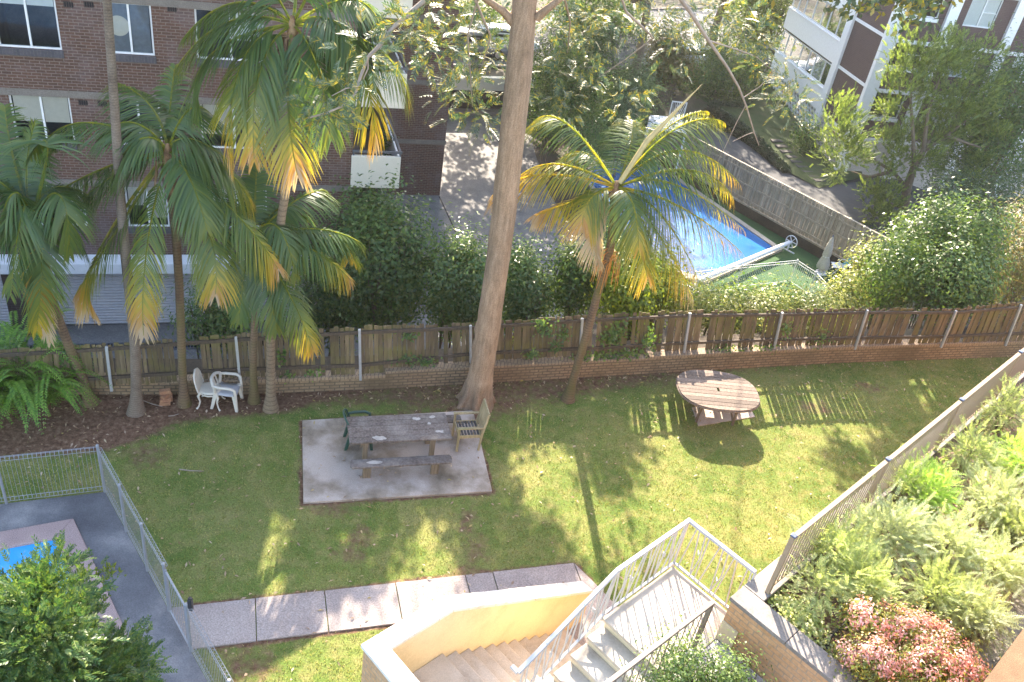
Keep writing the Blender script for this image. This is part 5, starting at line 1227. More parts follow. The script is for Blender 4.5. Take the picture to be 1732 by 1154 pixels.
def palm(name, label, base, path, radii, fronds, tmat, hub=None, fl=.55, extra=None, crown=True, group='palms along the fence', lw=.033, ln_=86):
    b = G(*base); t = thing(name, label, 'palm tree', b, group)
    pts = [b-[0, 0, .1]]+[UPZ(b, *p) for p in path]
    q = MB(); sub = [pts[0]]; rs = [radii[0]]
    for i in range(len(pts)-1):
        for k in (1, 2, 3): sub.append(pts[i]+(pts[i+1]-pts[i])*k/3)
    zz = [p[2] for p in sub]; rs = np.interp(zz, [b[2]-.1, b[2]+.15, b[2]+.5, max(zz)], [radii[0]*2.1, radii[0]*1.5, radii[0], radii[1]])
    q.tube(sub, list(rs), 12); q.build('trunk', tmat, t)
    hb = pts[-1]
    if crown:
        q = MB(); d = unit(pts[-1]-pts[-2]); q.tube([hb-d*.75, hb-d*.4, hb, hb+d*.25], [radii[1]*1.05, radii[1]*1.5, radii[1]*1.3, .03], 10)
        for k in range(16):
            a = R.random()*6.28; o = np.array([math.cos(a), math.sin(a), 0]); q.tube([hb-d*.1+o*radii[1], hb+o*.22-[0, 0, .1], hb+o*.3-[0, 0, .55+.3*R.random()]], [.022, .018, .006], 5)
        q.build('crownshaft', M['boot'], t)
    for f in fronds:
        (mx, my), (tx, ty), dy = f[0], f[1], f[2]; a0, a1 = (f[3] if len(f) > 3 else (0.0, .32)); l_ = f[4] if len(f) > 4 else fl; dr = f[5] if len(f) > 5 else .6
        mid = D(mx, my, hb[1]+dy*.55); tip = D(tx, ty, hb[1]+dy); h0 = hb+np.array([0, 0, .1])
        V, F, A = frond_mesh(h0, mid, tip, a0, a1, l_, ln_, dr, lw)
        mesh_np('frond', V, F, M['frond'], t, {'age': A})
    return t, hb
Gn, Yt, Dd = (0, .2), (.02, .62), (.3, 1.0)
palm('palm_tree', 'palm with a leaning ringed trunk at the left edge, beside the fern', (155, 682), [(140, 640), (118, 590), (95, 530), (72, 470), (60, 420), (55, 385)], (.092, .088),
     [((20, 330), (-12, 440), -.5, Gn), ((-20, 300), (-90, 350), .2, Gn), ((22, 265), (8, 180), .9, Gn, .4), ((45, 290), (60, 205), .8, Gn, .4), ((80, 250), (52, 262), .3, (0, .2)), ((100, 330), (118, 430), -.5, Gn), ((38, 360), (18, 500), -.9, Gn), ((70, 430), (62, 560), -.7, (0, .45)), ((105, 375), (140, 420), .4, Gn), ((-10, 400), (-30, 520), -.8, Gn), ((85, 320), (150, 330), .9, Gn), ((58, 440), (85, 580), -.3, (.3, 1.0), .4)], M['palmtrunk'])
palm('palm_tree', 'palm with a thick straight grey trunk rising out of the photo, left of the bricks', (230, 697), [(230, 640), (228, 580), (222, 520), (213, 440), (203, 330), (195, 200), (188, 100), (181, 0), (176, -80), (172, -150), (168, -240)], (.108, .058),
     [((60, -270), (-60, -180), -.8), ((260, -300), (380, -190), -.8), ((120, -330), (60, -400), 1.5), ((220, -340), (280, -420), 1.5), ((100, -250), (40, -130), -2.0), ((230, -250), (290, -130), -2.0), ((170, -340), (170, -430), 2.5), ((40, -300), (-80, -260), 1)], M['palmgrey'])
palm('palm_tree', 'palm with the fullest drooping crown of green and yellow fronds, in front of the shutters', (312, 684), [(308, 620), (306, 560), (303, 480), (298, 400), (291, 330), (285, 265)], (.086, .08),
     [((225, 208), (168, 232), .2, Gn), ((152, 208), (72, 244), .4, Gn), ((255, 180), (192, 138), 1.2, Gn), ((287, 190), (296, 112), 1.5, Gn, .4), ((322, 185), (366, 204), .8, Gn), ((370, 279), (426, 345), .2, (0, .5)), ((200, 293), (122, 352), -.3, Gn), ((168, 288), (54, 352), .1, Gn),
      ((248, 425), (243, 568), -1.2, (.05, .95), .52), ((188, 405), (128, 500), -.9, (0, .72)), ((165, 430), (150, 530), -.7, (.1, 1.0), .5), ((352, 390), (364, 498), -1.0, (0, .7)), ((402, 365), (470, 455), -.5, (0, .75)), ((320, 300), (350, 390), -.9, Gn), ((240, 235), (190, 290), -.4, Gn), ((320, 235), (385, 270), .2, Gn)], M['palmtrunk'], fl=.62)
palm('palm_tree', 'short palm with a slim mossy trunk and low crown, left of the tallest trunk', (430, 679), [(428, 620), (430, 560), (432, 500), (431, 445), (430, 408)], (.08, .07),
     [((535, 388), (612, 412), .5, Gn), ((522, 420), (594, 475), -.2, (0, .7)), ((490, 500), (530, 592), -.9, (0, .6)), ((415, 450), (404, 545), -.8, Gn, .5), ((432, 330), (434, 280), .8, Gn, .35), ((500, 340), (550, 322), 1.0, Gn), ((375, 345), (330, 380), .8, Gn), ((470, 385), (500, 470), -.6, Gn), ((400, 380), (365, 450), -.2, Gn), ((480, 350), (525, 370), 1.2, Gn), ((560, 400), (590, 440), .9, (0, .5)), ((450, 470), (468, 560), -.9, Gn)], M['palmtrunk'], fl=.5)
palm('palm_tree', 'tallest palm with a big drooping green and orange crown over the brick building', (458, 692), [(458, 620), (458, 560), (461, 500), (468, 430), (477, 360), (484, 320), (492, 260), (497, 180), (496, 100), (495, 52)], (.098, .075),
     [((385, 38), (296, 118), -.2, (0, .3)), ((400, 5), (312, 62), .5, Gn), ((408, 110), (390, 285), -.9, (0, .75)), ((487, 170), (503, 296), -1.2, (.02, .85)), ((535, 110), (560, 235), -.9, Gn), ((598, 0), (648, 62), .3, Gn), ((600, 95), (634, 252), -.5, (.02, .75)), ((632, 78), (692, 168), .2, (0, .5)), ((440, 120), (430, 270), -1.1, (0, .65)), ((430, -60), (370, -100), .8), ((500, -90), (470, -180), .9), ((560, -70), (610, -110), .9), ((360, 90), (330, 190), -.5, Gn), ((570, 40), (610, 130), -.5, Gn)], M['palmpale'], fl=.66)
t8, h8 = palm('palm_tree', 'sunlit palm with yellow and dead hanging fronds, standing right of the big tree trunk', (960, 676), [(970, 640), (985, 590), (998, 545), (1010, 500), (1022, 460), (1032, 420), (1040, 360), (1042, 325)], (.1, .085),
     [((962, 212), (902, 206), .6, (.12, .45)), ((945, 278), (875, 302), .2, (.25, .7)), ((915, 296), (832, 332), -.1, (.4, .72)), ((955, 346), (904, 366), -.5, (.35, .95), .42), ((1140, 312), (1257, 388), .0, (.05, .6)), ((1140, 220), (1224, 206), .9, (.1, .4)), ((1122, 222), (1196, 188), 1.2, (.1, .4)), ((1165, 288), (1240, 335), .3, (.1, .55)), ((1150, 255), (1250, 310), .5, (.1, .6)), ((1150, 350), (1255, 428), -.5, (.15, .85)), ((1108, 388), (1172, 506), -1.0, (.12, .85)), ((1116, 362), (1178, 466), -.8, (.05, .6)),
      ((1004, 385), (1018, 446), -1.0, (.9, 1.0), .42, .9), ((1000, 335), (985, 385), -.7, (.2, .8)), ((1066, 250), (1070, 205), 1.4, (.05, .3)), ((1075, 395), (1095, 470), -1.2, (.1, .6)), ((1000, 265), (960, 260), 1.0, (.1, .4)), ((1070, 345), (1080, 420), -1.2, (.1, .5))], M['palmtrunk'], fl=.62, lw=.025, ln_=66)
sp = MB(); a = UPZ(G(960, 676), 1048, 310); sp.tube([a, D(1095, 238, h8[1]+.3), D(1188, 142, h8[1]+.7)], [.05, .06, .006], 7); sp.build('spear_leaf', M['spear'], t8)
fs_ = MB()
for k in range(26):
    b = UPZ(G(960, 676), 1034+R.normal()*3, 430+R.normal()*6); an = R.random()*6.28; fs_.tube([b, b+[.2*math.cos(an), .2*math.sin(an), -.05], b+[.26*math.cos(an), .26*math.sin(an), -.5-.25*R.random()]], [.012, .01, .006], 4)
fs_.build('flower_stalk', M['seed'], t8)

# ================================================================== BIG TREE (grey straight trunk, feathery leaves)
def barkmat(name, cols):
    m, t, out = newmat(name); p = pos(t); mp = nd(t, 'ShaderNodeMapping', {'Vector': p}); mp.inputs['Scale'].default_value = (16, 16, 2.2)
    st = noise(t, 1.0, 6, .7, mp.outputs[0]); n = len(cols); col = ramp(t, st, [(.3+.4*i/max(1, n-1), c) for i, c in enumerate(cols)])
    col = mixc(t, 1.0, col, ramp(t, noise(t, 1.1, 5, .65, p), [(.3, (.75,)*3), (.7, (1.25, 1.22, 1.2))]), 'MULTIPLY'); col = mixc(t, 1.0, col, ramp(t, noise(t, 45, 3, .7, p), [(.3, (.75,)*3), (.72, (1.3,)*3)]), 'MULTIPLY')
    pbr(t, out, col, .9, 0, bump(t, st, .7, .03)); return m
M['bark'] = barkmat('grey_brown_bark', [(.18, .118, .075), (.27, .182, .12), (.35, .245, .17)])
M['twig'] = plain('pale_twig', (.3, .24, .2), .8, 0, .25)
M['oakleaf'] = leafmat('feathery_leaf', [(.03, .07, .04), (.045, .095, .05), (.07, .125, .065), (.11, .16, .085), (.18, .22, .15), (.05, .1, .05), (.16, .19, .05), (.4, .32, .04), (.3, .22, .05)], .3, .4, spec=.5)
bb = G(805, 680); bt = thing('tall_tree', 'tall tree with a thick straight grey brown trunk and feathery leaves, beside the fence', 'tree', bb)
tp_ = [(808, 662), (814, 620), (821, 580), (828, 540), (845, 430), (862, 300), (878, 150), (890, 0), (898, -90), (905, -180), (915, -300)]
tpts = [bb-[0, 0, .15], bb+[0, 0, .03]]+[UPZ(bb, *p) for p in tp_]
_r = [.46, .4, .33, .29, .275, .268, .262, .252, .24, .21, .19, .15, .1]
_n = 64; _x = np.linspace(0, len(tpts)-1, _n); _P = np.stack([np.interp(_x, range(len(tpts)), [p[i] for p in tpts]) for i in range(3)], 1); _R = np.interp(_x, range(len(tpts)), _r)
_P[2:-2, 0] += np.convolve(R.normal(size=_n), np.ones(7)/7, 'same')[2:-2]*.035
q = MB(); q.tube(list(_P), list(_R*(1+np.convolve(R.normal(size=_n), np.ones(5)/5, 'same')*.05)), 26)
_lob = 1.0
V_ = np.array(q.v); ax_ = V_[:_n*26].reshape(_n, 26, 3); cen_ = ax_.mean(1, keepdims=True)
jit = np.zeros((_n, 26))
for _k in range(5): jit += np.sin(np.arange(26)[None, :]/26*6.283*(2+_k)+R.random()*6.28+np.linspace(0, 9*R.random(), _n)[:, None])*.018
jit *= np.interp(np.arange(_n), [0, 8, 14], [2.4, 2.0, 1.0])[:, None]
for kn in range(9):
    i_, j_ = int(R.random()*46)+8, int(R.random()*26); jit += .13*np.exp(-((np.arange(_n)[:, None]-i_)/1.0)**2-(((np.arange(26)[None, :]-j_+13) % 26-13)/1.3)**2)
V_[:_n*26] = (cen_+(ax_-cen_)*(1+jit[..., None])).reshape(-1, 3); q.v = [tuple(p) for p in V_]
for k in range(7):
    a = 6.28*k/7+.3; o = np.array([math.cos(a), math.sin(a), 0]); q.tube([bb+o*.2+[0, 0, .6], bb+o*.3+[0, 0, .16], bb+o*(.42+.12*R.random())+[0, 0, -.06]], [.12, .11, .05], 8)
def yz(px, py, dy=0.0): return D(px, py, bb[1]+dy)
q.tube([yz(871, 40), yz(850, 18, -.1), yz(826, 2, -.4), yz(790, -30, -1), yz(745, -60, -1.6)], [.1, .07, .06, .05, .04], 8)
q.tube([yz(908, 30), yz(930, 12, -.1), yz(955, -8, -.2), yz(1040, -40, 1.6), yz(1130, -30, 2.6)], [.09, .065, .055, .05, .04], 8)
q.build('trunk', M['bark'], bt)
def branch(px, dy0, dy1, r0, r1):
    n = len(px); pts = [yz(x, y, dy0+(dy1-dy0)*i/(n-1))+R.normal(size=3)*.015 for i, (x, y) in enumerate(px)]; b_ = MB(); b_.tube(pts, list(np.linspace(r0, r1, n)), 6); b_.build('branch', M['twig'], bt); return pts
branch([(745, -60), (715, 5), (690, 25), (665, 45), (640, 75), (622, 100), (608, 130), (600, 160), (580, 180), (550, 192), (515, 200)], -1.6, -3.2, .045, .014)
branch([(622, 100), (623, 120), (618, 135)], -2.4, -2.5, .02, .008)
branch([(604, 145), (585, 150), (560, 160)], -2.7, -2.9, .015, .006)
branch([(1130, -30), (1165, 20), (1200, 70), (1230, 115), (1250, 150), (1262, 180), (1275, 225), (1284, 246)], 2.6, 5.0, .05, .01)
branch([(1255, 165), (1285, 145), (1312, 120)], 4.4, 4.6, .014, .006); branch([(1262, 180), (1245, 205), (1225, 250), (1212, 272)], 4.6, 4.8, .014, .005); branch([(1275, 225), (1262, 228), (1240, 240)], 4.9, 4.9, .012, .005)
branch([(1040, -40), (1060, 20), (1100, 60), (1103, 67), (1060, 100), (1012, 133)], 1.6, 4.4, .03, .007); branch([(1200, 70), (1240, 82), (1280, 95), (1320, 130)], 3.4, 4.6, .02, .007)
branch([(790, -30), (815, 20), (830, 60), (815, 110)], -.9, .6, .03, .008); branch([(810, -8), (790, 60), (795, 140), (800, 180)], -.6, .8, .02, .006); branch([(955, -8), (965, 40), (960, 90)], -.2, 4.0, .025, .008)
OAK = shoot_template(8, .3, .12, .024, .7, -.3, .4)
SPR = [(628, 82, 10), (605, 96, 10), (572, 150, 12), (545, 162, 12), (530, 192, 14), (560, 185, 12), (585, 140, 7), (700, 45, 14), (722, 72, 14), (690, 74, 10), (676, 58, 10), (745, 85, 9), (720, 20, 14), (740, 108, 7), (760, 60, 9),
       (780, 18, 16), (795, 55, 14), (775, 90, 12), (815, 85, 14), (842, 55, 14), (835, 25, 12), (850, 92, 12), (790, 158, 14), (802, 188, 16), (772, 150, 9), (818, 205, 8), (745, 170, 5), (880, 148, 9), (785, 125, 8), (740, 5, 14),
       (930, 40, 16), (952, 18, 18), (985, 58, 18), (962, 92, 18), (1000, 25, 18), (1040, 18, 18), (1082, 36, 18), (1112, 28, 16), (1142, 58, 18), (1182, 28, 18), (1232, 30, 18), (1260, 60, 16), (1292, 82, 16), (1312, 104, 16), (1332, 140, 18), (1346, 172, 18), (1330, 190, 10), (1312, 168, 10), (1290, 58, 12),
       (960, 182, 14), (940, 162, 12), (1000, 130, 12), (990, 100, 14), (1062, 190, 18), (1078, 152, 18), (1050, 170, 16), (1070, 215, 14), (1022, 60, 12), (1130, 100, 8), (1215, 12, 16), (1270, 20, 12), (940, 120, 12), (975, 150, 10), (1160, 75, 8), (1345, 150, 12), (1280, 110, 8)]
Ps, Xs = [], []
for x, y, n in SPR:
    c = yz(x, y, (-2.9 if x < 640 else -2.0) if x < 735 else (1.0 if x < 900 else 4.6)); n = int(n*(1.5 if x < 735 else (1.1 if x > 900 and y > 85 else 1.7))); o = R.normal(size=(n, 3))*np.array([.2, .2, .16])*(.75+.5*R.random()); Ps.append(c+o); Xs.append(nrm(o)*1.2+rand_unit(n)*.35+np.array([0, 0, -.1]))
Ps, Xs = np.concatenate(Ps), np.concatenate(Xs)
V, F = place_template(OAK, Ps, Xs, rand_unit(len(Ps))*.7+np.array([0, 0, .8]), .7+.6*R.random(len(Ps)))
mesh_np('foliage', V, F, M['oakleaf'], bt)
# unseen high crown, its clumps placed to shape the dappled shade on the lawn
LIT = [(905, 725, 20, 45), (930, 770, 16, 30), (895, 810, 26, 40), (925, 850, 40, 35), (1012, 880, 34, 48), (1045, 935, 55, 40), (1140, 690, 26, 50), (1150, 765, 30, 50), (1215, 800, 110, 34), (1280, 770, 26, 60), (1255, 860, 120, 62), (1330, 905, 66, 60), (1160, 900, 60, 60), (1250, 950, 90, 50), (1215, 700, 95, 70), (1390, 705, 38, 30), (1352, 765, 32, 44), (1440, 690, 36, 26), (1465, 740, 16, 50),
       (715, 1005, 52, 40), (688, 950, 18, 26), (748, 945, 26, 30), (725, 885, 16, 12), (330, 722, 60, 16), (1125, 1000, 85, 50), (1300, 650, 40, 40), (1400, 650, 50, 34), (970, 790, 14, 30), (1100, 850, 20, 60), (1430, 850, 16, 40)]
gx, gy = np.meshgrid(np.arange(-5, 15, .42), np.arange(8.2, 22, .42)); gp = np.stack([gx.ravel(), gy.ravel(), np.zeros(gx.size)], 1)+R.normal(size=(gx.size, 3))*np.array([.12, .12, 0])
v_ = gp-O; dep = v_@AF; pxs = 866+CAM_F*(v_@AX)/dep; pys = 577-CAM_F*(v_@AY)/dep
lit = np.zeros(len(gp), bool)
for x, y, rx, ry in LIT: lit |= ((pxs-x)/(rx*1.5))**2+((pys-y)/(ry*1.42))**2 < 1
keep = (~lit) & (pys < 1020) & (pxs > 480) & (pxs < 1760) & (R.random(len(gp)) < .97)
gp = gp[keep]; smin = (13.9-.227*gp[:, 1])/(.76+.2565); s_ = np.maximum(smin, 10.6)+.3+R.random(len(gp))*2.6
# leave open the gaps through which the sun reaches the shrubs behind the fence
HQ = np.array([D(x, y, Y) for x, y, Y in [(a, b, 21.3) for a in (745, 765, 785, 805, 825) for b in (405, 440, 475, 510)]+[(a, b, 21.5) for a in (870, 900) for b in (440, 480)]+[(a, b, 21.8) for a in (965, 995, 1030, 1060, 1090) for b in (430, 465, 500)]+[(a, 500, 22) for a in (1150, 1200, 1250, 1300, 1360, 1420)]+[(a, b, 24.8) for a in (1480, 1520, 1560, 1600, 1640, 1680) for b in (370, 410, 450, 490)]])
sdn = -SUN_DIR/np.linalg.norm(SUN_DIR); best = np.full(len(gp), -1.0); sb_ = s_.copy()
for k in range(10):
    c_ = gp-SUN_DIR[None, :]*(s_+k*.75)[:, None]; rel = c_[:, None, :]-HQ[None]; dd_ = np.linalg.norm(np.cross(rel, sdn), axis=2).min(1); dd_ = np.minimum(dd_, .95)-k*.01
    up_ = dd_ > best; best[up_] = dd_[up_]; sb_[up_] = (s_+k*.75)[up_]
cc = gp-SUN_DIR[None, :]*sb_[:, None]; cc = cc[(best > .5) | (R.random(len(gp)) < .25)]
m_ = 36; ci = np.repeat(np.arange(len(cc)), m_); P_ = cc[ci]+R.normal(size=(len(ci), 3))*.2
V, F = leaf_quads(P_, rand_unit(len(P_))-SUN_DIR*.9, .24*(.7+.6*R.random(len(P_))), .13, rand_unit(len(P_)))
mesh_np('crown', V, F, M['oakleaf'], bt)
lm = MB(); top0 = tpts[-2]
for k in range(7):
    tgt = cc[int(len(cc)*(k+.5)/7)]; midp = (top0+tgt)/2+[0, 0, 1.4]; lm.tube([tpts[-3+k % 3], midp, tgt], [.06, .035, .012], 6)
lm.build('limb', M['bark'], bt)

# ================================================================== SHRUBS AND TREES BEHIND THE FENCE
M['lf_dark'] = leafmat('dark_shrub_leaf', [(.055, .115, .04), (.085, .165, .05), (.125, .21, .06), (.2, .25, .065)], .46, .32)
M['lf_glossy'] = leafmat('glossy_leaf', [(.07, .145, .045), (.11, .2, .06), (.16, .25, .07), (.25, .3, .1)], .48, .26, spec=.8)
M['lf_yellow'] = leafmat('yellow_green_leaf', [(.09, .16, .02), (.2, .26, .02), (.32, .34, .025), (.13, .2, .02)], .45, .4)
M['lf_lime'] = leafmat('lime_leaf', [(.12, .18, .04), (.22, .27, .07), (.3, .32, .1), (.38, .36, .14), (.16, .22, .06)], .42, .4)
M['lf_olive'] = leafmat('olive_leaf', [(.055, .1, .045), (.09, .145, .065), (.13, .18, .08)], .35, .4)
M['lf_mid'] = leafmat('mid_leaf', [(.05, .11, .025), (.09, .17, .035), (.14, .22, .045), (.2, .26, .06)], .4, .35)
M['lf_fine'] = leafmat('fine_leaf', [(.07, .12, .035), (.12, .18, .045), (.19, .26, .065), (.3, .36, .1), (.1, .16, .05)], .45, .4)
M['lf_brown'] = leafmat('brownish_leaf', [(.12, .12, .05), (.2, .19, .07), (.26, .19, .1), (.1, .14, .04)], .4, .5)
M['stem'] = plain('shrub_stem', (.16, .12, .085), .85, 0, .25)
def shrub(name, label, cat, ells, n, L, W, mat, ground=LOW, sig=.24, per=26, shell=.6, group=None, trunks=2, r=.05, droop=0.0, fol='foliage', stem='stem', dens=1.3):
    n = int(n*dens)
    c = np.mean([e[0] for e in ells], axis=0); t = thing(name, label, cat, xy(c, ground), group)
    broadleaf(fol, ells, n, L, W, mat, t, sig, per, shell, droop); q = MB()
    for e in ells:
        for k in range(trunks):
            if stem == 'stem': q = MB()
            o = R.normal(size=3)*np.array([.25, .2, 0])*e[1][0]; b = xy(e[0]+o, ground-.1) if stem == 'stem' else xy(c+o*.06, ground-.1); top = e[0]+R.normal(size=3)*np.array(e[1])*.3; q.tube(wob([b, b*.6+top*.4, top], .08), [r, r*.8, r*.3], 6)
            for j in range(4): p = e[0]+rand_unit(1)[0]*np.array(e[1])*.8; q.tube([b*.4+top*.6, (top+p)/2+R.normal(size=3)*.06, p], [r*.5, r*.35, r*.12], 5)
            if stem == 'stem': q.build(stem, M['stem'], t)
    if stem != 'stem': q.build(stem, M['stem'], t)
    return t
HG = 'shrubs behind the paling fence'
shrub('shrub', 'large dark green leafy shrub behind the fence, left of the sunlit glossy shrubs', 'shrub', [ell(535, 345, 680, 560, 23.2), ell(590, 350, 738, 565, 22.4), ell(500, 430, 600, 570, 23)], 15000, .15, .075, M['lf_dark'], dens=1.7, group=HG)
shrub('shrub', 'grey green olive like shrub at the foot of the brick building, below the cream balcony', 'shrub', [ell(490, 300, 610, 400, 27), ell(570, 320, 660, 400, 26.5)], 7000, .13, .035, M['lf_olive'], dens=1.7, group=HG)
shrub('shrub', 'sunlit shrub with glossy glinting leaves, just left of the big tree trunk', 'shrub', [ell(728, 398, 792, 560, 22), ell(765, 420, 835, 565, 21.8)], 7500, .13, .06, M['lf_glossy'], dens=1.7, group=HG)
shrub('shrub', 'glossy green shrub just right of the big tree trunk', 'shrub', [ell(835, 425, 905, 560, 22.2), ell(870, 470, 930, 550, 22)], 5500, .13, .06, M['lf_glossy'], dens=1.7, group=HG)
shrub('shrub', 'round bright green shrub left of the sunlit palm trunk', 'shrub', [ell(943, 420, 1012, 530, 22.6)], 4200, .12, .07, M['lf_mid'], dens=1.7, group=HG)
shrub('shrub', 'yellow green shrub spilling over the fence, right of the sunlit palm trunk', 'shrub', [ell(1015, 430, 1112, 535, 22), ell(1040, 470, 1100, 560, 20.9), ell(1090, 455, 1150, 520, 22.5)], 7000, .12, .075, M['lf_yellow'], dens=1.7, group=HG)
shrub('shrub', 'pale olive bush between the yellow green shrub and the white pool fence', 'shrub', [ell(1130, 490, 1210, 545, 22.4), ell(1180, 510, 1260, 550, 22)], 4500, .11, .035, M['lf_lime'], dens=1.7, group=HG)
shrub('shrub', 'low green bush in front of the white pool fence', 'shrub', [ell(1215, 506, 1300, 545, 24), ell(1285, 508, 1345, 545, 23.5)], 4000, .14, .07, M['lf_mid'], dens=1.7, group=HG)
shrub('shrub', 'pale yellowish scrub leaning on the fence below the pool', 'shrub', [ell(1240, 515, 1350, 555, 21.8), ell(1335, 506, 1440, 552, 22.2)], 5200, .11, .04, M['lf_lime'], dens=1.7, group=HG)
shrub('shrub', 'loose pale leafy bush right of the folded parasol', 'shrub', [ell(1408, 478, 1465, 530, 26), ell(1445, 425, 1505, 490, 28)], 4200, .13, .055, M['lf_lime'], dens=1.7, group=HG)
shrub('shrub', 'biggest rounded light green bush rising above the right part of the brown fence', 'shrub', [ell(1465, 415, 1560, 530, 25), ell(1500, 350, 1640, 510, 26.5), ell(1570, 365, 1690, 520, 25.5), ell(1540, 430, 1680, 530, 24.2)], 17000, .13, .065, M['lf_mid'], dens=1.7, group=HG)
shrub('shrub', 'brownish green bush at the right edge behind the fence', 'shrub', [ell(1680, 390, 1800, 530, 26), ell(1690, 360, 1790, 440, 28)], 6500, .13, .04, M['lf_brown'], dens=1.7, group=HG)
shrub('shrub', 'loose dark shrub behind the fence between the palm trunks', 'shrub', [ell(300, 505, 420, 590, 17.5), ell(340, 480, 440, 560, 18.3)], 2600, .12, .05, M['lf_dark'], dens=1.7, group=HG, shell=.3)
# fine leaved tree in front of the white building
rtb = G(1525, 388, LOW); rt = thing('feathery_tree', 'fine leaved light green tree with a forked brown trunk, in front of the white building', 'tree', rtb)
def ry(px, py, dy=0.0): return D(px, py, rtb[1]+dy)
FINE = shoot_template(6, .34, .13, .036, .55, -.1, .4)
RC = [ell(1500, 55, 1600, 150, 44), ell(1530, 90, 1680, 210, 44.5), ell(1480, 120, 1570, 230, 43.6), ell(1560, 180, 1690, 275, 44.6), ell(1370, 175, 1460, 262, 43), ell(1390, 225, 1490, 300, 43), ell(1480, 215, 1600, 300, 43.8), ell(1440, 285, 1515, 360, 43), ell(1640, 215, 1710, 280, 44), ell(1580, 70, 1650, 130, 44.4), ell(1440, 330, 1520, 385, 42.2)]
shoots('crown', RC, 7200, FINE, M['lf_fine'], rt, .25, 40, .4, .5, 1.0, .0)
q = MB(); q.tube([ry(1525, 390), ry(1529, 350), ry(1534, 318), ry(1545, 285), ry(1562, 255), ry(1580, 220, .4)], [.3, .25, .22, .18, .14, .08], 9)
for pth in ([(1534, 318), (1510, 290), (1480, 272), (1440, 250)], [(1545, 285), (1545, 230), (1540, 170), (1545, 110)], [(1562, 255), (1600, 230), (1640, 200)], [(1562, 255), (1570, 190), (1590, 130)], [(1510, 290), (1470, 300), (1440, 290)], [(1529, 350), (1500, 345), (1475, 340)], [(1480, 272), (1430, 240), (1400, 215)], [(1600, 230), (1660, 250)]):
    q.tube([ry(x, y, .1*i) for i, (x, y) in enumerate(pth)], list(np.linspace(.12, .03, len(pth))), 6)
q.build('trunk', M['stem'], rt)
BG = 'trees and bushes beyond the driveways'
shrub('leafy_tree', 'dark dense tree at the right edge, beside the white building', 'tree', [ell(1610, 110, 1720, 230, 46), ell(1650, 190, 1780, 320, 45), ell(1680, 90, 1790, 220, 47), ell(1590, 230, 1680, 330, 45.5)], 15000, .2, .07, M['lf_dark'], sig=.45, group=BG, r=.12, fol='crown', stem='trunk')
shrub('bush', 'shaded bush under the dark tree at the right edge', 'bush', [ell(1560, 300, 1660, 370, 41), ell(1640, 310, 1760, 380, 40)], 6000, .16, .06, M['lf_olive'], sig=.35, group=BG)
shrub('leafy_tree', 'dark shady tree right of the driveway, behind the sunlit palm', 'tree', [ell(895, 70, 980, 180, 47), ell(930, 110, 1020, 215, 46), ell(900, 150, 970, 215, 45)], 12000, .18, .07, M['lf_dark'], sig=.4, group=BG, r=.1, fol='crown', stem='trunk')
shrub('bush', 'spiky blue green bush at the end of the garden bed behind the palm', 'bush', [ell(1010, 165, 1095, 235, 43), ell(1040, 120, 1100, 190, 45)], 4500, .34, .035, M['lf_olive'], sig=.35, group=BG)
shrub('bush', 'low strappy dark bush along the driveway edge below the dark tree', 'bush', [ell(895, 195, 960, 235, 42), ell(950, 200, 1050, 245, 41), ell(980, 225, 1010, 262, 40)], 4200, .3, .03, M['lf_dark'], sig=.3, group=BG)
shrub('leafy_tree', 'leafy tree beyond the end wall, left of the big trunk', 'tree', [ell(770, 10, 850, 75, 60), ell(768, 70, 800, 125, 58), ell(700, -20, 780, 60, 62)], 7000, .24, .1, M['lf_mid'], STZ, .5, group=BG, r=.12, fol='crown', stem='trunk')
shrub('leafy_tree', 'shaded green tree beside the street at the top middle', 'tree', [ell(930, -20, 1030, 60, 64), ell(1000, 0, 1090, 75, 66), ell(960, 30, 1050, 95, 62)], 10000, .24, .09, M['lf_dark'], STZ, .5, group=BG, r=.14, fol='crown', stem='trunk')
shrub('street_tree', 'old thick trunked tree wrapped in ivy beside the street', 'tree', [ell(1100, 55, 1145, 140, 53.6), ell(1120, 80, 1165, 140, 53.2)], 5000, .22, .09, M['lf_brown'], STZ, .4, group=BG, trunks=1, r=.55, fol='crown', stem='trunk')
shrub('conifer', 'dark narrow evergreen beside the silver car on the street', 'tree', [ell(1200, 50, 1234, 110, 56.5), ell(1192, 85, 1240, 150, 56)], 5000, .2, .05, M['lf_dark'], STZ, .35, group=BG, r=.12, fol='crown', stem='trunk')
shrub('hedge', 'dark clipped street hedge behind the white pipe rail fence', 'hedge', [ell(1160, 108, 1215, 150, 55.2), ell(1200, 112, 1250, 155, 55.6)], 5000, .16, .07, M['lf_dark'], STZ, .35, group=BG)
shrub('street_tree', 'light green street tree at the top right, left of the white balconies', 'tree', [ell(1235, -60, 1340, 50, 66), ell(1285, 5, 1335, 75, 65), ell(1240, 30, 1285, 90, 63)], 9000, .26, .1, M['lf_fine'], STZ, .5, group=BG, trunks=1, r=.3, fol='crown', stem='trunk')
shrub('bush', 'bright green bush at the near street verge below the light green street tree', 'bush', [ell(1240, 95, 1290, 158, 56.5), ell(1345, 215, 1385, 250, 50)], 4000, .18, .07, M['lf_mid'], STZ, .35, group=BG)
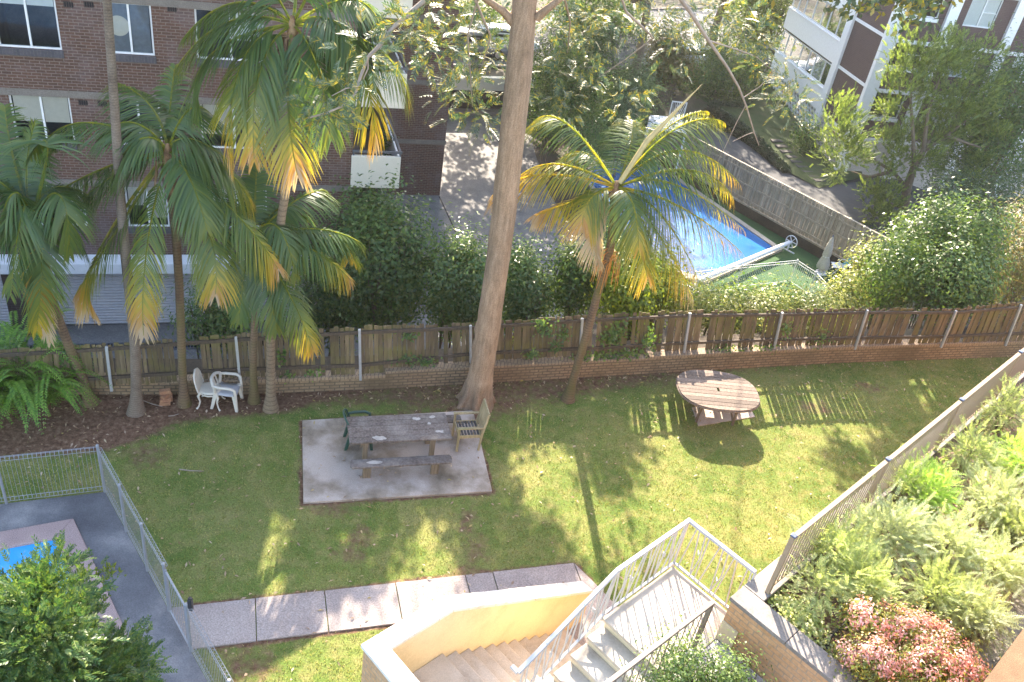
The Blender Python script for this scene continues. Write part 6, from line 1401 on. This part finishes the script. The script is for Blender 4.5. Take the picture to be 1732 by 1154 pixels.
for k, (x0, y0, x1, y1, Y, mt) in enumerate(((640, -90, 780, 20, 80, 'lf_dark'), (760, -100, 900, 20, 90, 'lf_mid'), (1080, -80, 1180, 30, 92, 'lf_dark'), (1150, -90, 1250, 40, 95, 'lf_mid'))):
    shrub('leafy_tree', ('dark leafy tree far beyond the street, behind the tallest palm crown', 'mid green leafy tree far beyond the street behind the big trunk', 'dark leafy tree across the street above the ivy trunk', 'mid green tree across the street beyond the dark evergreen')[k], 'tree', [ell(x0, y0, x1, y1, Y)], 6000, .34, .14, M[mt], STZ, .7, group=BG, r=.2, fol='crown', stem='trunk')
# added street trees, unseen crowns placed to shade the road, far lawn and driveway
SHD = [('added street tree with an unseen crown that casts shade, above the silver car', (10.5, 66), [((9, 66, 5.5), (5, 4, 3)), ((14, 68, 6.5), (5, 4, 3.5)), ((17, 64, 8), (4, 4, 3))], 6000, .5),
       ('added street tree with an unseen crown that shades the road at the top middle', (2.5, 68), [((1, 68, 4.5), (4.5, 4, 2.6)), ((5, 72, 6), (5, 4, 3)), ((6, 62, 6), (3.5, 3, 2.5))], 10500, .5),
       ('added tree at the garden bed edge, unseen crown placed to shade the driveway', (4.2, 50.5), [((-5.5, 59, 7.5), (3.4, 2.5, 2.6)), ((2.5, 57, 8.5), (3, 2.5, 2.8))], 900, .42),
       ('added broad tree beyond the street with an unseen crown that casts shade', (20, 88), [((14, 86, 5), (8, 5, 4)), ((26, 88, 6), (8, 5, 4)), ((4, 90, 5), (7, 5, 4)), ((-8, 90, 5), (7, 5, 4))], 7000, .7)]
gx, gy = np.meshgrid(np.arange(-4.6, 6.5, .5), np.arange(25, 51, .5)); dp = np.stack([gx.ravel(), gy.ravel(), np.full(gx.size, LOW)], 1)
ptn = np.sin(dp[:, 0]*2.1+1.7*np.sin(dp[:, 1]*.9))+np.sin(dp[:, 1]*1.6+dp[:, 0]*1.1+2)+R.normal(size=len(dp))*.5
thr = np.interp(dp[:, 1], [30, 35.5, 38, 43, 47], [2.5, 2.2, .25, -.15, .4]); dp = dp[ptn < thr]
dsm = (19.6-.227*dp[:, 1])/(.76+.2565); dcc = dp-SUN_DIR[None, :]*(np.maximum(dsm, 9.5)+.3+R.random(len(dp))*2.2)[:, None]
for lb_, (x, y), es, n, sg_ in SHD:
    t = thing('street_tree', lb_, 'tree', (x, y, STZ), BG); broadleaf('crown', [(np.array(c), r) for c, r in es], n, .42, .22, M['lf_mid'], t, sg_, 36, .55)
    if 'driveway' in lb_:
        ci = np.repeat(np.arange(len(dcc)), 26); P_ = dcc[ci]+R.normal(size=(len(ci), 3))*.26
        V, F = leaf_quads(P_, rand_unit(len(P_))-SUN_DIR*.9, .3*(.7+.6*R.random(len(P_))), .16, rand_unit(len(P_))); mesh_np('crown', V, F, M['lf_mid'], t); es = es+[(c_, (1, 1, 1)) for c_ in dcc[::40]]
    q = MB(); tr_ = [np.array([x, y, STZ-.1]), np.array([x+.15, y, STZ+3]), np.array([x-.1, y+.1, STZ+6.5])]; q.tube(tr_, [.32, .24, .17], 9)
    for c, r in es: q.tube([tr_[1]*.4+tr_[2]*.6, (tr_[2]+np.array(c))/2+[0, 0, .4], np.array(c)], [.13, .08, .03], 6)
    q.build('trunk', M['stem'], t)
shrub('bush', 'dark green bushes screening the bank between the pergola and the dark tree', 'bush', [ell(1020, 145, 1100, 205, 48.5), ell(985, 165, 1060, 218, 47.5)], 5000, .17, .07, M['lf_dark'], sig=.35, group=BG)
shrub('bush', 'leafy garden bushes along the street verge beside the ivy trunk', 'bush', [ell(1040, 115, 1105, 165, 51.6), ell(960, 60, 1040, 130, 57)], 5500, .18, .08, M['lf_olive'], STZ, .35, group=BG)
shrub('hedge', 'long dark planting along the far side of the street', 'hedge', [ell(880, -15, 960, 25, 92), ell(950, -10, 1040, 30, 92), ell(1030, -8, 1120, 34, 92), ell(1110, -5, 1200, 38, 92), ell(1190, 0, 1290, 44, 92), ell(1280, 10, 1380, 50, 92), ell(780, -20, 890, 25, 92)], 12000, .34, .15, M['lf_dark'], STZ, .5, group=BG, trunks=0)
# ivy and creepers on the fence
def creeper(label, spots, n, L, mat=None):
    P_ = []
    for px, py, sx, sy, z in spots:
        c = onplane(px, py, fb[5]-wn*.05, wn) if z is None else G(px, py, z)
        o = R.normal(size=(n, 3))*np.array([sx, .05, sy]); P_.append(c+o[:, :1]*wd+o[:, 1:2]*wn+np.array([0, 0, 1.])*o[:, 2:])
    P_ = np.concatenate(P_); V, F = leaf_quads(P_, rand_unit(len(P_))*.6-wn*.8+np.array([0, 0, .4]), L, L*.7)
    tag(mesh_np('creeper', V, F, mat or M['lf_dark']), label, 'creeper', 'creepers on the paling fence')
creeper('ivy strands climbing the fence between the big trunk and the sunlit palm', [(925, 560, .12, .1, None), (940, 585, .1, .12, None), (955, 565, .1, .1, None), (915, 548, .1, .06, None), (900, 600, .12, .05, None)], 60, .08)
creeper('ivy and weeds at the fence foot right of the sunlit palm', [(1010, 605, .3, .07, None), (1060, 600, .3, .08, None), (1100, 575, .12, .18, None), (1045, 560, .1, .2, None), (1030, 575, .15, .15, None)], 110, .09, M['lf_mid'])
creeper('ivy patch hanging over the fence left of the big trunk', [(690, 568, .16, .06, None), (690, 608, .2, .08, None), (720, 610, .12, .06, None)], 70, .08)
creeper('small weeds sprouting on the wall top beside the tall palm trunk', [(488, 636, .08, .08, None), (530, 630, .1, .07, None), (475, 600, .04, .12, None)], 45, .09, M['lf_mid'])
creeper('sparse weeds along the fence foot above the oval table', [(1230, 590, .25, .06, None), (1290, 590, .3, .05, None), (1390, 575, .15, .14, None), (1330, 560, .08, .15, None)], 60, .08, M['lf_mid'])
creeper('ivy mass spilling over the left end of the fence behind the fern', [(10, 600, .3, .12, None), (40, 612, .2, .1, None), (-20, 610, .3, .15, None), (110, 600, .06, .1, None)], 160, .09)

# ================================================================== FERN CLUMPS AT THE LEFT
M['fern'] = leafmat('fern_leaf', [(.06, .16, .02), (.1, .24, .03), (.15, .3, .04), (.2, .34, .05)], .42, .4)
def fern(base, nf, Lr, label):
    b0 = G(*base); t = thing('fern', label, 'fern', b0, 'ferns by the leaning palm'); Vs = []; Fs = []; cnt = 0
    for k in range(nf):
        a = 6.283*k/nf+R.random()*.5; L = Lr*(.65+.5*R.random()); o = np.array([math.cos(a), math.sin(a), 0]); h = L*(.7+.6*R.random())
        p0 = b0+R.normal(size=3)*np.array([.12, .12, 0]); P_ = bez(p0, p0+o*L*.4+[0, 0, h*1.35], p0+o*L*.95+[0, 0, h*(.3+.4*R.random())], 44); T2 = nrm(np.gradient(P_, axis=0))
        for i in range(2, 44):
            tt_ = i/43; l = .085*math.sin(math.pi*min(1, .1+.85*tt_))+.02; sd = unit(np.cross(T2[i], (0, 0, 1.0)))
            for sg in (1, -1):
                d = unit(sd*sg+T2[i]*.45+np.array([0, 0, -.15])); w_ = T2[i]*.017; b = P_[i]; m1 = b+d*l*.5
                Vs += [b-w_*.6, m1-w_, b+d*l, m1+w_]; Fs.append((cnt, cnt+1, cnt+2, cnt+3)); cnt += 4
    mesh_np('foliage', np.array(Vs), np.array(Fs), M['fern'], t)
fern((20, 694), 64, 1.6, 'bright green fern clump nearest the left edge'); fern((80, 688), 54, 1.35, 'arching green fern clump nearest the leaning palm trunk'); fern((-60, 720), 50, 1.5, 'fern clump cut by the left edge of the photo'); fern((45, 664), 50, 1.4, 'green fern clump at the back against the fence')

# ================================================================== FOREGROUND PLANTS
M['lf_near'] = leafmat('near_tree_leaf', [(.032, .085, .03), (.052, .125, .036), (.09, .165, .042), (.17, .225, .048), (.045, .105, .034)], .4, .38)
def ellz(x0, y0, x1, y1, z, kz=.9, ky=1.0):
    c = G((x0+x1)/2, (y0+y1)/2, z); dep = np.dot(c-O, AF); r = (x1-x0)/2*dep/CAM_F; r2 = (y1-y0)/2*dep/CAM_F; return (c, (r, max(r2, r*.5)*ky, r2*kz))
NT_ = shoot_template(5, .15, .062, .019, .6, -.25, .3)
ntb = G(95, 1130, 0); nt_ = thing('garden_tree', 'dense bright green small tree beside the pool, in the bottom left corner', 'tree', ntb)
NE = [ellz(-20, 1010, 85, 1095, 3.6), ellz(40, 962, 128, 1058, 3.9), ellz(-40, 1060, 100, 1190, 3.4), ellz(70, 1010, 142, 1120, 3.2), ellz(60, 1095, 180, 1220, 3.0), ellz(150, 1100, 245, 1200, 2.6), ellz(-60, 1040, 20, 1180, 3.2), ellz(20, 1030, 120, 1125, 4.0)]
shoots('crown', NE, 8500, NT_, M['lf_near'], nt_, .13, 22, .5, .4, 1.0, .3)
q = MB(); q.tube([ntb, ntb+[.05, .05, 1.0], ntb+[-.1, .1, 2.2]], [.11, .09, .07], 8)
for e in NE: q.tube([ntb+[-.1, .1, 1.6], (ntb+e[0])/2+[0, 0, .9], e[0]], [.05, .035, .015], 6)
q.build('trunk', M['stem'], nt_)
yl = np.concatenate([np.stack([G(165+6*k, 965+3*math.sin(k), 3.1)]) for k in range(7)]); o = R.normal(size=(60, 3))*.05; P_ = yl[R.integers(0, 7, 60)]+o
V, F = leaf_quads(P_, rand_unit(60)+[0, 0, .6], .1, .03); mesh_np('yellow_leaves', V, F, M['lf_yellow'], nt_)
sc = G(1185, 1130, 3.5); sh = thing('shrub', 'green small leaved shrub beside the stair handrail at the bottom', 'shrub', xy(sc, 2.6))
ST_ = shoot_template(7, .2, .034, .016, .8, .1, .4)
SE = [ellz(1105, 1100, 1190, 1180, 3.5), ellz(1160, 1105, 1262, 1200, 3.4), ellz(1125, 1082, 1185, 1140, 3.5), ellz(1075, 1130, 1140, 1200, 3.3), ellz(1200, 1120, 1280, 1190, 3.3)]
broadleaf('foliage', SE, 7500, .05, .024, leafmat('small_shrub_leaf', [(.06, .12, .03), (.11, .19, .045), (.18, .26, .07), (.26, .34, .12)], .4, .4), sh, .13, 20, .45); q = MB()
for e in SE:
    for _ in range(3): q.tube([xy(sc+R.normal(size=3)*.1, 2.6), (sc+e[0])/2+R.normal(size=3)*.1-[0, 0, .2], e[0]+R.normal(size=3)*.12+[0, 0, .12]], [.02, .015, .006], 5)
q.build('stem', M['stem'], sh)
# low branches of a shrub reaching over the walkway by the planter wall
bt_ = thing('weed', 'thin leafy weed growing at the foot of the orange brick planter wall', 'plant', G(1295, 1062, 3.1))
shoots('foliage', [ellz(1275, 1040, 1310, 1080, 3.3)], 26, ST_, M['lf_mid'], bt_, .08, 6, .2, .8, .7)
# planter bushes
JT = shoot_template(8, .18, .045, .012, .8, -.25, .4)
M['jun_grey'] = leafmat('juniper_grey', [(.3, .36, .2), (.46, .52, .32), (.62, .64, .46), (.38, .44, .26)], .5, .6)
M['jun_green'] = leafmat('juniper_green', [(.24, .42, .08), (.38, .56, .13), (.5, .62, .2), (.3, .48, .1)], .52, .55)
M['jun_olive'] = leafmat('juniper_olive', [(.24, .31, .13), (.38, .45, .2), (.54, .57, .32)], .5, .6)
def planter_bush(x, y, w_, h_, mat, n, label, up=.5, T=JT, sig=.12):
    c = G(x, y, 4.2); e = ellz(x-w_*.39, y-h_*.39, x+w_*.39, y+h_*.39, 4.2, .6); t = thing('planter_bush', label, 'bush', xy(c, 3.78), 'feathery bushes in the planter')
    shoots('foliage', [(e[0]+[0, 0, .05], e[1])], int(n*2.7), T, M[mat], t, sig*.85, 16, .4, up*.4, .95)
    q = MB()
    for _ in range(7): p = e[0]+rand_unit(1)[0]*np.array(e[1])*.75; q.tube([xy(c+R.normal(size=3)*.04, 3.74), (c+p)/2+[0, 0, .02], p], [.022, .015, .006], 5)
    q.build('stem', M['stem'], t)
PBL = [(1410, 930, 120, 110, 'jun_olive', 330, 'olive feathery bush nearest the corner post of the slatted fence'), (1500, 905, 130, 130, 'jun_grey', 420, 'large grey green feathery bush in the middle of the planter'), (1455, 985, 120, 90, 'jun_olive', 260, 'feathery bush with bare brown stems above the red bush'),
       (1565, 835, 100, 100, 'jun_green', 320, 'brightest fresh green bush beside the slatted fence'), (1600, 925, 120, 110, 'jun_grey', 330, 'grey green feathery bush right of the largest one'), (1680, 850, 110, 130, 'jun_grey', 340, 'grey green bush at the right edge below the far corner'), (1640, 770, 90, 90, 'jun_olive', 250, 'olive bush by the third fence post'),
       (1700, 700, 80, 110, 'jun_olive', 260, 'olive bush near the far end of the slatted fence'), (1585, 1000, 100, 80, 'jun_olive', 220, 'low olive bush behind the red bush'), (1680, 960, 100, 100, 'jun_grey', 280, 'pale grey green bush beside the capstone edge on the right'), (1650, 1045, 90, 90, 'jun_grey', 240, 'pale feathery bush between the red bush and the garden wall'), (1385, 1000, 70, 60, 'jun_olive', 110, 'small feathery tuft beside the variegated ivy'), (1725, 790, 90, 110, 'jun_green', 260, 'green bush cut by the right edge of the photo'), (1720, 900, 80, 90, 'jun_olive', 220, 'olive bush cut by the right edge above the capstones'), (1520, 825, 60, 60, 'jun_olive', 110, 'small tuft beside the second fence post')]
for a in PBL: planter_bush(*a)
M['nred'] = leafmat('red_leaf', [(.52, .2, .18), (.68, .38, .36), (.8, .58, .56), (.62, .28, .17), (.74, .5, .49), (.45, .14, .11)], .4, .3, (1.2, .9, .85))
M['ngreen'] = leafmat('red_bush_green', [(.12, .17, .03), (.2, .24, .05), (.34, .24, .06), (.15, .22, .04)], .4, .4)
nc = G(1540, 1085, 4.1); nb_ = thing('red_bush', 'wide bush with pink and red leaf tips over green leaves, in the planter', 'bush', xy(nc, 3.78))
RB = [ellz(1425, 1010, 1520, 1085, 4.3, .6), ellz(1490, 1030, 1590, 1110, 4.35, .6), ellz(1560, 1060, 1640, 1150, 4.25, .6), ellz(1440, 1080, 1530, 1160, 4.3, .6), ellz(1520, 1090, 1620, 1180, 4.3, .6), ellz(1600, 1100, 1660, 1170, 4.2, .6), ellz(1420, 1080, 1470, 1140, 4.1, .6)]
broadleaf('green_leaves', [(e[0]-[0, 0, .08], e[1]) for e in RB], 9500, .06, .022, M['ngreen'], nb_, .1, 24, .4)
P2, N2 = [], []
for e in RB:
    k = 15; u = rand_unit(k); u[:, 2] = np.abs(u[:, 2])*.9+.35; u = nrm(u); cc_ = e[0]+u*np.array(e[1])*1.04; ci = np.repeat(np.arange(k), 52); o = R.normal(size=(len(ci), 3))*.05; P2.append(cc_[ci]+o); N2.append(u[ci]+nrm(o)*.7)
P2, N2 = np.concatenate(P2), np.concatenate(N2); V, F = leaf_quads(P2, N2+rand_unit(len(P2))*.5, .05*(.6+.7*R.random(len(P2))), .02); mesh_np('red_leaves', V, F, M['nred'], nb_)
q = MB()
for e in RB:
    for _ in range(4): p = e[0]+R.normal(size=3)*np.array(e[1])*.4; q.tube([xy(p+R.normal(size=3)*.12, 3.75), p], [.014, .007], 5)
q.build('stem', M['stem'], nb_)
M['ivyvar'] = leafmat('variegated_ivy', [(.3, .36, .08), (.45, .48, .16), (.55, .55, .3), (.2, .28, .06)], .35, .4)
pts = np.array([(1318, 1018), (1330, 1030), (1345, 1045), (1362, 1060), (1380, 1075), (1398, 1090), (1340, 1020), (1375, 1050), (1310, 1005), (1412, 1105), (1360, 1035)]); P2 = []
for x, y in pts: P2.append(G(x, y, 3.86)+R.normal(size=(120, 3))*np.array([.11, .11, .035]))
P2 = np.concatenate(P2); V, F = leaf_quads(P2, rand_unit(len(P2))*.5+[0, 0, 1], .06*(.7+.6*R.random(len(P2))), .05); tag(mesh_np('ivy', V, F, M['ivyvar']), 'pale variegated ivy spilling along the inner edge of the planter wall', 'ivy')
q = np.stack([UN+.3+R.random(2600)*9, TL+.3+R.random(2600)*2.2], 1); P2 = sp0+q[:, :1]*ss+q[:, 1:]*tt; P2[:, 2] = 3.84+R.random(2600)*.05
M['dryleaf'] = leafmat('dry_leaf', [(.3, .18, .1), (.45, .3, .2), (.2, .11, .06), (.55, .42, .33), (.4, .3, .08)], .2, .6)
V, F = leaf_quads(P2, rand_unit(2600)*.5+[0, 0, 1], .07*(.6+.8*R.random(2600)), .028); tag(mesh_np('planter_litter', V, F, M['dryleaf']), kind='stuff')

# ================================================================== GRASS AND FALLEN LEAVES
N_ = 330000
ga = R.random(N_)*30-11; gb = R.random(N_)**.9*14.5+.05
P_ = np.stack([ga-gb*wn[0], wl(ga)-gb*wn[1], np.zeros(N_)], 1)
dd = dirt_at(P_); patch = .5+.5*np.sin(P_[:, 0]*1.7+1.3*np.sin(P_[:, 1]*1.1))*np.sin(P_[:, 1]*1.9+P_[:, 0]*.6)
pn = np.sin(P_[:, 0]*2.3+2*np.sin(P_[:, 1]*1.3))*np.sin(P_[:, 1]*2.9+1.5*np.sin(P_[:, 0]*1.9))
ok = R.random(N_) > np.clip(dd*1.9-.25+.45*np.clip(pn, 0, 1), 0, .985)
for pl_ in ([p[:2] for p in PAD], [p[:2] for p in PAD2], [(pa_-pu*.3)[:2], pb_[:2], (pb_+pv*PW)[:2], (pa_-pu*.3+pv*PW)[:2]], [p[:2] for p in EXIT]):
    ok &= ~(inside(P_, pl_) & (edist(P_, pl_) > .03))
ok &= ~inside(P_, [(pg1-gd*.05)[:2], (pg1+gd*9)[:2], (pg1+gd*9+gl*12)[:2], (pg1+gl*9)[:2]])
v_ = P_-O; dep = v_@AF; pxs = 866+CAM_F*(v_@AX)/dep; pys = 577-CAM_F*(v_@AY)/dep
ok &= (pxs > -40) & (pxs < 1780) & (pys < 1190)
P_ = P_[ok]; n = len(P_); hh = .022+.026*R.random(n); lean = R.normal(size=(n, 2))*.022; a = R.random(n)*6.283; wv = np.stack([np.cos(a), np.sin(a), np.zeros(n)], 1)*(.0045+.004*R.random(n))[:, None]
V = np.empty((n, 3, 3)); V[:, 0] = P_-wv; V[:, 1] = P_+wv; V[:, 2] = P_; V[:, 2, 2] += hh; V[:, 2, :2] += lean
M['grass'] = leafmat('grass_blade', [(.115, .155, .034), (.18, .205, .045), (.25, .25, .062), (.36, .32, .1), (.47, .4, .19)], .36, .55)
tag(mesh_np('grass', V.reshape(-1, 3), np.arange(3*n).reshape(-1, 3), M['grass']), 'short mown green lawn grass with dry straw patches', 'grass', kind='stuff')
ga = R.random(5200)*27-10; gb = R.random(5200)**1.5*13+.05; P_ = np.stack([ga-gb*wn[0], wl(ga)-gb*wn[1], np.full(5200, .04)], 1)
d_ = dirt_at(P_); P_[inside(P_, [p[:2] for p in PAD]), 2] = .062
P_ = P_[(R.random(5200) < np.where(d_ > .4, .9, .3)) & ~inside(P_, [(pg1)[:2], (pg1+gd*9)[:2], (pg1+gd*9+gl*12)[:2], (pg1+gl*9)[:2]])]; n = len(P_)
V, F = leaf_quads(P_, rand_unit(n)*.45+[0, 0, 1], .09*(.5+.9*R.random(n)), .035*(.6+.8*R.random(n))); tag(mesh_np('leaf_litter', V, F, M['dryleaf']), kind='stuff')
for k, ((x0, y0), (x1, y1), lb_) in enumerate((((303, 794), (345, 797), 'thin dry stick lying on the grass left of the concrete slab'), ((240, 677), (275, 688), 'dry fallen twig on the mulch near the brick stack'), ((285, 704), (303, 700), 'short dry twig at the edge of the mulch'))):
    q = MB(); q.tube([G(x0, y0, .03), G((x0+x1)/2, (y0+y1)/2+1, .05), G(x1, y1, .03)], [.013, .011, .006], 6); tag(q.build('stick', M['twig']), lb_, 'stick')

# ================================================================== ADDED HAZE VOLUME STANDING IN FOR LENS GLARE
hz_ = MB().hexa([(-420, -60, LOW-1.3), (420, -60, LOW-1.3), (420, 700, LOW-1.3), (-420, 700, LOW-1.3)], [(-420, -60, 26), (420, -60, 26), (420, 700, 26), (-420, 700, 26)])
m_, t_n, out_ = newmat('glare_haze'); pv_ = nd(t_n, 'ShaderNodeVolumePrincipled', {'Color': (1.0, .96, .9, 1), 'Density': .00032, 'Anisotropy': .3})
t_n.links.new(pv_.outputs[0], out_.inputs[1]); tag(hz_.build('glare_haze', m_), kind='stuff')
